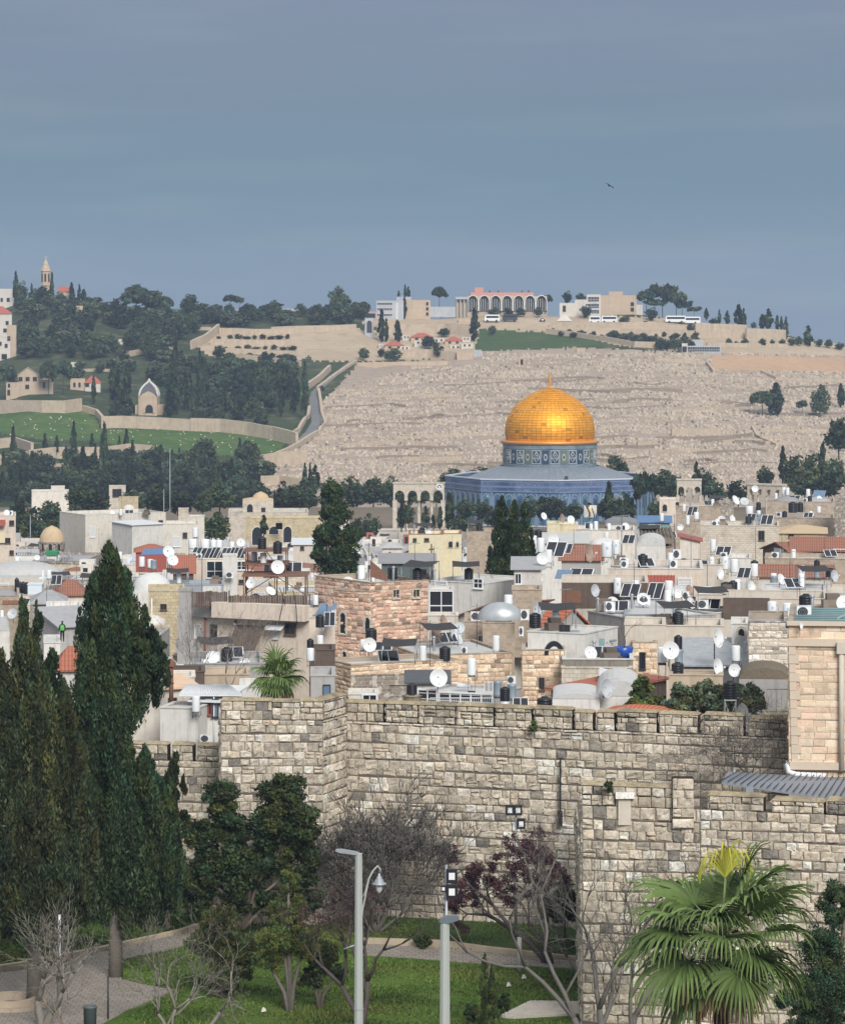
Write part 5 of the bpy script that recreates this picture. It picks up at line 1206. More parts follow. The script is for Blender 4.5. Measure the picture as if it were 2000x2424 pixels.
def rack(label,fr,xs,ytop,ybot,D,dep,decks,m=rust_metal):
 x0=V(fr,xs[0],0)[0];x1=V(fr,xs[1],0)[0];p=at(x0,V(fr,0,ybot)[1],D);w=(x1-x0)*D/F;h=zat(V(fr,0,ytop)[1],D)-p . z;root=empty('tank_rack',p,label,'steel rack');n=max(2,int(w/2.2)+1)
 for i in range(n):
  for y in(0,dep):
   mb=MB();x=w*i/(n-1);mb . box(x-.05,y-.05,-1.5,x+.05,y+.05,h);mb . build('post',m,root)
 for f in decks:mb=MB();mb . box(-.2,-.2,h*f-.1,w+.2,dep+.2,h*f);mb . build('deck',m,root)
 mb=MB();mb . tube([(0,0,0),(w*.5,0,h)],.04,4);mb . tube([(w*.5,0,h),(w,0,0)],.04,4);mb . build('brace',m,root)
rack('rusty steel rack carrying two black tanks over the boarded terrace','M',(795,1170),486,740,318,4,(1.0,.52));rack('wider lower deck of rusty steel over the boarded terrace','M',(778,1356),720,900,315,5,(1.0,))
def board_fence(label,fr,pts,ytop,ybot,D,m,rail=True,name='board_fence',slats=.16,D1=None):
 p0=at(V(fr,pts[0],0)[0],V(fr,0,ybot)[1],D);p1=at(V(fr,pts[1],0)[0],V(fr,0,ybot)[1],D1 or D);d=p1-p0;ln=math . hypot(d . x,d . y);h=(V(fr,0,ybot)[1]-V(fr,0,ytop)[1])*D/F
 root=empty(name,p0,label,'fence',rz=math . atan2(d . y,d . x));mb=MB();n=int(ln/slats);rg=random . Random(n)
 for i in range(n):mb . box(i*slats,0,rg . uniform(-.03,.03),i*slats+slats*.9,.03,h+rg . uniform(-.05,.05),0,rg . uniform(.7,1.3))
 mb . build('boards',m,root);k=max(2,int(ln/2.5))
 for i in range(k+1):mb=MB();mb . box(ln*i/k-.05,.03,-.2,ln*i/k+.05,.13,h+.1);mb . build('post',dark_metal,root)
 return root
board_fence('dark woven screen along the edge of the roof terrace','M',(290,640),872,1018,291.5,wood_dark);board_fence('brown stick fence round the steel rack terrace','M',(640,1392),905,1010,290.5,wood_dark,slats=.22)
mb=MB();p=at(*V('M',250,995),292.5);mb . box(0,0,0,45*.22*292/F,.8,120*.22*292/F);o=mb . build('brick_pier',tile_red,loc=p);tag(o,'short red brick pier at the corner of the dark woven screen','pier')
put('boiler','L',1360,330,1416,428,hA5,'white boiler before the red walled rooftop room',D=470,leg=1.5);put('boiler','L',1444,355,1500,440,hA5,'small white boiler beside a grey tank near the red walled room',D=468,leg=1);put('steel_tank','L',1474,372,1534,468,hA5,'grey zinc tank beside the small white boiler near the red walled room',D=465,leg=.4)
put('white_dish','L',1614,222,1680,328,hA5b,'upper of two white dishes beside the red dormer roof',D=428,az=R(25));put('white_dish','L',1654,306,1722,408,hA5b,'lower of two white dishes beside the red dormer roof',D=427,az=R(25))
p0=at(*V('A',962,326),478);mb=MB();w=208*.3*478/F;mb . add([(0,0,0),(w,0,.1),(w+.3,3,.7),(.4,3,.6),(0,0,-.05),(w,0,.05),(w+.3,3,.65),(.4,3,.55)],[(0,1,2,3),(7,6,5,4),(0,4,5,1),(1,5,6,2),(2,6,7,3),(3,7,4,0)]);[mb . tube([(x,.1,0),(x,.1,-2.4)],.05,4)for x in(.2,w-.2)];o=mb . build('tarpaulin_canopy',blue_tarp,loc=p0);tag(o,'blue tarpaulin stretched beside the red walled room','canopy')
for(a,b,c,d),lb in(((100,485,130,580),'black tank at the back of the black tank line'),((114,510,150,582),'black tank second in the black tank line'),((140,512,178,590),'black tank third in the black tank line'),((160,516,205,596),'black tank next to the pale box on the grey roof')):put('black_tank','A',a,b,c,d,hL0,lb,'black tanks on the grey roof',leg=.3)
p=at(*V('A',190,600),385);mb=MB();mb . box(0,0,0,96*.3*385/F,2,66*.3*385/F);mb . box(-.06,-.06,66*.3*385/F,96*.3*385/F+.06,2.06,66*.3*385/F+.1);o=mb . build('cold_water_box',plain('pale_blue_white_paint',(.60,.68,.73),.5),loc=p);tag(o,'pale square water box beside the black tanks','water tank')
def cross(label,fr,x,y0,y1,arm,D,m):
 p=at(*V(fr,x,y1),D);h=(y1-y0)*FR[fr][3]*D/F;a=arm*FR[fr][2]*D/F;mb=MB();t=h*.035;mb . box(-t,-t,-1,t,t,h);mb . box(-a,-t*.9,h*.70,a,t*.9,h*.70+2*t);o=mb . build('cross',m,loc=p);tag(o,label,'cross')
cross('tall white cross standing on the grey rooftops','A',296,432,640,26,388,white_metal);cross('rust brown iron cross on a steel roof frame','C',1115,132,300,22,340,rust_metal)
put('boiler','A',0,708,26,775,hL6,'white boiler at the picture edge above a black frame',D=300,leg=1.5);put('grey_dish_aerial','A',66,700,106,766,hL6,'yellowish dish half behind the double cypress',D=299,az=R(-20))
put('boiler','A',318,432,352,492,hL1,'white boiler beside the tall white cross',D=386,leg=1.2);put('solar_collector','A',345,488,420,545,hL1,'tilted collector behind the patched tile roof',D=390)
put('white_dish','A',240,330,270,366,hL1,'small white dish among pale roofs below the tan dome',D=520,leg=1);put('boiler','A',98,342,136,380,hL0,'squat white boiler below the peach apartment block',D=500,leg=.8)
p=at(*V('A',320,356),560);mb=MB();w=66*.3*560/F;h=50*.3*560/F;mb . box(0,0,0,w,2.5,h*.5);o=mb . build('kiosk',white_wall,loc=p);mb=MB();mb . box(-.2,-.3,h*.5,w+.2,2.8,h);k=mb . build('awning',plain('green_awning_cloth',(.02,.22,.10),.7),o);tag(o,'white rooftop kiosk with a green awning below the tan dome','kiosk')
p=at(*V('A',1040,850),318);mb=MB();mb . tube([(0,0,0),(0,0,3)],.06,6);root=empty('parasol',p,'white scalloped parasol before the yellow rubble house','parasol');mb . build('pole',white_metal,root);mb=MB();rr_=103*.3*318/F;hh=58*.3*318/F;z0=55*.3*318/F
mb . lathe([(rr_,z0-.12),(rr_,z0),(rr_*.8,z0+hh*.5),(rr_*.45,z0+hh*.85),(.05,z0+hh)],10);mb . build('canopy',white_wall,root)
put('air_conditioner','B',878,220,952,272,hB1,'wall unit under the slab of the peach house beside another',D=291,leg=0);put('air_conditioner','B',1002,222,1052,266,hB1,'narrow wall unit near the sloping brown screen',D=290.4,leg=0)
put('blue_collector','B',1560,112,1712,212,hB5,'blue solar collector tilted behind the wall palm',rz=R(-25));put('rusty_dish','B',1612,52,1700,128,hB5,'rust tinted dish at the side of the pink tower',az=R(55),el=R(30),D=270)
put('boiler','B',1530,30,1574,112,hB5,'slim white boiler at the terrace corner of the peach house',D=274,leg=2)
put('black_tank','B',1552,245,1624,352,hB5,'upper black tank on a white stand by the pink tower wing',D=263,leg=.3);put('boiler','B',1560,362,1616,466,hB5,'white boiler right under the upper black tank',D=261,leg=.4);put('black_tank','B',1480,388,1536,484,hB5b,'lower slim black tank above a white boiler behind the palm',D=252,leg=.3);put('boiler','B',1478,490,1540,594,hB5b,'white boiler under the slim black tank behind the palm',D=251,leg=.5)
put('solar_collector','B',1620,300,1712,400,hB5,'steep grey collector squeezed against the pink tower wing',D=264)
put('boiler','B',612,560,668,640,hB3b,'white boiler behind bare twigs below the red drainpipe',leg=.4);put('white_dish','B',930,560,1002,652,hB3b,'round white dish between bare twigs and the wall palm',az=R(10))
put('boiler','B',536,1012,602,1142,hB4b,'white boiler fixed to the tank room by the wall',D=216.4,leg=.4);put('air_conditioner','B',606,1176,692,1242,hB4b,'white cased unit at the foot of the tank room',D=216.2,leg=0);put('air_conditioner','B',266,776,334,842,hB4,'white unit on brackets under the peach barrel roof',D=221,leg=0)
p=at(*V('B',366,920),220.5);mb=MB();hh=290*.25*220/F;mb . tube([(0,0,0),(0,0,hh)],.14,8);mb . lathe([(.3,hh+.1),(.3,hh+.35),(.05,hh+.6)],8);mb . tube([(0,0,hh),(0,0,hh+.4)],.1,6);o=mb . build('stove_pipe',rust_metal,loc=p);tag(o,'brown stove pipe with a cap above the cream shed house','chimney pipe')
put('white_dish','C',388,404,466,514,hC1w,'round white dish on the wing of the pink tower',az=R(18),el=R(12));put('boiler','C',510,308,572,422,hC1w,'white boiler on a tripod above the wing of the pink tower',leg=.9);put('boiler','C',604,338,652,436,hC1,'second white boiler beside a rusty panel on the pink tower')
put('grey_dish_aerial','C',724,318,850,424,hC1,'large grey dish leaning beside the rusty panel on the pink tower',az=R(58),el=R(12));put('black_tank','C',958,328,1044,438,hC1,'black square looking tank on the edge of the pink tower',D=288)
p=at(*V('C',610,440),289);m_=.25*289/F;mb=MB();mb . extr([(0,40*m_),(140*m_,0),(140*m_,60*m_),(0,178*m_)],0,.12);[mb . tube([(x*m_,.3,-.2),(x*m_,.1,60*m_)],.05,4)for x in(10,130)];o=mb . build('tilted_rusty_sheet',rust_metal,loc=p);tag(o,'rust red slanting panel on top of the pink tower','panel')
put('rooftop_aerial','C',590,120,612,430,hC1,'thin dark aerial mast on the pink tower')
put('black_tank','C',574,822,666,940,hC7,'dark blue black tank on a stand before the double arched window',D=276,leg=2.6);put('boiler','C',526,938,570,1028,hC7,'slim white boiler under the blue black tank',D=272,leg=1.2);put('white_dish','C',566,960,642,1072,hC7,'round white dish under the blue black tank',D=271,az=R(20),el=R(12),leg=.6);put('solar_collector','C',645,1030,790,1090,hC7,'low black collector on the coping of the tan stone house',D=272)
put('rusty_dish','C',1140,716,1272,830,hC7b,'brown rusty dish tipped back above its orange neighbour',D=279,az=R(62),el=R(10),leg=1.5);put('rusty_dish','C',1064,806,1220,952,hC7b,'largest rust stained dish leaning over the white roof',D=277,az=R(60),el=R(8),leg=.5);put('grey_dish_aerial','C',1312,780,1372,866,hC7b,'small upright grey dish behind the rust stained dishes',D=281,az=R(10),leg=1.0);put('grey_dish_aerial','C',1250,872,1384,972,hC7b,'pale grey dish lying low beside the rust stained dishes',D=278,az=R(50),el=R(35),leg=.3)
put('boiler','F',1236,274,1306,412,hF1b,'tall white boiler on a black stand before the honey stone house',D=229,leg=1.6);put('white_dish','F',948,366,1048,506,hF1b,'big oval white dish on the low white roof behind the battlements',D=227,az=R(12),el=R(14),leg=.2);put('air_conditioner','F',1190,176,1236,240,hC7b,'small white box unit in the broad white coated roof')
p=at(*V('F',1150,516),230);mb=MB();m_=.25*230/F;mb . lathe([(.02,0),(20*m_,0),(20*m_,110*m_),(.02,110*m_)],14,M=Matrix . Translation((0,0,20*m_))@Matrix . Rotation(R(90),4,'Y'));o=mb . build('lying_boiler',white_metal,loc=p);tag(o,'white boiler lying on its side on the low white roof','boiler')
put('black_tank','F',738,486,824,578,hF1c,'black tank with a red cap on a round stone pillar',D=222,leg=0)
p=at(*V('F',784,660),222);mb=MB();mb . lathe([(.62,-1.5),(.6,0),(.58,78*.25*222/F),(.66,80*.25*222/F),(.05,84*.25*222/F)],14);o=mb . build('stone_pillar',st_yellow,loc=p);tag(o,'short round yellow stone pillar under a black tank','pillar')
put('steel_tank','F',1450,456,1520,590,hF1b,'grey steel tank behind the paired battlement tanks',D=224,leg=1.6);put('steel_tank','F',1566,482,1640,612,hF1b,'grey steel tank on the far side of the slim black tank',D=223,leg=1.6);put('black_tank','F',1504,506,1586,624,hF1b,'slim black tank between two grey steel tanks',D=220,leg=.2);put('boiler','F',1508,624,1584,690,hF1b,'squat white boiler below the slim black tank',D=220,leg=.3);put('air_conditioner','F',1564,418,1632,482,hF1b,'white cased unit above the grey steel tanks',D=226,leg=1)
put('solar_collector','F',1612,614,1740,690,hF1b,'low black collector beside the squat white boiler',D=219);put('solar_collector','F',1376,474,1448,545,hF1b,'white framed black panel at the end of the low white roof',D=226,el=R(70))
put('air_conditioner','C',1440,686,1522,762,hC9,'white cased unit beside the silvery bubble roof')
def railing(label,fr,x0,x1,ytop,ybot,D,m=white_metal,step=.14,D1=None,name='railing',slope=0):
 p0=at(V(fr,x0,0)[0],V(fr,0,ybot)[1],D);p1=at(V(fr,x1,0)[0],V(fr,0,ybot)[1],D1 or D);d=p1-p0;ln=math . hypot(d . x,d . y);h=(ybot-ytop)*FR[fr][3]*D/F;root=empty(name,p0,label,'railing',rz=math . atan2(d . y,d . x));n=int(ln/step);mb=MB()
 for i in range(n+1):mb . box(i*step-.012,-.012,0,i*step+.012,.012,h+slope*i*step,0)
 mb . build('bars',m,root);mb=MB();mb . tube([(0,0,h),(ln,0,h+slope*ln)],.03,5);mb . tube([(0,0,.08),(ln,0,.08+slope*ln)],.02,5);mb . build('rail',m,root)
railing('white railing along the low glazed lean to','F',930,1452,600,676,221);railing('dark railing beside the small slate gabled hut','F',596,740,496,600,226,dark_metal);railing('rusty fence panels beyond the grey steel tanks','G',345,590,825,930,228,rust_metal,.3)
railing('yellow balcony railing against the beige stone house','H',1020,1228,818,1030,205,yellow_wall,.3);railing('thin spiked iron fence on the city wall walk','H',700,1190,1405,1600,201,dark_metal,.42);railing('low dark mesh fence under the beige stone house','H',1330,1900,1570,1640,192,dark_metal,.3)
p=at(*V('H',1015,1100),205);mb=MB();mb . box(0,0,-3,220*.225*205/F,2.5,50*.225*205/F);o=mb . build('balcony',yellow_wall,loc=p);tag(o,'cream balcony slab below the yellow railing','balcony')
p0=at(1482,1609,180.5);q0=[at(1482,1609,180.5)-p0,at(1790,1656,180.5)-p0,at(1790,1604,192)-p0,at(1495,1586,192)-p0];mb=MB()
def P_(x,f):return q0[0]. lerp(q0[1],x). lerp(q0[3]. lerp(q0[2],x),f)
mb . add(q0+[v-Vector((0,0,.06))for v in q0],[(0,1,2,3),(7,6,5,4),(0,4,5,1),(1,5,6,2),(2,6,7,3),(3,7,4,0)],0)
root=empty('mesh_roof',p0,'grey sheet roof with slanting bars behind the nearest bastion','roof');mb . build('sheet',plain('blue_grey_sheet',(.20,.22,.25),.5,var=.12),root);mb=MB()
for i in range(24):mb . tube([Vector(P_(i/23,0))+Vector((0,0,.12)),Vector(P_(min(1,i/23+.08),1))+Vector((0,0,.12))],.035,4)
mb . build('bars',dark_metal,root)
for x in(.2,.62):mb=MB();q=Vector(P_(x,0));mb . box(q . x-.3,q . y-.1,q . z-6,q . x+.1,q . y+.2,q . z);mb . build('post',grey_metal,root)
put('grey_dish_aerial','H',688,1540,764,1660,None,'thin grey dish seen edge on above the mesh roof',D=191,az=R(80),el=R(10),leg=.6)
T=[('boiler','D',398,358,466,482,hD1,'white boiler with dark straps by the cypress top',340,1.6),('boiler','D',468,372,536,502,hD1,'white boiler standing in front of the strapped one',336,1.4),('black_tank','D',444,282,512,376,hD1,'black tank raised above two white boilers by the cypress',342,.2),('black_tank','D',626,358,674,430,hD2,'small black tank before a white sheeted roof',372,.3),('boiler','D',1056,440,1152,576,hD4,'broad white boiler with blue lettering above the peach house',352,.8),('boiler','D',1150,420,1222,552,hD4,'tall white boiler behind the broad lettered one',356,.9),('black_tank','D',1386,505,1478,638,hD4,'big black tank on the flat roof of the peach house',337,.1),('boiler','D',1166,756,1236,902,hD5,'white boiler with a blue ring mark on the board screen',299,.6),('boiler','D',1330,786,1402,914,hD5,'white boiler next to the red awning',298.5,.6),('boiler','D',1632,832,1708,970,hD5,'white boiler under the red awning end',297,.8),('boiler','D',166,880,244,1014,hG0,'white boiler on a rusty stand above the silvery bubble roof',288,1.9),('boiler','D',944,242,978,308,hD9,'slim white boiler on the flat tan rooftop',458,.4),('boiler','D',1104,244,1142,308,hD9,'slim white boiler near a tall dark pole',459,.4),('boiler','D',1082,306,1122,380,hD9,'white boiler lower down beside the tan rooftop',440,1),('black_tank','D',1244,268,1270,328,hD9,'small black tank on the tall dark pole roof',456,.4),('boiler','D',1588,150,1624,222,hD9b,'white boiler standing on the blue tarpaulin roof',498,.3),('boiler','D',540,552,606,672,hD1,'white boiler behind a round dish on the patched roof',322,.6),('boiler','E',608,774,674,892,hE10,'white boiler with dark lettering by the plain box room',346,.6),('boiler','E',690,800,762,924,hE10,'white boiler in front of the plain box room',342,.4),('black_tank','E',874,756,944,866,hE10,'tall black tank stacked above a white boiler',338,.1),('boiler','E',874,868,942,986,hE10,'white boiler beneath the tall black tank',337,.4),('steel_tank','E',1052,900,1120,1000,hE8,'grey tank with a white lid before the striped roofs',330,.3),('boiler','E',1056,876,1112,930,hE8,'small white boiler top above the grey tank',332,1),('boiler','E',1312,804,1370,900,hE8,'white boiler against the striped pantile roofs',334,.6),('black_tank','E',1452,752,1506,830,hE8,'black tank above a grey tank by the striped roofs',333,.2),('steel_tank','E',1452,826,1508,920,hE8,'grey tank below a black tank by the striped roofs',332,.3),('black_tank','E',1560,826,1652,912,hE8,'wide black tank near the end of the striped roofs',333,.3),('boiler','E',1028,1134,1112,1284,hE7f,'large white boiler with blue mark before the dark boards',277,.7),('boiler','E',1166,1148,1254,1298,hE7f,'large white boiler with faint mark before the dark boards',276,.7),('boiler','E',1432,1180,1514,1270,hE7f,'white boiler sunk behind the teal rack',275,.4),('black_tank','E',602,954,690,1054,hE12b,'dark blue black tank above the dark board terrace',305,.2),('boiler','E',92,1026,166,1158,hE12b,'white boiler standing by the twin round dishes',303,.5),('black_tank','E',188,236,222,290,hE6b,'small black tank above a white boiler under the tall arcade',622,.2),('boiler','E',190,288,220,348,hE6b,'white boiler below the small black tank under the tall arcade',621,.5),('boiler','E',250,302,282,368,hE6b,'white boiler below the tall narrow arcade',612,.5),('boiler','E',44,336,80,416,hE6,'white boiler at the blue tarpaulin end',520,.4),('boiler','E',282,350,318,430,hE6b,'white boiler before the jumbled stone terrace',560,.5),('boiler','E',354,386,402,452,hE6d,'broad white boiler above the red tented room',470,.4),('black_tank','E',924,224,968,302,hE1,'slender black tank on a white base over the cream stone house',560,.3),('boiler','E',932,302,966,340,hE1,'white boiler base under the slender black tank',559,.3),('steel_tank','E',926,334,972,402,hE1,'grey tank on the roof of the long cream stone house',480,.3),('boiler','E',830,262,896,336,hE1,'pair width white boiler by the ruin wall',540,.8),('boiler','E',1160,92,1194,160,hE3,'white boiler beside its twin above the low grey dome',652,.5),('boiler','E',1194,96,1228,162,hE3,'white boiler on the edge above the low grey dome',651,.5),('boiler','E',1380,106,1418,180,hE3,'lone white boiler on the wide cracked dome',655,.4),('black_tank','E',1218,222,1300,322,hE3b,'big dark green black tank in front of the old stone house',580,.1),('black_tank','E',1300,224,1356,318,hE3b,'narrower dark tank touching the big one by the old stone house',582,.1),('boiler','E',1478,266,1516,322,hE3b,'small white boiler on the grey terrace roof',583,.2),('boiler','E',504,566,558,680,hE10b,'tall white boiler behind the green railing terrace',360,.4),('boiler','H',24,432,108,574,hH3c,'white boiler on tall thin legs beside a round dish',232,3.4),('black_tank','H',174,322,250,452,hH3c,'narrow black tank topping a grey column',234,.1),('steel_tank','H',180,452,254,586,hH3c,'grey column tank under the narrow black tank',233,.2),('black_tank','H',150,588,262,742,hH3c,'dark tank at the foot of the grey column tank',230,.3),('boiler','H',700,430,780,570,hH3,'white boiler on the grey canvas roof',237,.6),('black_tank','H',624,738,748,904,None,'dark green black tank on a white frame above the battlements',213,2.2),('black_tank','G',466,882,608,1064,None,'large dark blue tank just behind the merlons',216,.6)]
for k,fr,a,b,c,d,H,lb,D,lg in T:put(k,fr,a,b,c,d,H,lb,D=D,leg=lg,sticker='mark' in lb or 'letter' in lb)
DD=[('white_dish','D',498,130,556,192,hD3,'white dish just above the yellow block',482,40,20),('rusty_dish','D',652,140,734,222,hD3,'reddish dish above the pale yellow block',484,60,10),('white_dish','D',750,158,798,226,hD3b,'white dish behind the lower yellow block',488,20,15),('white_dish','D',480,566,556,674,hD1,'round white dish on the patched roof by the cypress',320,5,8),('white_dish','D',578,392,652,496,hD1,'pale dish behind two boilers by the cypress',345,20,12),('rusty_dish','D',854,484,1012,650,hD4,'huge brown rusty dish turned aside above the glass scraps',345,62,8),('grey_dish_aerial','D',918,792,1064,906,hD5,'grey dish with double feed in front of the board screen',296,48,8),('grey_dish_aerial','D',376,946,545,1094,hG0,'wide grey dish tipped back on the silvery bubble roof',284,55,8),('white_dish','E',586,368,630,438,hE1,'white dish on the end of the long cream stone house',482,5,10),('white_dish','E',684,368,726,434,hE1,'tilted white dish on the long cream stone house',484,45,20),('white_dish','E',212,428,252,484,hE6d,'small white dish by the red tented room',445,0,10),('white_dish','E',700,170,770,248,hE1,'bright white dish turned up before the bare trees',560,50,30),('grey_dish_aerial','E',784,190,850,254,hE1,'grey cone like dish before the low arcade',562,10,40),('white_dish','E',894,140,934,200,hE1,'round dish in front of the low arcade',563,0,8),('grey_dish_aerial','E',1010,345,1050,372,hE3,'tiny dish beneath the old stone house',600,0,8),('white_dish','E',518,834,662,950,hE12b,'long white dish leaning beside two boilers',322,55,10),('white_dish','E',816,948,936,1062,hE12b,'pale dish leaning toward the dark board terrace',304,52,12),('white_dish','E',410,1050,486,1160,hE12b,'round white dish facing out beside the tan terrace wall',301,4,6),('white_dish','E',172,1078,248,1188,hE12b,'round white dish close to the boiler below the tan corner house',302,10,6),('rusty_dish','E',258,1010,366,1108,hE12b,'orange rusted dish under the shuttered window',304,52,20),('grey_dish_aerial','E',1576,884,1696,994,hE12,'grey dish leaning at the end of the striped roofs',318,52,12),('white_dish','H',94,386,190,540,hH3c,'oval white dish between white boiler and black tank',231,12,8),('white_dish','H',472,262,664,438,hH3,'biggest white dish leaning above the grey canvas roof',238,55,8),('white_dish','H',482,540,654,696,hH3c,'big white dish leaning over the dark shrubs',229,55,8),('white_dish','H',686,588,764,704,hH3c,'small oval dish next to the big one over the shrubs',228,15,8),('grey_dish_aerial','H',690,950,888,1140,None,'grey dish leaning against the battlements',209,52,6),('grey_dish_aerial','G',1004,724,1190,896,hG6,'big grey dish on a post in the white plastered vault',220.5,50,8),('grey_dish_aerial','H',700,330,850,470,hH3,'faded grey dish lost against the canvas roof',243,40,20)]
for k,fr,a,b,c,d,H,lb,D,az,el in DD:put(k,fr,a,b,c,d,H,lb,D=D,az=R(az),el=R(el))
SS=[('D',545,470,735,590,hD1,'black collector sloping behind the round dish',330),('D',690,520,790,600,hD1,'second collector sloping toward the huge rusty dish',334),('D',760,650,985,720,hD5,'heap of dark glass panels by the huge rusty dish',312),('D',640,660,790,735,hD5,'greenish glass panel in a white frame',311),('D',1240,870,1410,975,hD5,'black collector behind the white boiler by the red awning',296),('D',1250,390,1365,460,hD4,'collector with white edge under the dark pole',372),('E',840,338,925,400,hE1,'black collector on the cream stone house',478),('E',972,352,1086,430,hE1,'large black collector over the tall window',477),('E',760,925,880,1010,hE10,'dark collector under the pale leaning dish',335),('E',300,320,392,392,hE6b,'brown backed collector below the tall arcade',600),('E',1450,150,1560,220,hE3,'teal collector on the wide cracked dome',658),('E',560,640,700,712,hE10b,'white edged collector beside the box room',358),('E',1230,170,1330,205,hE3,'dark collector on the low grey dome',650),('D',1480,860,1620,990,hD5,'dark sloping sheet under the red awning',294)]
for fr,a,b,c,d,H,lb,D in SS:put('solar_collector' if 'greenish' not in lb and 'teal' not in lb else 'blue_collector',fr,a,b,c,d,H,lb,D=D,rz=R(-18))
AA=[('D',1230,566,1292,632,hD4,'white unit on the peach house by the lettered boiler',331.5),('D',1676,560,1745,634,hD4,'white unit with a curled hose on the peach house',332),('D',1086,940,1164,1030,hG3,'white unit on the flat roof with the unfinished front',272),('E',158,658,234,744,hE10b,'tall white unit on the green railing terrace',350),('E',594,684,658,738,hE10b,'white unit by the box room lean to',352),('E',246,1112,310,1190,hE12b,'ribbed white unit beside the orange rusted dish',300),('G',300,356,342,440,hG4,'white framed unit on the alley corner',249),('G',192,694,268,764,hF1b,'white unit over the grey steel tanks',227),('D',310,1012,392,1110,hG0,'white skylight frame in the silvery bubble roof',282)]
for fr,a,b,c,d,H,lb,D in AA:put('air_conditioner',fr,a,b,c,d,H,lb,D=D,rz=R(15),leg=0)
MM=[('D',1230,130,1250,470,hD9,'tall dark pole rising before the shrine trees',400),('E',166,420,190,680,hE10b,'tall dark pole on the green railing terrace',353),('E',910,450,930,750,hE10,'thin pole before the long cream stone house',360),('E',1290,950,1306,1270,hE7f,'dark post at the corner of the roof pavilion',285),('E',1562,960,1578,1250,hE7f,'dark post at the far end of the board terrace',284),('D',795,350,810,560,hD2,'thin aerial on the broad brick red roof',364),('D',1715,180,1730,470,hD7,'dark pole beside the straw roll canopy',420),('C',1280,60,1294,160,hC4b,'thin aerial above the yellow wing',522),('A',1380,350,1392,520,hA6,'thin dark pole by the long window strip',436),('A',674,145,682,260,hA3,'dark pole before the wide cream building',600),('E',1540,530,1560,720,hE2,'pale flue pipe on the long brown tiled hall',428),('C',1360,120,1372,350,hC2,'thin pole by the grey meshed roof',400),('A',314,540,326,700,hL1,'dark lamp post before the ribbed tent roof',360)]
for fr,a,b,c,d,H,lb,D in MM:put('rooftop_aerial',fr,a,b,c,d,H,lb,D=D)
crg=random . Random(77)
for H in HOUSES:
 if not H . get('fill')or 'flat' not in H['root']['label']and 'plain' not in H['root']['label']or 'dome' in H['root']['label']:continue
 z=H['zone']
 for i in range(crg . choice([2,3,3,4])):
  k=crg . choice(['boiler','boiler','boiler','black_tank','white_dish','white_dish','solar_collector','air_conditioner','rooftop_aerial','grey_dish_aerial'])
  dd=H['D0']+crg . uniform(.6,min(4,H['depth']-.7));px=H['vx0']+(H['vx1']-H['vx0'])*crg . uniform(.1,.9);s=F/dd
  wd,ht={'boiler':(.62,1.25),'black_tank':(.9,1.2),'white_dish':(.95,.95),'solar_collector':(1.8,.8),'air_conditioner':(.9,.75),'rooftop_aerial':(.2,3),'grey_dish_aerial':(1.3,1.2)}[k]
  wd*=crg . uniform(.85,1.2);ht*=crg . uniform(.85,1.2);up=crg . uniform(.2,1.0)if k in('boiler','black_tank')else .3 if 'dish' in k else 0
  zr=H['zroof']+up;py1=HY+F*(CZ-zr)/dd
  nm={'boiler':'white boiler','black_tank':'black water tank','white_dish':'white satellite dish','solar_collector':'black solar collector','air_conditioner':'white cooling unit','rooftop_aerial':'thin aerial mast','grey_dish_aerial':'grey satellite dish'}[k]
  put(k,'V',px-wd*s/2,py1-ht*s,px+wd*s/2,py1,H,f'{nm} on one of the plain roofs {z}',f'{nm}s on plain roofs {z}',D=dd,leg=up,az=R(crg . uniform(-10,60))if 'dish' in k else None,el=R(crg . uniform(8,30))if 'dish' in k else None,rz=R(crg . uniform(-25,10)))
for H in HOUSES:
 if not H . get('fill')or H['zroof']>=H['ztop']-.05:continue
 z=H['zone']
 for i in range(crg . choice([2,3,4])):
  k=crg . choice(['shade_canopy','roof_railing','roof_railing','vent_pipe','storage_crate','storage_crate']);e=i==0 and k=='roof_railing'
  dd=H['D0']+(.35 if k=='roof_railing' else crg . uniform(.9,max(1,H['depth']-1.6)));u=crg . uniform(.2,.8);px=H['vx0']+(H['vx1']-H['vx0'])*u;s=F/dd;wd,ht={'shade_canopy':(crg . uniform(2,3.5),crg . uniform(1.4,2.1)),'roof_railing':(min(4.5,H['ln']*.38),1.1),'vent_pipe':(.35,1.2),'storage_crate':(1.1,.95)}[k];py1=HY+F*(CZ-H['zroof'])/dd
  put(k,'V',px-wd*s/2,py1-ht*s,px+wd*s/2,py1,H,{'shade_canopy':'dark shade net canopy','roof_railing':'short dark roof railing','vent_pipe':'grey capped vent pipe','storage_crate':'brownish heap of crates'}[k]+f' on a plain roof {z}',{'shade_canopy':'shade nets','roof_railing':'roof railings','vent_pipe':'vent pipes','storage_crate':'crates'}[k]+f' on plain roofs {z}',D=dd,leg=0,rz=R(crg . uniform(-12,12))if k!='roof_railing' else H['ang'])
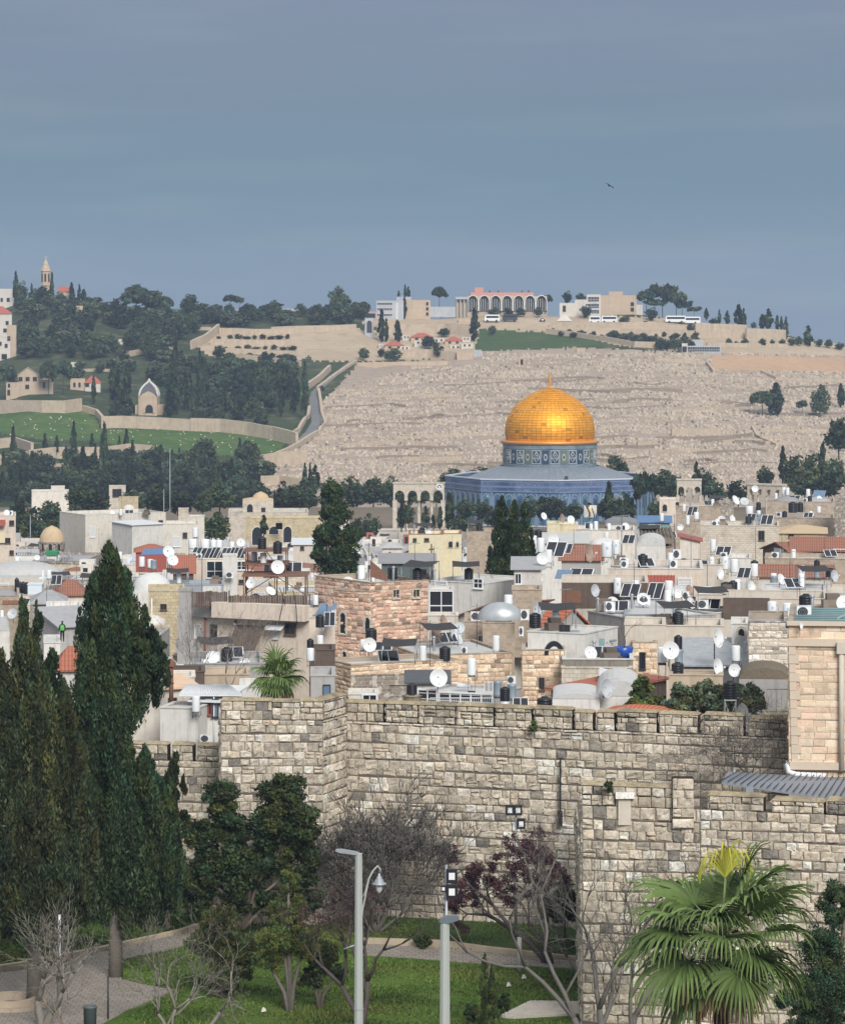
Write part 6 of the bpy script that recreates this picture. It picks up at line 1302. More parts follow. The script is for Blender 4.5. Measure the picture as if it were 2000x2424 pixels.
for H in HOUSES:
 lb=H['root']['label']
 if H . get('fill')or H['root']['category']!='house' or H['zroof']!=H['ztop']-.45 and H['zroof']>H['ztop']-.05 or H['D0']>700 or H['ln']<4 or H['depth']<5 or len(lb . split())>10:continue
 ks=crg . sample([('boiler','a spare white boiler',.55,1.2),('black_tank','a spare black tank',.85,1.1),('white_dish','a stray white dish',.9,.9),('air_conditioner','a stray cooling unit',.9,.75),('rooftop_aerial','a stray aerial mast',.2,3.2),('shade_canopy','a dark shade net',2.6,1.7),('storage_crate','a heap of crates',1.2,1.0),('vent_pipe','a grey vent pipe',.35,1.2),('solar_collector','a small collector',1.6,.7)],5)
 for k,nm,wd,ht in ks:
  dd=H['D0']+crg . uniform(2,H['depth']-.8);px=H['vx0']+(H['vx1']-H['vx0'])*crg . uniform(.12,.88);s=F/dd;py1=HY+F*(CZ-H['zroof']-.25)/dd
  put(k,'V',px-wd*s/2,py1-ht*s,px+wd*s/2,py1,H,nm+' on the '+lb,D=dd,leg=.25,az=R(crg . uniform(0,50))if 'dish' in k else None,rz=R(crg . uniform(-20,20)))
for(x0,y0,x1,y1),lb in(((1152,830,1098,1180),'slanting black cable in front of the big peach house'),((1238,860,1275,1180),'black cable falling beside the small tin awning'),((1110,830,1160,1000),'thin crossed cable over the peach slab')):
 a,b=at(*V('M',x0,y0),287),at(*V('M',x1,y1),287);mb=MB();mb . tube([(0,0,0),(b-a)*.5+Vector((.1,0,-.1)),b-a],.035,5);o=mb . build('cable',black_plastic,loc=a);tag(o,lb,'cable')
put('rooftop_aerial','G',985,295,1010,400,None,'pale pole on the little roof garden',D=252)
p=at(*V('G',1010,500),249);m_=.225*249/F;root=empty('garden_table',p,'small white table on the stained roof terrace','table');mb=MB();mb . box(-60*m_,-.35,24*m_,62*m_,.35,32*m_);mb . build('table_top',white_metal,root)
for x in(-40,40):mb=MB();mb . box(x*m_-.04,-.2,-.3,x*m_+.04,.2,24*m_);mb . build('leg',white_metal,root)
for x,lb,m2 in((720,'black upright chair by the grey wardrobe',black_plastic),(930,'teal deck chair under the table edge',teal_steel),(1035,'teal deck chair folded beside the blue pot',teal_steel)):
 p=at(*V('G',x,510),250);root=empty('chair',p,lb,'chair');mb=MB();mb . box(-.4,-.3,.4,.4,.3,.5);mb . build('seat',m2,root);mb=MB();mb . box(-.4,.25,.5,.4,.34,2.2 if x==720 else 1.2);mb . build('backrest',m2,root)
 for sx in(-.35,.35):
  for sy in(-.25,.25):mb=MB();mb . box(sx-.03,sy-.03,-.25,sx+.03,sy+.03,.4);mb . build('leg',dark_metal,root)
p=at(*V('G',780,540),250);m_=.225*250/F;mb=MB();mb . box(-70*m_,0,-.4,72*m_,1.4,235*m_);mb . box(-74*m_,-.05,235*m_,76*m_,1.45,245*m_);mb . box(60*m_,-.2,150*m_,85*m_,-.02,210*m_,1);o=mb . build('metal_cabinet',[grey_metal,black_plastic],loc=p);tag(o,'tall grey metal cabinet at the end of the white plastered room','cabinet')
p=at(*V('G',1255,508),248);mb=MB();mb . lathe([(.05,-.2),(.55,-.2),(.75,.6),(.7,.62),(.6,.5)],14);root=empty('plant_pot',p,'blue pot with a bare shrub on the roof terrace','potted plant');mb . build('pot',plain('blue_glazed_pot',(.02,.07,.32),.3),root);mb=MB();nr=np . random . default_rng(3);branchy(mb,Vector((0,0,.4)),Vector((0,0,1)),1.0,.05,4,nr,.6,.1);mb . build('branches',bark,root)
arch_m=MB();arch_band(arch_m,70*.225*247/F*1.5,60*.225*247/F*1.2,.3,-.5,.2);p=at(*V('G',622,500),246.4);o=arch_m . build('black_arch',black_plastic,loc=p);tag(o,'black rimmed arch against the lumpy white room','arch')
p=at(*V('G',140,215),284);mb=MB();m_=.225*284/F;k=10
mb . lathe([(150*m_*math . cos(R(90)*i/k),165*m_*math . sin(R(90)*i/k))for i in range(k)]+[(.05,165*m_)],22,M=Matrix . Translation((0,3.2,0))@Matrix . Diagonal((1.45,.8,1,1)));o=mb . build('bubble_roof',plain('scuffed_silver_sheet',(.36,.39,.41),.35,.3,.3,scale=1.2),loc=p);tag(o,'silvery bubble shaped roof beside the orange striped roof','roof')
H=hH1;p=at(*V('H',1350,205),201);root=empty('teal_rack',p,'teal steel frame lying on the flat roof of the beige stone house','steel frame')
for i in range(6):mb=MB();mb . tube([(-.5+i*.15,i*1.0,.1+.04*i),(9,i*1.0-.6,.2+.05*i)],.09,6);mb . build('tube',teal_steel,root)
mb=MB();mb . tube([(2,0,.2),(4.5,5,.6)],.1,5);mb . tube([(5.5,0,.2),(4.5,5,.6)],.1,5);mb . box(-1,-.1,-.35,9,.1,.1);mb . build('cross_tube',teal_steel,root)
put('white_dish','H',1312,240,1352,304,hH1,'tiny white dish on the beige stone house wall',D=199.3,az=R(60),el=R(10),leg=.1)
for p_ in PROTO . values():
 def wipe(o):
  for c in list(o . children):wipe(c)
  bpy . data . objects . remove(o)
 wipe(p_)
p0=at(*V('D',860,170),470);mb=MB();root=empty('washing_line',p0,'washing line with pale and dark clothes near the shrine','washing line');w=150*.225*470/F;mb . tube([(0,0,1.6),(w,0,1.8)],.02,4);[mb . tube([(x,0,-3),(x,0,1.8)],.04,4)for x in(0,w)];mb . build('line',dark_metal,root);cr=random . Random(2)
for i in range(9):
 mb=MB();x=.5+i*(w-1)/9;h=cr . uniform(.9,1.7);mb . add([(x,0,1.62),(x+.7,0,1.64),(x+.62,-.1,1.64-h),(x+.06,.08,1.62-h),(x+.35,-.1,1.63-h*.5)],[(0,3,4),(3,2,4),(2,1,4),(1,0,4)]);mb . build('garment',cr . choice([white_wall,yellow_wall,wood_dark,cream]),root)
pp=at(*V('L',520,1165),300)
hL8=house('pale workshop roof with a glazed front between the cypresses','L',430,590,1170,297,depth=7,mat=white_wall,rmat=roof_white,h=6,par=.05)
pp=at(128,1322,299);pp . z=hL8['zroof']
me=bpy . data . meshes . new('person');J=[(0,0,.95),(0,0,1.2),(0,0,1.42),(0,0,1.53),(0,-.02,1.68),(.1,0,.9),(.11,-.03,.5),(.12,.02,.06),(.12,-.12,.03),(-.1,0,.9),(-.12,.05,.5),(-.12,.12,.06),(-.12,0,.03),(.2,0,1.40),(.26,-.04,1.12),(.24,-.2,.9),(-.2,0,1.40),(-.27,-.02,1.12),(-.25,-.16,.88)]
E_=[(0,1),(1,2),(2,3),(3,4),(0,5),(5,6),(6,7),(7,8),(0,9),(9,10),(10,11),(11,12),(2,13),(13,14),(14,15),(2,16),(16,17),(17,18)];rad=[.15,.15,.17,.06,.105,.1,.075,.05,.04,.1,.075,.05,.04,.07,.05,.04,.07,.05,.04]
me . from_pydata(J,E_,[]);per=bpy . data . objects . new('person',me);COL . objects . link(per);md=per . modifiers . new('skin','SKIN');per . modifiers . new('sub','SUBSURF'). levels=1
for v,r_ in zip(me . skin_vertices[0]. data,rad):v . radius=(r_,r_)
me . skin_vertices[0]. data[0]. use_root=True;me . materials . append(plain('dark_work_clothes',(.03,.035,.05),.8));per . location=pp;tag(per,'person in dark clothes and a bright green vest on a pale roof','person')
mb=MB();mb . lathe([(.2,.98),(.21,1.2),(.2,1.38),(.1,1.46)],12,M=Matrix . Diagonal((1,.85,1,1)));v_=mb . build('safety_vest',plain('bright_green_vest',(.10,.40,.09),.7),per)
mb=MB();mb . lathe([(.115,1.68),(.1,1.76),(.02,1.81)],10);mb . build('hair',black_plastic,per)
far_tan=weathered('far_tan_stone',(.47,.37,.27),amt=.3,scale=.2);far_pale=weathered('far_pale_render',(.56,.52,.46),amt=.3,scale=.2);far_grey=weathered('far_grey_concrete',(.40,.42,.44),amt=.3,scale=.2);far_pink=plain('terracotta_fascia',(.50,.25,.19),.8,var=.15,scale=.5);far_roof=plain('far_red_roof',(.36,.10,.07),.8,var=.2,scale=.5)
def hh(label,fr,x0,x1,yt,yb,**k):
 vx0,_=V(fr,x0,0);vx1,_=V(fr,x1,0);D=Dhill((vx0+vx1)/2,max(V(fr,0,yb)[1],ridge((vx0+vx1)/2)+1));k . setdefault('depth',9)
 H=house(label,fr,x0,x1,yt,D,ybot=yb+22,**k);return H
def winrow(fr,x0,x1,y0,y1,n,kind='d',f=.5):return[(x0+(x1-x0)*(i+.5-f/2)/n,y0,x0+(x1-x0)*(i+.5+f/2)/n,y1,kind)for i in range(n)]
hh('upper pale apartment block at the edge of the hill','h1',-60,76,256,380,mat=far_pale,wins=[(40,310,56,330,'d'),(4,310,16,330,'d')])
hh('stepped pale apartment block with a red roof at the hill edge','h1',-60,70,402,560,mat=far_pale,roof='hip',rmat=far_roof,rh=3.5,wins=[(34,446,50,466,'d'),(20,490,40,510,'d')])
hh('lowest pale apartment terrace at the hill edge','h1',-60,60,545,680,mat=far_pale,wins=[(-2,566,10,590,'arch'),(28,580,44,600,'d'),(10,640,40,668,'d')])
hh('low pale wing beside the stepped apartment block','h1',40,96,470,660,mat=far_tan,wins=[(44,535,60,560,'d')])
hh('small red roofed convent house under the bell tower','h1',345,404,272,330,mat=far_tan,roof='gable',rmat=far_roof,rh=2.5)
hh('pale slab of old wall on the wooded slope','h1',446,486,356,490,mat=far_tan,depth=4);hh('pale house corner with a red roof at the top of the wood','h1',425,490,372,400,mat=far_tan,roof='hip',rmat=far_roof,rh=2)
hh('gabled tan stone house with two rows of windows','h1',92,236,772,880,mat=far_tan,roof='gableF',rmat=far_tan,rh=4.0,wins=winrow('h1',100,225,775,796,3)+winrow('h1',140,180,820,842,1))
hh('tan side wing with an arched window next to the gabled house','h1',205,312,790,876,mat=far_tan,wins=[(216,818,230,850,'arch'),(252,805,264,836,'d')]);hh('tan lower wing with dark openings below the gabled house','h1',36,104,806,905,mat=far_tan,wins=[(46,812,60,836,'arch'),(44,850,58,880,'d')])
hh('tan house with two arched windows in the valley grove','h1',412,500,786,852,mat=far_tan,wins=[(430,806,444,834,'arch'),(460,806,474,834,'arch')]);hh('white house under a long red roof in the valley grove','h1',500,590,808,862,mat=far_pale,roof='hip',rmat=far_roof,rh=3.0,wins=[(502,812,522,830,'d')])
hh('small white hut among olive trees','h1',985,1012,842,880,mat=far_pale,depth=5);hh('tiny pale shed on the wooded slope','h1',696,722,552,582,mat=far_pale,depth=4);hh('pale garden shed above the green lawn strip','h1',416,492,688,724,mat=far_pale,depth=5)
def tower_at(fr,x,yb,label,name,cat):p=hill(*V(fr,x,yb));return empty(name,p,label,cat),Dhill(*V(fr,x,yb))/F*FR[fr][2]
root,m_=tower_at('h1',269,300,'slender octagonal bell tower with a tapering spire','bell_tower','tower');mb=MB();w=29*m_;z1=145*m_
mb . lathe([(w,-6),(w,62*m_),(w*1.12,64*m_),(w*1.12,70*m_),(w,71*m_),(w,z1),(w*1.15,z1+2*m_),(w*1.15,z1+7*m_),(w*.95,z1+9*m_)],8,smooth=False,a0=R(22.5));mb . build('shaft',far_tan,root)
mb=MB();mb . lathe([(w*.95,z1+9*m_),(w*.78,z1+28*m_),(w*.62,z1+34*m_),(w*.55,z1+46*m_),(w*.3,z1+62*m_),(w*.1,z1+72*m_)],8,smooth=False,a0=R(22.5));mb . build('spire',far_tan,root)
mb=MB();zc_=z1+72*m_;mb . box(-.18,-.18,zc_-.3,.18,.18,zc_+20*m_);mb . box(-1.1,-.15,zc_+12*m_,1.1,.15,zc_+14*m_);mb . build('cross',far_tan,root)
for s in range(-1,2):
 mb=MB();M=Matrix . Rotation(R(45)*s,4,'Z')@Matrix . Translation((0,-w*.94,86*m_));pl=arch_poly(w*.36,48*m_);mb . add([M@Vector((x,-.12,z))for x,z in pl],[tuple(range(len(pl)))]);mb . build('belfry_opening',black_plastic,root)
root,m_=tower_at('h1',868,1000,'teardrop chapel with a dark ribbed dome and white edges','chapel','chapel');mb=MB();w=55*m_
mb . box(-w,0,-4,w,14,105*m_);mb . box(-w*1.4,2,-4,w*1.55,12,60*m_);mb . build('wall',far_tan,root);vs=[];K=10
prof_=[(1.0,105),(.98,125),(.86,148),(.66,166),(.42,180),(.2,190),(.06,198)]
mb=MB();mb . lathe([(w*1.02*a,b*m_)for a,b in prof_],4,smooth=False,a0=R(45),M=Matrix . Translation((0,7,0))@Matrix . Diagonal((1.38,1.38,1,1)));mb . build('dome',plain('dark_lead_dome',(.075,.075,.085),.6,var=.2),root)
mb=MB()
for sx in(-1,1):
 for sy in(-1,1):mb . tube([(sx*w*a,7+sy*w*a,b*m_)for a,b in prof_],.5,5)
mb . lathe([(w*.2,194*m_),(w*.16,206*m_),(w*.05,216*m_)],6,M=Matrix . Translation((0,7,0)));mb . build('white_rib',white_wall,root)
mb=MB();mb . extr([(-w*.95,105*m_),(w*.95,105*m_),(w*.55,128*m_),(0,142*m_),(-w*.55,128*m_)],-.1,2);mb . build('gable',far_tan,root)
mb=MB();pl=arch_poly(45*m_,46*m_,8,8*m_,14*m_);mb . add([(x,-.1,z)for x,z in pl],[tuple(range(len(pl)))]);arch_band(mb,45*m_,46*m_,.6,-.5,.1,1,8*m_,14*m_);mb . build('arched_window',[glass_dark,far_tan],root)
hh('low wide grey modern block with band windows on the crest','h2',597,757,226,336,mat=far_grey,rmat=roof_grey,wins=[(602,238,690,252,'glz'),(602,270,690,284,'glz'),(602,304,690,318,'glz'),(712,240,724,330,'sh')])
hh('blank tan stone block beside the grey modern block','h2',757,914,222,334,mat=far_tan,wins=[(890,236,902,252,'d'),(890,266,902,282,'d'),(890,296,902,312,'d')]);hh('rooftop plant room above the tan stone block','h2',716,802,204,240,mat=far_grey,depth=5)
hh('low pinkish building behind the grey modern block','h2',474,600,290,330,mat=plain('dusty_pink_render',(.42,.30,.26),.9,var=.15,scale=.4),wins=[(540,302,590,326,'d')])
p=hill(*V('h2',1130,316));D=p . y;m_=.35*D/F;root=empty('arched_hotel',p,'long crest top hotel with seven tall white arches','hotel');n=7;wd=470*m_;bay=wd/n;ahh=84*m_;z0=30*m_
mb=MB();mb . box(0,2,-6,wd,26,z0+ahh+2*m_);mb . box(-66*m_,1,-6,0,20,100*m_);mb . build('wall',far_tan,root)
mb=MB();mb . box(20*m_,2.4,z0+ahh+2*m_,390*m_,24,z0+ahh+24*m_);mb . box(45*m_,3,z0+ahh+24*m_,95*m_,10,z0+ahh+54*m_);mb . build('roof_fascia',far_pink,root)
for i in range(n):
 cx_=(i+.5)*bay;fm=MB();arch_band(fm,bay*.84,ahh,bay*.08,-.6,2,0,cx_,z0,12);fo=fm . build('arch',white_wall,root)
 pm=MB();pl=arch_poly(bay*.84,ahh,12,cx_,z0);pm . add([(x,1.4,z)for x,z in pl],[tuple(range(len(pl)))]);pm . build('glass',glass_dark,fo)
 pm=MB();[pm . box(cx_-bay*.3+k*bay*.2-.12,1.0,z0,cx_-bay*.3+k*bay*.2+.12,1.5,z0+ahh*.85)for k in range(4)];pm . build('mullion',far_pale,fo)
mb=MB();[mb . box(-64*m_+k*22*m_,-1,-4,-60*m_+k*22*m_,0,100*m_)for k in range(4)];mb . box(-70*m_,-1.4,98*m_,0,20,112*m_);mb . build('porch',far_grey,root)
mb=MB();[mb . box(x*m_,6,z0+ahh+24*m_,(x+8)*m_,8,z0+ahh+36*m_)for x in(130,180,320,360)];mb . build('roof_vent',dark_metal,root)
hh('flat link building with a thin roof beside the arched hotel','h2',914,1062,262,300,mat=far_grey,depth=5);hh('tan terrace wall with steps below the arched hotel','h2',1080,1200,330,352,mat=far_tan,depth=4)
hh('white balconied apartment house on the crest','h3',220,302,190,305,mat=far_pale,wins=[(228,204,292,232,'glz'),(228,244,292,270,'glz'),(228,280,292,302,'glz')]);hh('square tan apartment house half covered by climbing plants','h3',302,512,194,304,mat=far_tan,wins=winrow('h3',470,505,236,256,1)+winrow('h3',470,505,268,288,1))
hh('rooftop block with tanks on the tan apartment house','h3',350,432,172,200,mat=far_tan,depth=5);hh('white low sheds on the crest beside the balconied house','h3',60,165,240,300,mat=far_pale,wins=[(80,256,96,290,'d')]);hh('white gatehouse on the crest by the plane tree','h3',150,222,220,310,mat=far_pale);hh('small white tent roofed hut on the crest','h3',48,130,345,372,mat=far_pale,roof='hip',rmat=far_pale,rh=3)
hh('tiny white house front under the umbrella pines','h3',512,548,250,298,mat=far_pale,depth=5)
VH_=[(612,640,482,506,far_pale,0,'tiny white village house with a flat roof'),(645,760,490,510,far_tan,1,'village house under a long red roof'),(735,795,494,512,far_pale,0,'low white village house below the cypress pair'),(750,800,430,462,far_pale,0,'white village house behind the pointed cypress'),(800,925,440,470,far_tan,1,'village house with a brownish red roof'),(820,900,462,500,far_pale,0,'grey white village house under a dark tree'),(1000,1100,462,482,far_tan,1,'village house with a bright red roof near the big cypress'),(930,1000,448,470,far_pale,0,'white village house amid dark crowns'),(1030,1095,488,505,far_pale,0,'low white strip house below the bright red roof'),(1095,1165,478,508,far_pale,0,'white village house at the foot of the big cypress'),(1100,1150,440,470,far_pale,0,'pale village house beside the big cypress')]
for a,b,c,d,mt,rf,lb in VH_:hh(lb,'h2',a,b,c,d,mat=mt,roof='hip' if rf else 'flat',rmat=far_roof if rf else roof_white,rh=2.0,depth=7,wins=winrow('h2',a+6,b-6,c+6,c+14,2,'d',.3))
hh('beige walled tomb yard at the top of the graves','h2',1070,1165,528,574,mat=far_tan,depth=6);hh('grey steel gate block at the top of the graves','h2',1168,1216,516,556,mat=far_grey,depth=2)
root,m_=tower_at('h2',556,440,'grey stone niche tower beside the village','niche_tower','tower');mb=MB();mb . box(-26*m_,0,-3,26*m_,5,112*m_);mb . build('wall',far_grey,root);mb=MB();pl=arch_poly(30*m_,70*m_,8,0,25*m_);mb . add([(x,-.1,z)for x,z in pl],[tuple(range(len(pl)))]);mb . build('niche',dark_metal,root)
hh('low dark shelter with white posts at the top of the slope','h3',780,1008,492,530,mat=far_grey,rmat=roof_grey,depth=6,wins=[(800,498,1000,526,'glz')]);hh('small white lookout hut with a dark front','h3',778,812,478,530,mat=far_pale,depth=4,wins=[(782,496,806,526,'d')]);hh('grey glass canopy above the dark shelter','h3',815,905,456,490,mat=far_grey,depth=5)
hh('small square stone tomb among the graves','h3',162,210,504,528,mat=far_tan,depth=4);hh('stone block tomb with a black doorway near the crest','h2',1432,1470,566,602,mat=far_tan,depth=4,wins=[(1444,572,1458,602,'door')])
def hw(label,fr,pts,h,mat=far_tan,**k):return hill_wall(label,[V(fr,*p)for p in pts],h,mat,**k)
hw('broad pale retaining wall above the bright green field','h1',[(-60,985),(250,984),(380,988),(482,975)],13,wall_pale);hw('pale wall dropping down beside the chapel garden','h1',[(482,975),(560,1000),(598,1042)],6,wall_pale)
hw('pale retaining wall below the chapel trees','m1',[(595,282),(720,280),(940,288),(1115,298)],12,wall_pale);hw('crumbling pale wall running down to the road','m1',[(1118,298),(1290,304),(1450,322),(1600,350),(1736,385)],13,wall_pale)
hw('pink tinged convent wall at the top of the wood','h1',[(125,378),(300,376),(430,384),(490,382)],6);hw('grey crest wall along the skyline','h1',[(1150,388),(1400,386),(1900,388),(2110,386)],3.0,far_grey)
for lb,pts,h in(('pale upper terrace wall under the crest trees',[(930,486),(1080,498),(1240,500)],4),('curved pale terrace wall beside the stepped ground',[(1130,612),(1210,575),(1290,512)],10),('first long terrace wall of the stepped beige ground',[(1285,520),(1500,526),(1736,522)],7),('second long terrace wall of the stepped beige ground',[(1235,585),(1500,590),(1736,588)],7),('third long terrace wall of the stepped beige ground',[(1240,632),(1480,640),(1736,652)],6),('lowest terrace wall of the stepped beige ground',[(1320,668),(1560,690),(1760,716)],7),('low pale wall between olive trees',[(700,680),(760,655),(840,640)],6),('short pale wall among olives',[(950,640),(1035,618)],6),('thin pale ledge above the lawn strip',[(430,745),(560,742),(715,744)],3)):hw(lb,'h1',pts,h,wall_pale)
hw('beige wall on the far bank above the village','h2',[(-20,420),(200,412),(480,404)],8,wall_pale);hw('tall beige retaining wall below the modern block','h2',[(600,432),(800,428),(1000,424),(1170,430)],13,wall_pale);hw('beige wall line above the graves with a dark edge','h2',[(488,612),(700,606),(1015,604)],4);hw('grey stone bank under the village trees','h2',[(740,562),(900,560),(1060,572)],9,wall_pale)
hw('outer wall of the climbing road','h2',[(332,640),(280,690),(200,750)],7,wall_pale);hw('inner wall of the climbing road','h2',[(485,590),(420,630),(335,690),(262,745)],3,wall_pale);hw('road wall beside the graves','h2',[(250,760),(262,830),(270,900),(290,960),(270,1010)],4,wall_pale);hw('pale wall hugging the road bend under the trees','h2',[(196,870),(185,940),(150,1000),(100,1025),(0,1005)],5,wall_pale);hw('pale wall sweeping from the road bend to the valley','m2',[(260,372),(180,420),(100,470),(-20,520)],5,wall_pale)
for lb,pts,h in(('long curved wall below the parked coaches',[(-20,420),(150,440),(340,470),(500,500)],6),('upper curved wall of the crest car park',[(0,380),(200,380),(440,382),(640,380)],6),('beige terrace wall under the coaches',[(420,430),(600,440),(860,440)],8),('high beige block wall with a small tree growing on it',[(860,442),(1000,446),(1160,450)],17),('high beige block wall ending beside the cypresses',[(1160,462),(1290,466),(1390,470)],15),('beige wall beneath the high block wall',[(930,500),(1160,500),(1400,505)],5),('low wall round the lookout terrace',[(620,580),(760,590),(920,600),(960,655)],4),('beige wall above the dark shelter',[(500,500),(640,505),(780,500)],7),('diagonal path wall on the ochre ground',[(1240,650),(1330,690),(1500,700),(1736,700)],3),('corner wall in the middle of the graves',[(790,950),(815,880),(1000,865),(1120,845)],3),('beige tomb terrace wall',[(720,1020),(860,1022),(1010,1016)],7)):hw(lb,'h3',pts,h,wall_pale)
for i,(pts,h)in enumerate((([(400,440),(700,420),(960,436)],3),([(700,398),(1000,382),(1345,372)],2.5),([(230,400),(330,392),(560,380)],2.5),([(760,520),(900,524),(1100,520)],3.5),([(960,490),(1090,486)],3),([(320,140),(600,150),(1100,140)],2),([(430,470),(640,452),(760,470)],2))):hw('low rubble terrace wall among the pale graves','m2',pts,h,wall_pale,group='rubble terrace walls among the graves')
for pts,h in(([(600,500),(760,470),(940,480)],4),([(520,440),(610,440)],5),([(330,440),(450,436)],3),([(1020,420),(1180,410)],3),([(1200,330),(1240,400),(1330,440)],3),([(1240,350),(1500,352),(1620,356)],3),([(1250,390),(1500,392),(1640,398)],3),([(1270,425),(1480,432)],3),([(300,330),(600,322)],2),([(500,265),(720,300)],2)):hw('low rubble terrace wall among the pale graves','m3',pts,h,wall_pale,group='rubble terrace walls among the graves')
for lb,pts,h in(('pale ruined terrace at the picture edge below the field',[(-40,400),(80,390),(180,420)],9),('pale ruined wall with arches behind the cypress row',[(170,480),(330,462),(620,458),(760,440),(900,452)],11),('lower pale ruined terrace at the picture edge',[(-40,500),(100,480),(190,470)],9),('pale wall end under the green field',[(1060,470),(1110,462),(1160,470)],5),('pale cut bank on the far side of the valley',[(1540,520),(1640,505),(1800,490)],13),('lower pale cut bank on the far side of the valley',[(1530,620),(1640,620),(1800,640)],9),('white ledge wall by the valley trees',[(200,512),(400,508),(650,512)],3)):hw(lb,'m1',pts,h,wall_pale)
gw=weathered('painted_shadow_edge',(.25,.205,.165),var=.3,amt=.4,scale=.3);wr=random . Random(6)  # terrace edge colour darkened to paint in the shadow lines under the terraces
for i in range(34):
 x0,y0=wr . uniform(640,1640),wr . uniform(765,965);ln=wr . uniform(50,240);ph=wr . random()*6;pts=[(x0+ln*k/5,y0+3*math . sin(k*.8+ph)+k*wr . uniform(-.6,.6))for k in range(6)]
 if all(pip(CEM,*p)for p in pts):hill_wall('thin grave terrace edge with its shadow painted in dark colour',pts,wr . uniform(2,3.6),gw,.5,group='grave terrace edges with painted shadow')
gr=random . Random(12);grave_m=weathered('pale_grave_stone',(.52,.46,.395),var=.2,stain=(.2,.17,.14),amt=.3,scale=.3,objvar=.15)
def in_graves(x,y):return pip(CEM,x,y)and not pip(EARTH,x,y)and not pip([(735,742),(985,735),(1010,748),(860,752),(700,800),(660,815),(690,790)],x,y)and y>ridge(x)+30
spots=[];y=728.
while y<1010:
 st=3.0+(y-700)*.0045;x=545+gr . random()*4;ph=gr . random()*6
 while x<1745:
  yy=y+2.2*math . sin(x*.02+ph)+gr . gauss(0,.7)
  dens=.88+.35*math . sin(x*.013+y*.05)*math . sin(y*.11+x*.004)
  if in_graves(x,yy)and gr . random()<dens and abs((yy+9*math . sin(x*.006)+5*math . sin(x*.021))%31-5)>2.6:spots . append((x,yy))
  x+=gr . uniform(2.2,4.2)
 y+=st*gr . uniform(.6,1.05)
def grave_geo(mb,p,k,rg):
 w,l,h=rg . uniform(.28,.52),rg . uniform(.6,1.1),rg . uniform(.1,.45);c=rg . uniform(.72,1.2);c=(c,c*rg . uniform(.93,1.0),c*rg . uniform(.84,.98))
 if rg . random()<.05:c=tuple(v*.45 for v in c)
 M=Matrix . Translation(p)@Matrix . Rotation(rg . gauss(0,.18),4,'Z')
 mb . box(-w,-l,-.9,w,l,h,0,c,M)
 if rg . random()<.6:mb . box(-w*.8,l-.25,h,w*.8,l,h+rg . uniform(.2,.75),0,c,M)
vis=[i for i,(x,yy)in enumerate(spots)if(600<x<910 or 1310<x<1540)and yy<985]
near=set(sorted(vis,key=lambda i:-spots[i][1])[:290]);mbs=MB()
for i,(x,yy)in enumerate(spots):
 if i in near:
  mb=MB();grave_geo(mb,Vector((0,0,0)),0,gr);o=mb . build('gravestone',grave_m,loc=hill(x,yy));tag(o,'pale gravestone in the lowest rows beside the golden dome','gravestone','gravestones of the lowest rows')
 else:grave_geo(mbs,hill(x,yy),0,gr)
o=mbs . build('graves',grave_m);tag(o,'thousands of pale graves covering the slope','graves',kind='stuff')
rk=MB()
for i in range(210):
 x,y=gr . uniform(10,590),gr . uniform(852,930)
 if pip(GRASS,x,y):p=hill(x,y);rk . lathe([(.05,-.2),(gr . uniform(.2,.45),.0),(.2,.25),(.02,.35)],5,0,gr . uniform(.8,1.3),M=Matrix . Translation(p))
o=rk . build('rocks',grave_m);tag(o,'small white rocks scattered on the green field','rocks',kind='stuff')
def coach(label,fr,x0,x1,yb,face=1,big=True,col=white_metal):
 vx0,vy=V(fr,x0,yb);vx1,_=V(fr,x1,yb);p=hill((vx0+vx1)/2,vy,.4);ln=(vx1-vx0)*p . y/F;hgt=3.4 if big else 1.5;root=empty('coach' if big else 'car',p,label,'coach' if big else 'car');l2=ln/2
 mb=MB();mb . extr([(-l2,.4),(l2,.4),(l2,hgt*.92),(l2-.3,hgt),(-l2+.9,hgt),(-l2+.15,hgt*.8),(-l2,hgt*.45)]if big else[(-l2,.35),(l2,.35),(l2,.85),(l2*.7,.95),(l2*.35,hgt),(-l2*.4,hgt),(-l2*.7,.95),(-l2,.85)],-1.25,1.25);b=mb . build('body',col,root)
 mb=MB();mb . box(-l2+.8,-1.29,hgt*.52,l2-.5,1.29,hgt*.82)if big else mb . box(-l2*.5,-1.28,.95,l2*.42,1.28,hgt*.92);mb . box(-l2-.02,-1.1,hgt*.5,-l2+.3,1.1,hgt*.78)if big else None;mb . build('window',glass_dark,root)
 for x in(-l2*.62,l2*.6):
  mb=MB();mb . lathe([(.02,-1.3),(.5,-1.3),(.5,1.3),(.02,1.3)],12,M=Matrix . Translation((x,0,.45))@Matrix . Rotation(R(90),4,'X'));mb . build('wheel',black_plastic,root)
coach('white coach with dark windows in front of the other under the pines','h3',738,886,366);coach('white coach half hidden behind another under the pines','h3',680,800,360);coach('short white minibus in front of the tan apartment house','h3',232,300,362);coach('white coach behind the minibus in front of the apartment house','h3',304,398,360)
coach('white coach parked below the arched hotel','h2',1232,1320,354);coach('dark coach parked beside the white one below the arched hotel','h2',1336,1425,350,col=dark_metal);coach('white car parked on the crest plaza','h2',1555,1590,350,big=False);coach('dark car on the crest road','h3',545,585,368,big=False,col=dark_metal);coach('black van at the head of the road bend','h2',260,296,752,big=False,col=black_plastic)
def T_(kind,fr,x,yt,yb,w,label,group=None):
 vx,vb=V(fr,x,yb);vt=V(fr,0,yt)[1];p=hill(vx,vb);m_=p . y/F;return plant_far(kind,p,(vb-vt)*m_,w*FR[fr][2]*m_,label,group)
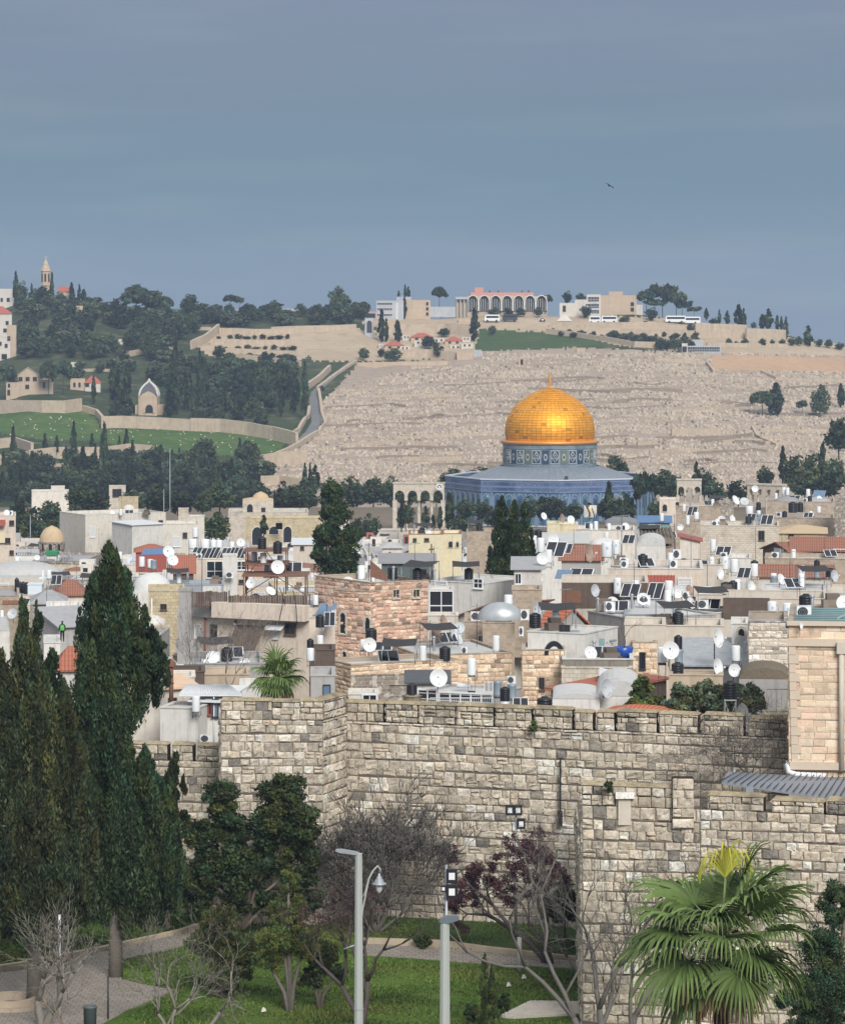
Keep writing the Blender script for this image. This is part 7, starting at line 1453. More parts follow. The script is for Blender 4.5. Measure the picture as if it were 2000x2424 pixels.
L1=[('cypress',305,168,345,34,'tall cypress touching the bell tower'),('cypress',92,168,350,48,'cypress at the head of the wood near the apartment block'),('broad',125,205,352,90,'ragged conifer beside the cypress at the head of the wood'),('cypress',420,224,345,40,'lone cypress beside the red roofed convent house'),('cypress',465,238,350,32,'cypress of the skyline pair behind the convent house'),('cypress',492,262,350,46,'stout cypress of the skyline pair behind the convent house'),('cypress',186,230,350,24,'small thin cypress beside the bell tower'),('broad',265,235,358,130,'dark evergreen hiding the foot of the bell tower'),('broad',210,250,356,110,'dark evergreen beside the thin cypress'),('broad',355,270,360,90,'dark evergreen under the convent roof'),('broad',545,318,420,130,'rounded evergreen at the corner of the convent wood'),('broad',625,328,420,90,'small rounded evergreen before the great pine'),('broad',690,305,430,120,'rounded evergreen leaning on the great pine'),('pine',800,236,440,210,'great dark pine crowning the skyline'),('pine',900,255,430,170,'second great pine crowning the skyline'),('pine',975,305,430,100,'lower pine sloping off the skyline group'),('broad',1108,342,400,60,'round skyline bush by the small leaning tree'),('umbrella',1156,342,400,36,'small leaning skyline tree'),('umbrella',1352,290,392,96,'tall umbrella pine alone on the skyline'),('umbrella',1405,300,392,66,'umbrella pine joined to the tall one on the skyline'),('umbrella',1618,340,390,116,'flat topped acacia on the skyline'),('cypress',550,772,935,36,'thin cypress at the edge of the chapel grove'),('cypress',1030,520,800,44,'tall dark cypress above the olive grove'),('pine',285,660,890,120,'tall pine before the gabled tan house'),('pine',375,660,870,110,'dark pine behind the gabled tan house'),('pine',40,680,910,130,'spreading pine at the picture edge above the retaining wall')]
for k,x,a,b,w,lb in L1:T_(k,'h1',x,a,b,w,lb)
L2=[('broad',375,140,335,160,'ragged pine standing highest at the end of the scrub crest'),('broad',300,245,340,120,'dark shrubby tree beside the ragged pine'),('broad',440,265,360,70,'dark tree at the tail of the scrub crest'),('cypress',766,134,210,22,'thin cypress behind the modern block'),('cypress',785,148,212,30,'tilted cypress behind the modern block'),('cypress',728,170,212,22,'small cypress behind the plant room'),('cypress',762,212,335,34,'clipped oval cypress in front of the tan stone block'),('pine',967,146,260,100,'bushy pine between the two crest buildings'),('cypress',628,285,470,50,'pointed cypress at the village edge'),('cypress',656,340,470,36,'shorter cypress joined to the pointed one'),('cypress',722,350,475,54,'round topped cypress in the village'),('cypress',1172,285,465,72,'stout dark cypress beside the green bank'),('broad',978,276,325,100,'clipped dark hedge tree under the link building'),('broad',690,500,585,120,'round olive below the village houses'),('broad',625,500,560,50,'small dark tree below the village houses'),('broad',960,470,565,80,'leaning dark tree above the grey bank'),('broad',905,430,510,110,'dark crown amid the village roofs'),('broad',995,385,440,90,'bushy tree behind the village roofs'),('broad',520,500,580,80,'grey green tree by the niche tower'),('broad',1285,262,320,70,'olive beneath the first hotel arches'),('broad',1372,266,322,70,'olive beneath the middle hotel arches'),('broad',1445,264,322,64,'olive beneath the later hotel arches'),('broad',1548,260,325,56,'olive at the end of the hotel arches'),('pine',1600,185,280,80,'bare looking tree behind the hotel end'),('broad',1280,370,430,60,'dark bush atop the green bank'),('cypress',176,600,920,60,'towering cypress at the road bend')]
for k,x,a,b,w,lb in L2:T_(k,'h2',x,a,b,w,lb)
L3=[('broad',105,165,250,66,'round crest tree behind the white sheds'),('broad',185,180,245,72,'round crest tree beside the balconied house'),('broad',215,245,330,80,'dark tree before the balconied house'),('broad',345,196,285,76,'dark creeper tree on the tan apartment house'),('cypress',436,205,275,24,'slim dark cypress against the tan apartment house'),('umbrella',570,165,312,150,'umbrella pine closest to the tan apartment house'),('umbrella',665,132,315,190,'highest umbrella pine of the crest grove'),('umbrella',745,175,320,150,'umbrella pine on the far side of the crest grove'),('umbrella',620,215,315,170,'low umbrella pine within the crest grove'),('umbrella',780,225,325,120,'umbrella pine shading the coaches'),('umbrella',850,260,330,90,'last small umbrella pine of the crest grove'),('broad',600,262,345,90,'dark bush at the foot of the crest grove'),('broad',440,310,365,80,'dark bush beside the parked minibus'),('broad',832,356,415,60,'dark round tree on the beige terrace'),('broad',860,405,450,46,'bushy tree below the beige terrace'),('broad',795,410,445,26,'small ball tree below the coaches'),('broad',1000,385,425,30,'little tree growing on the block wall'),('broad',1220,408,455,42,'tree against the end of the block wall'),('broad',1055,445,495,50,'first clipped ball tree on the lookout road'),('broad',1098,462,495,30,'little ball tree on the lookout road'),('broad',1145,446,495,56,'broad clipped ball tree on the lookout road'),('broad',1250,446,496,52,'clipped ball tree past the block wall'),('broad',1310,452,492,34,'neat ball tree past the block wall'),('broad',1366,448,492,48,'ball tree beside the thin pole'),('broad',1425,440,492,60,'round tree near the dark cypress'),('broad',1465,432,492,50,'taller round tree near the dark cypress'),('cypress',1518,382,495,66,'broad dark cypress on the descending crest'),('broad',1585,450,498,50,'round tree on the descending crest'),('broad',1640,450,505,60,'larger round tree on the descending crest'),('broad',1705,470,515,70,'bushes at the end of the crest'),('cypress',922,272,340,34,'small cypress beside the coaches'),('cypress',999,285,370,26,'slim cypress on the far crest'),('cypress',1045,292,375,44,'cypress behind the block wall'),('cypress',1112,254,385,66,'highest cypress above the block wall'),('cypress',1142,280,390,40,'slanted cypress above the block wall'),('cypress',1285,284,400,70,'broad pointed cypress over the wall end'),('cypress',1250,310,398,50,'shorter cypress over the wall end'),('cypress',1338,318,400,36,'thin cypress next to the broad pointed one'),('cypress',1362,322,400,26,'thinner cypress next to the broad pointed one'),('cypress',1390,330,455,40,'dark cypress where the block wall ends'),('broad',965,325,375,70,'dark bush on the far crest'),('broad',1200,350,392,40,'dark bush between the cypress groups')]
for k,x,a,b,w,lb in L3:T_(k,'h3',x,a,b,w,lb)
for x in range(5):T_('broad','h3',380+x*62,408+x*7,452+x*9,90,'dark shrub in the bed below the coaches','shrubs in the beds below the coaches')
for x in range(6):T_('broad','h3',650+x*36,440+(x%2)*8,512,70,'dark green tree behind the lookout hut','trees behind the lookout hut')
L4=[('pine',1250,745,905,170,'wide pine standing among the graves'),('cypress',1330,718,910,120,'dark conifer merged with the wide pine among the graves'),('pine',1485,805,895,80,'small pine among the graves'),('broad',1590,710,915,130,'wind bent conifer among the graves'),('cypress',1712,720,860,60,'dark conifer at the picture edge among the graves')]
for k,x,a,b,w,lb in L4:T_(k,'h3',x,a,b,w,lb)
L5=[(70,345,510,40,'first thin cypress at the ruined terrace'),(264,318,450,44,'cypress before the ruined wall arches'),(333,330,460,40,'blunt cypress before the ruined wall arches'),(434,258,470,52,'tall pointed cypress against the green field'),(540,318,450,44,'cypress beside the tallest one'),(560,380,560,34,'thin cypress leaning on the tallest one'),(612,270,675,66,'tallest cypress of the valley reaching the green field'),(596,330,660,40,'cypress merged into the tallest one'),(700,330,432,26,'little cypress in front of the green field'),(742,292,432,40,'neat cypress in front of the green field'),(190,425,620,66,'broad cypress over the flat cream house'),(270,520,610,60,'rounded cypress over the flat cream house'),(468,470,600,50,'cypress standing in the valley wood'),(1052,400,480,26,'small cypress at the end of the green field'),(1160,385,600,44,'slim cypress in the valley wood centre'),(1208,375,480,34,'cypress tip above the valley wood'),(1246,365,480,34,'second cypress tip above the valley wood'),(1226,480,610,46,'cypress below two cypress tips'),(1408,345,470,34,'cypress near the dark wood corner'),(1360,470,680,70,'dark heavy cypress above the domed lantern'),(1010,415,520,34,'cypress beside the flagpole'),(20,440,700,60,'cypress at the picture edge in the valley wood'),(8,560,720,50,'dark cypress at the very edge of the valley')]
for x,a,b,w,lb in L5:T_('cypress','m1',x,a,b,w,lb)
for y,x0,x1,n in((545,1260,1700,9),(608,1300,1730,8),(655,1330,1700,8)):
 for i in range(n):T_('broad','h1',x0+(x1-x0)*(i+.5)/n+(i*37%19),y-14-i%3*6,y+8,34+i%4*12,'small dark shrub on the stepped beige ground','shrubs on the stepped beige ground')
for i in range(22):T_('broad','h3',20+i*40+i*31%23,385+i*1.2+i*17%30,418+i*1.3+i*17%30,30+i%5*9,'small dark shrub on the crest car park bank','shrubs on the crest car park bank')
tr=random . Random(31)
AREAS=[([(40,632),(260,640),(400,660),(400,700),(360,740),(40,740)],['broad','olive','broad'],74,(34,54),'dark rounded tree in the wood below the bell tower','wood below the bell tower'),([(380,642),(760,646),(730,672),(430,676)],['broad','olive'],40,(26,44),'dark shrub on the scrub covered crest','scrub crest shrubs'),([(150,740),(420,735),(600,752),(620,800),(560,850),(400,860),(340,800),(150,780)],['olive','olive','broad'],84,(24,42),'grey green olive on the grassy slope beside the chapel','olives beside the chapel'),([(440,770),(620,780),(615,880),(520,885),(400,880)],['broad','pine'],30,(40,60),'dark evergreen in the hollow before the road','evergreens before the road'),([(195,800),(275,800),(275,862),(200,862)],['cypress','cypress','broad'],11,(20,32),'dark conifer in the grove beside the chapel front','conifers of the chapel grove'),([(345,805),(392,805),(392,862),(345,862)],['cypress','cypress'],7,(18,30),'dark cypress of the clump on the other side of the chapel','cypress clump by the chapel'),([(0,960),(540,950),(560,1020),(520,1060),(0,1060)],['broad','pine','broad','olive'],84,(40,66),'dark evergreen in the valley wood','valley wood trees')]
for poly,kinds,n,(w0,w1),lb,g in AREAS:
 xs,ys=[p[0]for p in poly],[p[1]for p in poly];k=0
 while k<n:
  x,y=tr . uniform(min(xs),max(xs)),tr . uniform(min(ys),max(ys))
  if not pip(poly,x,y):continue
  k+=1;w=tr . uniform(w0,w1);kind=tr . choice(kinds);ht=w*{'cypress':2.6,'olive':.72,'broad':.95,'pine':.95}[kind]
  p=hill(x,y);m_=p . y/F;plant_far(kind,p,ht*m_,w*m_,lb,g)
for i in range(34):
 x,y=(tr . uniform(380,630),tr . uniform(800,885))if i<14 else(tr . uniform(5,545),tr . uniform(940,1035));w=tr . uniform(13,20);p=hill(x,y);m_=p . y/F;plant_far('cypress',p,w*tr . uniform(3,4.6)*m_,w*m_,'slender dark cypress among the rounder hill trees','slender cypresses of the slope')
def E2(kind,fr,x,yt,yb,w,lb,D,g=None):
 vx,vb=V(fr,x,yb);p=at(vx,vb,D);m_=D/F;zt=zat(V(fr,0,yt)[1],D);p . z=min(p . z,zt-2);plant_far(kind,p,zt-p . z,w*FR[fr][2]*m_,lb,g)
E_=[('broad','m2',770,640,800,150,'dark crown seen through the first arch of the arcade',990),('broad','m2',860,645,800,150,'dark crown seen through the middle arches of the arcade',985),('broad','m2',950,640,800,150,'dark crown seen through the last arch of the arcade',990),('broad','m2',60,640,830,170,'wide dark pine behind the pale platform wall',985),('broad','m2',180,620,830,190,'second wide pine behind the platform wall',975),('broad','m2',330,620,820,180,'dark pine touching the tall city cypress',985),('broad','m2',460,605,815,200,'broad pine beside the four arched arcade',980),('broad','m2',580,612,810,200,'broadest pine beside the four arched arcade',990),('broad','m2',680,608,800,150,'pine just behind the four arched arcade',975),('cypress','m2',178,542,700,36,'thin cypress above the esplanade pines',1000),('cypress','m2',240,560,700,70,'broad cypress above the esplanade pines',1000),('cypress','m2',208,545,690,30,'thin cypress joined to the broad one',1000),('broad','m2',1035,562,690,170,'round green tree over the shrine parapet',985),('broad','m2',1210,555,660,200,'low dark crown over the shrine roof',1000),('broad','m3',405,485,640,155,'dense round tree behind the shrine roof corner',985),('broad','m2',770,770,920,120,'pointed conifer under the arcade',850),('cypress','m2',745,780,930,60,'cypress under the arcade columns',848),('broad','m2',560,830,1010,150,'ragged pine before the platform wall',842),('broad','m2',495,850,1000,110,'thin pine before the platform wall',838),('cypress','m2',885,800,925,60,'conifer at the platform steps',850),('cypress','m2',930,845,930,34,'little conifer at the platform steps',852),('cypress','m2',972,800,930,40,'neat cypress beside the shrine corner',850),('cypress','m2',1022,720,925,60,'tall cypress covering the shrine corner',853),('broad','m2',1090,830,960,170,'dark leafy tree below the shrine corner',846),('cypress','m2',1200,850,960,50,'small conifer below the shrine wall',848),('broad','m2',1280,800,930,130,'dark tree below the shrine wall',850),('broad','m2',1620,730,880,220,'bushy tree hiding the shrine wall centre',852),('broad','m3',40,730,880,120,'bushy tree before the turquoise wall',853),('broad','m3',150,790,880,90,'low bushy tree before the turquoise wall',852),('cypress','m3',350,655,860,70,'straight cypress before the shrine porch',851),('broad','m3',440,700,870,110,'leafy tree beside the straight cypress',853),('pine','m3',560,570,880,170,'tall shaggy conifer covering the shrine end',849),('broad','m3',620,740,880,110,'dark lower tree beside the shaggy conifer',848),('broad','m3',660,565,760,220,'brownish leafless crown behind the shrine end',985),('broad','m3',740,600,760,150,'brownish crown between shrine and tall arcade',975),('broad','m3',910,560,740,140,'dark crown behind the tall narrow arcade',985),('cypress','m3',865,540,700,60,'dark cypress behind the tall narrow arcade',980),('broad','m3',980,640,780,160,'brownish crown beyond the tall arcade',960),('broad','m3',1110,630,780,170,'brownish crown near the low arcade',965),('broad','m3',1270,545,690,120,'dark tree above the low arcade',985),('cypress','m3',1370,445,650,60,'cypress rising over the edge wood',1000),('broad','m3',1450,480,700,190,'dark pine of the edge wood',985),('broad','m3',1560,470,700,200,'second dark pine of the edge wood',990),('cypress','m3',1605,430,620,60,'cypress in the middle of the edge wood',1000),('broad','m3',1680,500,720,180,'third dark pine of the edge wood',980),('broad','m3',1700,260,500,200,'hazy bare tree at the picture edge above the edge wood',1080),('broad','m3',1500,570,760,200,'low dark tree behind the low arcade',960),('broad','m3',1640,600,760,200,'low dark tree at the end of the low arcade',955),('broad','A',1480,25,250,220,'dense ball shaped tree beside the dome hall',690),('cypress','m1',1548,800,910,60,'thin dark conifer in front of the carved gallery',700),('broad','m1',480,610,760,220,'dark spreading pine behind the wide cream building',830),('broad','m1',560,650,790,200,'dark pine beside the loggia tower',820),('broad','m1',300,700,900,200,'dark pine above the tan dome',790),('broad','m1',130,690,930,200,'dark pine beside the peach apartment block',800),('broad','m1',440,720,930,180,'pale green pine beside the wide cream building',780),('broad','m1',50,760,960,160,'dark tree behind the peach apartment block',770),('broad','m1',200,780,960,200,'dark tree between apartment block and tan dome',775),('broad','m1',400,790,960,150,'dark tree right behind the tan dome',770),('broad','m1',940,620,790,230,'wide pine above the annex roof',840),('broad','m1',1060,640,800,200,'wide pine behind the crumbling turret',830),('broad','m1',1190,655,800,150,'brownish leafless tree behind the turret',820),('broad','m1',1290,600,780,220,'rounded pine beside the domed lantern',850),('broad','m1',780,640,780,170,'dark tree above the white tomb block',860),('broad','m1',1660,640,790,220,'dark tree behind the pale dome',850),('broad','m1',1740,610,790,220,'dark tree behind the pale wall building',860)]
for k,fr,x,a,b,w,lb,D in E_:E2(k,fr,x,a,b,w,lb,D)
for i in range(13):x=925+i*31+i*13%11;E2('broad' if i%3 else 'cypress','V',x,1018+i*23%19,1068,52 if i%3 else 22,'dark tree in the row along the shrine terrace',852-i%2*6,'dark trees along the shrine terrace')
for fr,x,a,b,D,lb in(('m1',998,398,830,800,'tall thin flagpole rising out of the valley wood'),('m1',962,640,790,805,'short thin pole near the tall flagpole'),('m1',178,790,920,760,'pale slender lamp mast beside the tan dome')):
 p=at(*V(fr,x,b),D);mb=MB();h=(b-a)*FR[fr][3]*D/F;mb . tube([(0,0,-6),(0,0,h)],.14,6,r1=.07);o=mb . build('flagpole',grey_metal,loc=p);tag(o,lb,'pole')
for fr,x,y,D,lb in(('m2',968,675,866,'round white sign on the four arched arcade'),('m1',1638,856,742,'round white sign on the carved gallery front'),('m2',26,906,742,'round white sign at the low wall by the tall city cypress')):
 p=at(*V(fr,x,y),D-.6);mb=MB();s=.7;mb . box(-s,0,-s,s,.15,s);root=mb . build('sign',white_metal,loc=p);mb=MB();mb . lathe([(.28,0),(.5,0)],16,M=Matrix . Translation((0,-.04,0))@Matrix . Rotation(R(90),4,'X'),a0=R(-60),a1=R(240));mb . build('ring_mark',dark_metal,root);tag(root,lb,'sign')
p=at(1252,381,300);me_b=MB();me_b . lathe([(.01,-.22),(.06,-.12),(.075,0),(.05,.14),(.02,.24),(.005,.3)],8,M=Matrix . Rotation(R(90),4,'X'));root=empty('bird',p,'dark bird gliding in the open sky','bird',rz=R(25));me_b . build('body',black_plastic,root)
for s in(-1,1):
 mb=MB();a=R(-18 if s<0 else-38);M=Matrix . Rotation(R(28),4,'Y')
 q=[(0,-.12,.02),(0,.12,.02),(s*.26,.10,.07),(s*.48,.16,.02),(s*.26,-.10,.08),(s*.5,.04,.015)];mb . add([M@Vector(v)for v in q],[(0,1,2,4),(4,2,3,5)]);mb . build('wing',black_plastic,root)
def park(x,y):d=Dz(y,0);return Vector(((x-CX)/F*d,d,zg(d)+.06))
def patch(name,pts,mat,dz=0.):
 P=[park(x,y)+Vector((0,0,dz))for x,y in pts];me=bpy . data . meshes . new(name);me . from_pydata([tuple(p)for p in P]+[tuple(p-Vector((0,0,.3)))for p in P],[],[tuple(range(len(P)))]+[(i,len(P)+i,len(P)+(i+1)%len(P),(i+1)%len(P))for i in range(len(P))]);me . materials . append(mat);o=bpy . data . objects . new(name,me);COL . objects . link(o);return tag(o,kind='structure')
patch('path',[(-80,2012),(42,1999),(120,1977),(210,1960),(375,1921),(410,1915),(410,1938),(384,1944),(240,1978),(150,2003),(-80,2050)],path_m,.03)
patch('paving',[(-80,2045),(150,2000),(235,1980),(250,2018),(300,2030),(357,2039),(312,2060),(258,2084),(190,2125),(-80,2125)],path_m,.034)
patch('path',[(745,1943),(902,1952),(1000,1960),(1200,1980),(1200,1996),(924,1978),(745,1966)],path_m,.03)
patch('stone_slab',[(1028,2096),(1089,2065),(1200,2067),(1200,2092),(1055,2098)],ground_mat('white_flagstone',(.55,.50,.44),(.46,.42,.37),(.36,.33,.3),.8,2.5),.1)
patch('bank',[(745,1925),(760,1885),(900,1884),(1000,1893),(1200,1912),(1200,1972),(745,1938)],grass_dark,.01)
kerbs=[('pale kerb along the upper edge of the left park path',[(-80,2010),(42,1997),(210,1958),(375,1919),(410,1913)]),('pale kerb along the far edge of the path by the wall',[(745,1941),(902,1950),(1000,1958),(1200,1978)])]
for lb,pts in kerbs:hill_wall(lb . replace('left ','cypress '),pts,.28,wall_pale,.35,'kerb',surf=park,sink=.2,cat='kerb')
vrng=np . random . default_rng(42)
gx,gy=vrng . uniform(-27,9.5,90000),vrng . uniform(177,211.5,90000);gh=vrng . uniform(.05,.16,90000)*(1+.5*np . sin(gx*.9)*np . sin(gy*.6));ga=vrng . uniform(0,6.28,90000);gz=np . interp(gy,[a for a,_ in ZG],[b for _,b in ZG])+.02
dx,dy=np . cos(ga)*.05,np . sin(ga)*.05;lx,ly=vrng . normal(0,.05,90000),vrng . normal(0,.05,90000)
GP=np . stack([np . stack([gx-dx,gy-dy,gz],1),np . stack([gx+dx,gy+dy,gz],1),np . stack([gx+lx+dx*.2,gy+ly,gz+gh],1),np . stack([gx+lx-dx*.2,gy+ly,gz+gh],1)],1)
gt=.8+.35*np . sin(gx*.35+2*np . sin(gy*.21))*np . sin(gy*.5)+vrng . normal(0,.22,90000);off=np . array([False]*90000)
for q in([(-80,2012),(375,1919),(410,1913),(410,1940),(250,1976),(250,2018),(357,2039),(190,2125),(-80,2125)],[(740,1938),(1000,1957),(1210,1977),(1210,1998),(740,1968)],[(1028,2096),(1089,2065),(1200,2067),(1200,2092),(1055,2098)]):
 for i in range(90000):
  if not off[i]and pip(q,CX+F*gx[i]/gy[i],HY+F*(CZ-gz[i])/gy[i]):off[i]=True
gq=gt[:,None]*np . ones(3);wn=(np . sin(gx*.21+1.3*np . sin(gy*.33))*np . sin(gy*.27+gx*.08)>.55)*.5+(vrng . random(90000)<.05)*1.0;gq=gq*(1+wn[:,None]*np . array([.75,.1,.5]))
o=quad_mesh('grass',GP[~off],None,gq[~off]. clip(.3,2.2),leafmat('grass_blades',(.072,.128,.020),(.105,.160,.034),0));tag(o,kind='stuff')
def tree_root(name,px,py,label,cat='tree',D=None):p=at(px,py,D)if D else park(px,py);return empty(name,p,label,cat),p
def flame_tree(px,py,D,subs,per,leaf,label,mat=lf_cyp,trunk=.35,z=None,**k):
 p=at(px,py,D);p . z=z if z is not None else p . z;root=empty('cypress_tree',p,label,'tree');m_=D/F;rows=[]
 mb,_=trunk_mb((zat(min(q[1]for q in subs),D)-p . z)*.8,trunk,.06,vrng,.05,9,6);mb . build('trunk',bark_grey,root)
 for(x,a,b,r_,n)in subs:
  z0,z1=zat(b,D)-p . z,zat(a,D)-p . z;ox=(x-px)*m_;oy=vrng . normal()*r_*m_*.5;kk=dict(narrow=.34,tall=.24);kk . update(k)
  fl=flames(z1-z0,r_*m_,n,vrng,z0,lambda t:.78+.22*min(1,t*5)if t<.4 else max(.05,(1-(t-.4)/.6)**.62),**kk);tt=.75+.5*vrng . random()
  rows+=[(q[0]+ox,q[1]+oy,q[2],*q[3:6],q[6]*tt)for q in fl]
 P,T=leaves_on(rows,per,leaf,vrng,.75,.30,.45);quad_mesh('crown',P,None,T,mat,root);return root
flame_tree(62,2000,200,[(48,1214,1500,26,40),(72,1226,1520,28,40),(105,1330,1700,55,80),(62,1290,1900,70,120)],130,.13,'dark twin tipped cypress half hidden behind the nearest cypress')
flame_tree(70,2090,184,[(54,1270,1640,52,80),(8,1320,1890,62,100),(70,1340,1905,76,130),(122,1400,1905,64,110),(160,1500,1890,44,90),(-40,1400,1900,60,80),(30,1560,1910,60,80),(136,1640,1900,56,70),(60,1600,1912,104,190)],170,.13,'nearest big cypress with ragged tongues at the picture edge',leafmat('warm_cypress_needles',(.033,.047,.019),(.078,.090,.035),.05),trunk=.45)
flame_tree(238,2012,192,[(222,1112,1420,60,120),(192,1172,1520,46,80),(258,1165,1500,54,90),(300,1242,1440,38,50),(318,1300,1410,30,36),(178,1300,1680,42,70),(222,1300,1870,66,180),(300,1530,1880,60,110),(250,1480,1880,60,90),(340,1590,1870,40,70),(195,1480,1880,56,100),(262,1600,1885,80,110)],170,.13,'tallest dark cypress with a bare lower trunk',trunk=.42)
flame_tree(345,1900,206,[(348,1560,1860,34,60),(362,1545,1640,22,20)],120,.13,'slim dark drooping conifer between the tallest cypress and the dark evergreen',lf_dark,trunk=.2)
flame_tree(1052,1246,338,[(1032,1014,1246,22,70),(1056,1026,1246,22,70),(1078,1030,1246,22,70),(1014,1090,1246,18,50),(1092,1085,1246,16,50),(1050,1060,1246,36,90)],100,.17,'broad twin topped cypress beside the long white house',z=0,narrow=.5,tall=.2)
flame_tree(1002,2112,177.5,[(996,1952,2104,15,40),(1014,1975,2104,16,40),(1004,2010,2110,22,40)],110,.06,'small narrow cypress on the lawn with round bushes at its foot',lf_bush,trunk=.1,z=0)
def leafy(name,px,py,D,label,blobs,n,per,leaf,mat,trunk=None,up=.1,bk=bark,asp=.55,z=None,cl=.55):
 p=at(px,py,D);p . z=p . z if z is None else z;root=empty(name,p,label,'shrub' if 'shrub' in name or 'bush' in name else 'tree');m_=D/F;rows=[];tot=sum(b[2]*b[3]for b in blobs)
 for b in blobs:
  c=at(b[0],b[1],D)-p;k=max(3,int(n*b[2]*b[3]/tot))
  for i in range(k):
   d=unit(vrng . normal(size=3))*(.45+.55*vrng . random());s=cl*(.7+.6*vrng . random());q=min(b[2],b[3])*m_*.42
   rows . append((c . x+d[0]*b[2]*m_*.8,c . y+d[1]*min(b[2],b[3])*m_*.8+vrng . normal()*.2,c . z+d[2]*b[3]*m_*.8,q*s*1.3,q*s*1.3,q*s,.55+.9*vrng . random()))
 P,T=leaves_on(rows,per,leaf,vrng,up,asp,.35);quad_mesh('crown',P,None,T,mat,root);mb=MB()
 for b in blobs:c=at(b[0],b[1],D)-p;f=trunk or .12;mb . tube([(0,0,-.5),(c . x*.25,0,c . z*.4),(c . x,c . y,c . z)],f,7,r1=f*.35)
 mb . build('trunk',bk,root);return root
leafy('cypress_tree',686,1226,385,'shaggy lone cypress rising from the middle of the rooftops',[(684,1012,24,28),(692,1058,34,34),(672,1098,36,30),(714,1108,30,34),(690,1150,50,36),(652,1140,20,26),(730,1160,16,30),(690,1195,48,34)],200,130,.2,lf_cyp,.3,.45,asp=.4,z=-4,cl=.8)
leafy('evergreen_tree',500,1892,204,'broad dark evergreen standing before the wall tower',[(452,1640,42,52),(478,1700,44,50),(420,1720,44,60),(580,1630,50,52),(560,1700,60,62),(622,1690,44,60),(500,1780,80,60),(610,1780,56,66),(420,1800,52,60),(520,1850,90,40),(384,1700,24,44),(630,1850,36,40),(400,1850,40,40)],330,200,.115,lf_dark,.16,cl=.7)
leafy('pine_tree',596,2086,182.5,'small yellow green pine on the lawn with a pale trunk',[(592,1815,26,36),(590,1870,52,40),(580,1930,62,50),(548,1975,40,30),(625,1940,36,44)],170,130,.085,lf_yel,.17,.3,bark_grey,.3,0)
leafy('pine_tree',656,2078,183.5,'darker low pine beside the small yellow green pine',[(660,1965,44,45),(640,2010,36,26),(690,2000,26,26)],90,120,.09,leafmat('olive_green_needles',(.035,.05,.018),(.06,.07,.025),.05),.12,.3,bark,.3,0)
leafy('evergreen_shrub',455,2062,186,'spiky yellowish shrub tree behind the grey bare trees',[(455,1895,52,44),(430,1940,60,44),(500,1945,50,40),(470,2000,60,44)],200,110,.09,leafmat('dusky_yellow_leaves',(.038,.05,.015),(.08,.085,.022),.05),.1,.6,bark,.3,0)
leafy('evergreen_shrub',1160,1912,201,'dark green shrub at the wall foot behind the grey bare tree',[(1160,1860,48,44)],60,130,.10,lf_dark,.08)
leafy('low_bush',868,1950,201,'low round dark bush on the grass bank',[(868,1936,22,16)],24,110,.08,lf_dark,.03)
for x,y,r_,lb in((968,2082,18,'round clipped bush on one side of the small narrow cypress'),(1036,2062,14,'round clipped bush on the far side of the small narrow cypress')):leafy('low_bush',x,2100,177,lb,[(x,y,r_,24)],30,110,.06,lf_dark,.03,z=0)
leafy('shrub',1430,1480,217,'dark feathery shrub behind the battlements with a black tank above',[(1400,1440,40,42),(1460,1435,50,44),(1530,1440,44,44),(1370,1460,34,26)],200,120,.12,lf_olive,.08)
leafy('shrub',1320,1470,218,'bright yellow green shrub next to the white plastered vault',[(1322,1410,26,26),(1310,1445,34,26),(1345,1450,30,26)],120,90,.10,lf_bush,.06)
leafy('conifer_tree',1690,2260,128,'blue green conifer cropped by the picture edge beside the palm',[(1715,1860,40,70),(1690,1950,60,60),(1720,2030,110,70),(1640,2060,60,40),(1690,2120,110,50),(1748,1800,22,50)],420,170,.055,leafmat('blue_green_needles',(.030,.060,.030),(.062,.098,.045),.05),.2,.25,bark,.35,6)
for x,y,D,w in((1097,1492,207.6,10),(1250,1617,176.9,9)):leafy('wall_bush',x,y+8,D,'green caper tuft on the main wall top' if x<1200 else 'dark caper tuft hanging on the nearest bastion',[(x,y,w,14)],14,60,.09,lf_bush if x<1200 else lf_dark,.02)
def bare(name,px,py,D,label,ln,r,depth,seed,mat,lean=(0,0,1),z=None,tw=None,**k):
 rng=np . random . default_rng(seed);p=at(px,py,D);p . z=z if z is not None else p . z;root=empty(name,p,label,'bare tree');mb=MB();tips=[]
 for l in(lean if isinstance(lean,list)else[lean]):branchy(mb,Vector((0,0,-.2)),Vector(l). normalized(),ln,r,depth,rng,tips=tips,**k)
 mb . build('branches',mat,root)
 if tw:
  cl=[(t[0]. x,t[0]. y,t[0]. z,.22,.22,.2,.6+.8*rng . random())for t in tips];P,T=leaves_on(cl,tw[0],tw[1],rng,0,.4);quad_mesh('crown',P,None,T,tw[2],root)
 return root
twig_grey=weathered('pale_grey_twigs',(.215,.195,.17),var=.3,amt=.3,scale=2);twig_dark=weathered('dark_grey_twigs',(.12,.11,.10),var=.3,amt=.3,scale=2);twig_brown=weathered('brown_twigs',(.17,.135,.11),var=.3,amt=.3,scale=2)
bare('bare_tree',770,1882,206,'wide leafless thicket of grey twigs against the main wall',2.0,.12,7,1,twig_dark,[(-.75,0,1),(-.45,.1,1),(-.2,.1,1),(0,-.2,1),(.2,0,1),(.4,.1,1),(.6,0,1),(.85,0,1),(1.3,0,1),(-1.2,0,.9)],0,spread=.46,up=.10,shrink=.76,kids=(2,3),rmin=.018)
bare('bare_tree',745,2120,179,'reddish purple twiggy tree behind the lamp post',2.6,.2,6,2,bark_dark,[(-.35,0,1),(.1,0,1)],0,tw=(5,.05,lf_plum),spread=.5,up=.08,shrink=.70)
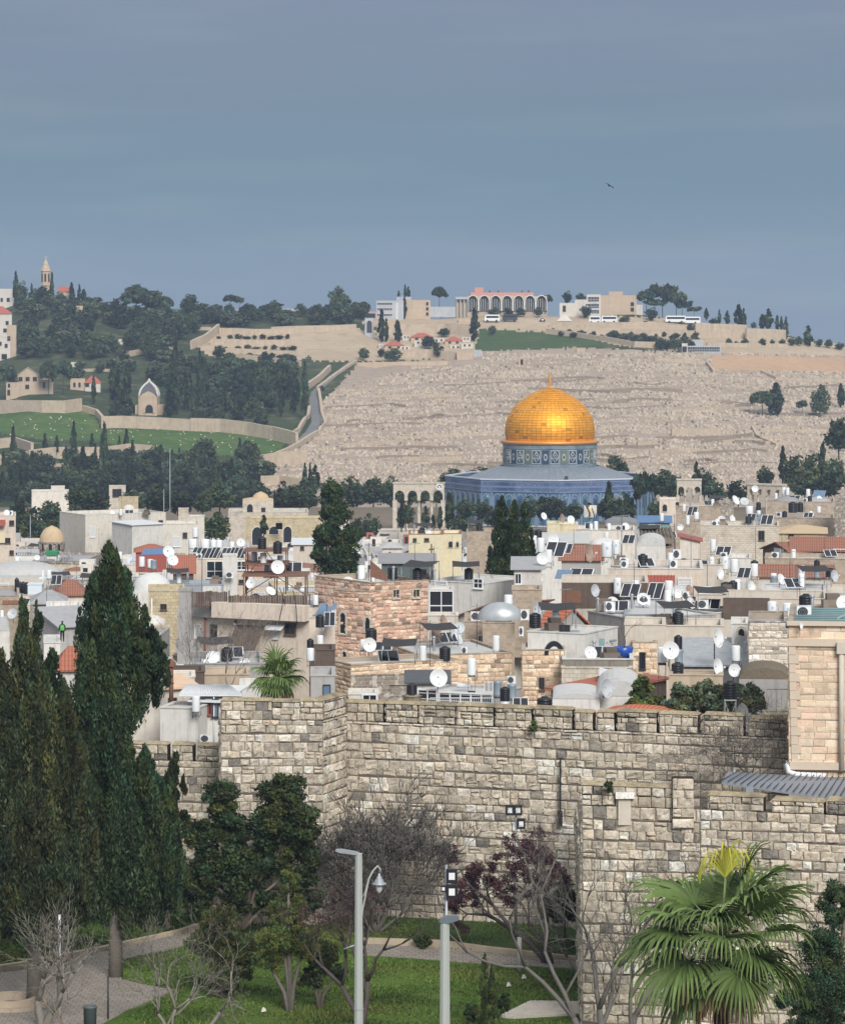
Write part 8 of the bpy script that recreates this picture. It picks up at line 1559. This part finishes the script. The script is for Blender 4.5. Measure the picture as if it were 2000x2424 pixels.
bare('plum_tree',1132,1996,196,'plum leaved tree leaning before the main wall',2.9,.26,6,13,bark_dark,[(-.62,0,1),(-.95,0,.8)],0,tw=(22,.085,lf_plum),spread=.55,up=.03,shrink=.66)
bare('bare_tree',1262,2190,171,'grey leafless tree in front of the nearest bastion',4.4,.26,7,22,twig_dark,[(-.12,0,1),(-.45,-.2,.9),(.3,.2,1)],-1.5,spread=.6,up=.05,shrink=.72)
bare('bare_tree',1300,2120,172,'second grey leafless tree beside the big fan palm',3.2,.16,7,25,twig_dark,[(.05,0,1)],0,spread=.55,up=.06)
bare('bare_tree',88,2098,178.5,'leafless grey tree with a thick trunk by the stone ring',1.7,.30,6,31,twig_grey,[(-.1,0,1),(.25,0,1)],0,spread=.55,up=.1,shrink=.8)
bare('bare_tree',135,2130,172,'small leafless tree in front of the stone ring',1.2,.11,5,33,twig_brown,[(0,0,1)],0,spread=.6,up=.05,shrink=.82)
bare('bare_tree',352,2118,178,'spreading silver grey leafless tree on the lawn edge',1.4,.13,6,41,twig_grey,[(-.5,0,1),(.1,0,1)],0,spread=.62,up=.04,shrink=.8)
bare('bare_tree',418,2115,178,'dark trunked leaning leafless tree on the lawn edge',1.5,.15,6,44,twig_grey,[(.5,0,1)],0,spread=.65,up=.02,shrink=.8)
bare('bare_tree',395,1420,244,'leafless garden tree before the big peach house',1.5,.07,6,51,twig_grey,[(-.3,0,1),(.2,0,1),(.5,0,1)],None,spread=.45,up=.12,shrink=.8);bare('bare_tree',470,1420,238,'leafless garden tree nearer the wall palm',1.5,.07,6,53,twig_grey,[(-.2,0,1),(.4,0,1)],None,spread=.45,up=.12,shrink=.8)
bare('creeper',1545,1600,202.6,'leafless thorny creeper clinging to the main wall',1.3,.06,7,61,twig_dark,[(-.8,0,1),(-.3,0,1),(.3,0,1),(.8,0,.8),(-1.5,0,.6)],None,spread=.7,up=.0,shrink=.78)
bare('bare_tree',1205,2010,190,'thin leafless tree beside the plum leaved tree',2.2,.10,6,66,twig_grey,[(-.5,0,1)],0,spread=.6,up=.04,shrink=.76)
def fan_palm(px,py,D,label,n,pet,blade,trunk_r,zbase,seed,leaves=34,yellow=True):
 rng=np . random . default_rng(seed);hub=at(px,py,D);root=empty('fan_palm',(hub . x,hub . y,zbase),label,'palm');h=hub . z-zbase;mb=MB();rg=random . Random(seed)
 mb . tube([(0,0,-.5),(.05,0,h*.4),(-.03,0,h*.8),(0,0,h)],trunk_r,12,r1=trunk_r*.8);mb . build('trunk',bark_dark,root)
 def frond(az,el,pt,bl,mat,dr,k,name='frond',sp=R(112)):
  ca,sa,ce,se=math . cos(az),math . sin(az),math . cos(el),math . sin(el);M=np . array([[ca*ce,-sa,-ca*se],[sa*ce,ca,-sa*se],[se,0,ce]]);Q,T=fan_frond(rng,M,pt,bl,k,sp,dr,fold=.15+.25*rng . random())
  fo=quad_mesh(name,Q,None,T,mat,root,(0,0,h));e=M@np . array([pt,0,0]);m2=MB();m2 . tube([(0,0,0),tuple(e*.55+np . array([0,0,.05])),tuple(e)],.05,5,r1=.03);m2 . build('petiole',MATS['palm_petiole'],fo);return fo
 for i in range(n):
  f=i/n;az=2.4*i+rng . normal()*.15;el=R(66)-R(104)*f**.9+rng . normal()*R(9);frond(az,el,pet*(.8+.45*rng . random()),blade*(.8+.35*rng . random()),lf_palm,.4+.5*rng . random(),leaves)
 for i in range(int(n*.6)):frond(2.4*i+1,R(-40)-R(34)*rng . random(),pet*.9,blade*.75,MATS['dry_palm_fronds'],.9,leaves-8,'dry_frond')
 if yellow:frond(-1.2,R(82),pet*1.25,blade*.95,MATS['yellow_palm_frond'],2.0,26,'yellow_frond',R(40))['label']='yellow young frond folded at the top';frond(1.0,R(80),pet*1.2,blade*.8,MATS['yellow_palm_frond'],2.2,22,'yellow_frond',R(40))
plain('palm_petiole',(.16,.19,.07),.5);leafmat('dry_palm_fronds',(.19,.135,.065),(.28,.20,.10),.05);leafmat('yellow_palm_frond',(.44,.34,.04),(.22,.30,.05),.05)
fan_palm(1482,1925,125,'big fan palm with a yellow crown shoot before the bastion',27,1.75,2.4,.32,6.6,7,40)
fan_palm(570,1392,226,'smaller fan palm standing just behind the city wall',24,.75,1.5,.2,5.0,9,26,False)
def octo(mb,r0,r1,z0,z1,**k):mb . lathe([(r0,z0),(r1,z1)],8,smooth=False,a0=R(22.5),**k)
pole_m=weathered('grey_green_pole_paint',(.36,.39,.37),var=.06,amt=.2,scale=.8,rough=.5)
D=130;m_=D/F;p=at(737,2300,D);p . z=zg(D);H=zat(1756,D)-p . z;root=empty('street_lamp',p,'tall grey street lamp with a flat head and a hanging lantern','street lamp');mb=MB();octo(mb,.20,.14,0,H);mb . lathe([(.15,H),(.16,H+.03),(.02,H+.05)],8,a0=R(22.5));mb . lathe([(.205,H*.42),(.205,H*.42+.04)],8,a0=R(22.5));mb . build('pole',pole_m,root)
mb=MB();M=Matrix . Translation((-.02,0,H+.06));mb . extr([(-.86,.12),(-.7,.05),(-.12,-.03),(0,-.02),(.04,.04),(-.1,.08),(-.6,.17),(-.82,.17)],-.13,.13);hd=mb . build('lamp_head',grey_metal,root,(-.02,0,H+.02));mb=MB();mb . tube([(-.14,0,H-.1),(-.05,0,H+.06)],.05,6);mb . build('bracket',grey_metal,root)
mb=MB();c=lambda x,y:((x-737)*m_,0,zat(y,D)-p . z);mb . tube([c(742,1897),c(745,1870),c(752,1835),c(758,1806),c(768,1788),c(776,1780),c(781,1786),c(781,1796)],.035,7);mb . tube([c(742,1848),c(750,1835),c(757,1806),c(766,1790)],.025,6);mb . tube([c(741,1840),c(741,1900)],.03,5);mb . build('curved_arm',pole_m,root)
x,_,z=c(779,1836);lm=MB();lm . lathe([(.04,.78),(.06,.66),(.1,.64),(.11,.56),(.16,.54),(.17,.46),(.27,.40),(.28,.36),(.14,.34)],18);ln_=lm . build('lantern',grey_metal,root,(x,0,z-.03));lm=MB();lm . lathe([(.13,.35),(.13,.24),(.10,.10),(.02,.03)],16);lm . build('glass_globe',plain('frosted_lamp_glass',(.5,.52,.52),.2),ln_)
mb=MB();mb . tube([c(732,1942),c(706,1951)],.03,5);mb . build('bracket',grey_metal,root)
D=128;m_=D/F;p=at(914,2300,D);p . z=zg(D);H=zat(1896,D)-p . z;root=empty('street_lamp',p,'shorter grey street lamp with a slanted dark head','street lamp');mb=MB();octo(mb,.22,.18,0,H);mb . build('pole',pole_m,root);mb=MB();mb . extr([(-.2,.02),(.1,-.03),(.5,.10),(.54,.2),(.40,.27),(.1,.25),(-.18,.14)],-.18,.18);mb . build('lamp_head',plain('blue_grey_lamp_paint',(.12,.145,.17),.4),root,(0,0,H))
def flood(px,py0,py1,D,label,heads):
 p=at(px,py1,D);p . z=zg(D);H=zat(py0,D)-p . z;root=empty('floodlight_mast',p,label,'floodlight');mb=MB();mb . tube([(0,0,0),(0,0,H)],.09,8,r1=.06);mb . build('pole',grey_metal,root)
 for x,z,s in heads:
  mb=MB();mb . box(x-.24*s,-.25,H+z-.3*s,x+.24*s,.05,H+z+.3*s);o=mb . build('floodlight',black_plastic,root);mb=MB();mb . box(x-.13*s,-.27,H+z-.15*s,x+.13*s,-.24,H+z+.15*s);mb . build('lens',white_metal,o)
flood(917,1778,2000,165,'thin mast with two square floodlights beside the shorter street lamp',[(.26,-.5,1.1),(.26,-1.25,1.1),(-.14,-1.1,.5)]);flood(1060,1668,1960,203,'thin mast with two black floodlights against the main wall',[(-.36,.1,1),(.12,.1,1),(.3,-.7,1)])
def post(px,y0,y1,r,label,m,name='post',cat='pole'):p=park(px,y1);mb=MB();h=(y1-y0)*p . y/F;mb . tube([(0,0,-.3),(0,0,h)],r,8);o=mb . build(name,m,loc=p);tag(o,label,cat)
post(122,1886,2098,.07,'pale slim pole by the leafless tree with a thick trunk',white_metal);post(222,2012,2103,.05,'dark slim pole on the paved corner',dark_metal);post(1067,1930,1999,.13,'short grey concrete post under the plum leaved tree',grey_wall);post(1278,2082,2110,.08,'pale stub pole at the bastion foot',white_metal)
p=park(185,2118);p=at(185,2118,176);p . z=.1;mb=MB();h=zat(2068,176)-.1;mb . lathe([(.05,0),(.31,0),(.34,h*.94),(.36,h*.95),(.36,h),(.28,h),(.28,h-.3),(.02,h-.3)],20);o=mb . build('litter_bin',plain('slate_grey_bin',(.085,.10,.115),.5),loc=p);tag(o,'round dark grey litter bin on the paving','litter bin')
p=park(22,2075);root=empty('stone_ring',p,'round stepped stone ring like an old well in the paving','stone ring');mb=MB();mb . lathe([(1.9,-.2),(1.9,.25),(1.45,.25),(1.45,.55),(1.15,.55),(1.15,-.1)],28,smooth=False,M=Matrix . Diagonal((1,1,1,1)));mb . build('rim',wall_pale,root);mb=MB();mb . lathe([(1.16,.12),(.01,.12)],20);mb . build('dark_water',black_plastic,root)
for i,(fr,x,y)in enumerate((('p3',915,1018),('p3',800,1078),('p2',503,1166))):p=park(*V(fr,x,y));mb=MB();mb . add([(-.12,-.1,.02),(.14,-.08,.05),(.12,.1,.14),(-.08,.1,.2),(0,0,.26)],[(0,1,4),(1,2,4),(2,3,4),(3,0,4)]);o=mb . build('paper_scrap',white_wall,loc=p);tag(o,('white scrap of paper nearest the plum leaved tree','white scrap of paper close to the small narrow cypress','white scrap of paper under the small yellow pine')[i],'paper')
hz=bpy . data . materials . new('haze_air');hz . use_nodes=True;t=hz . node_tree;t . nodes . clear();o_=N(t,'ShaderNodeOutputMaterial');v=N(t,'ShaderNodeVolumePrincipled');v . inputs['Color']. default_value=(.58,.74,1.0,1);v . inputs['Density']. default_value=.0001;L(t,v . outputs[0],o_ . inputs['Volume'])
mb=MB();mb . box(-520,-60,-420,520,3050,82);o=mb . build('haze',hz);tag(o,kind='stuff')
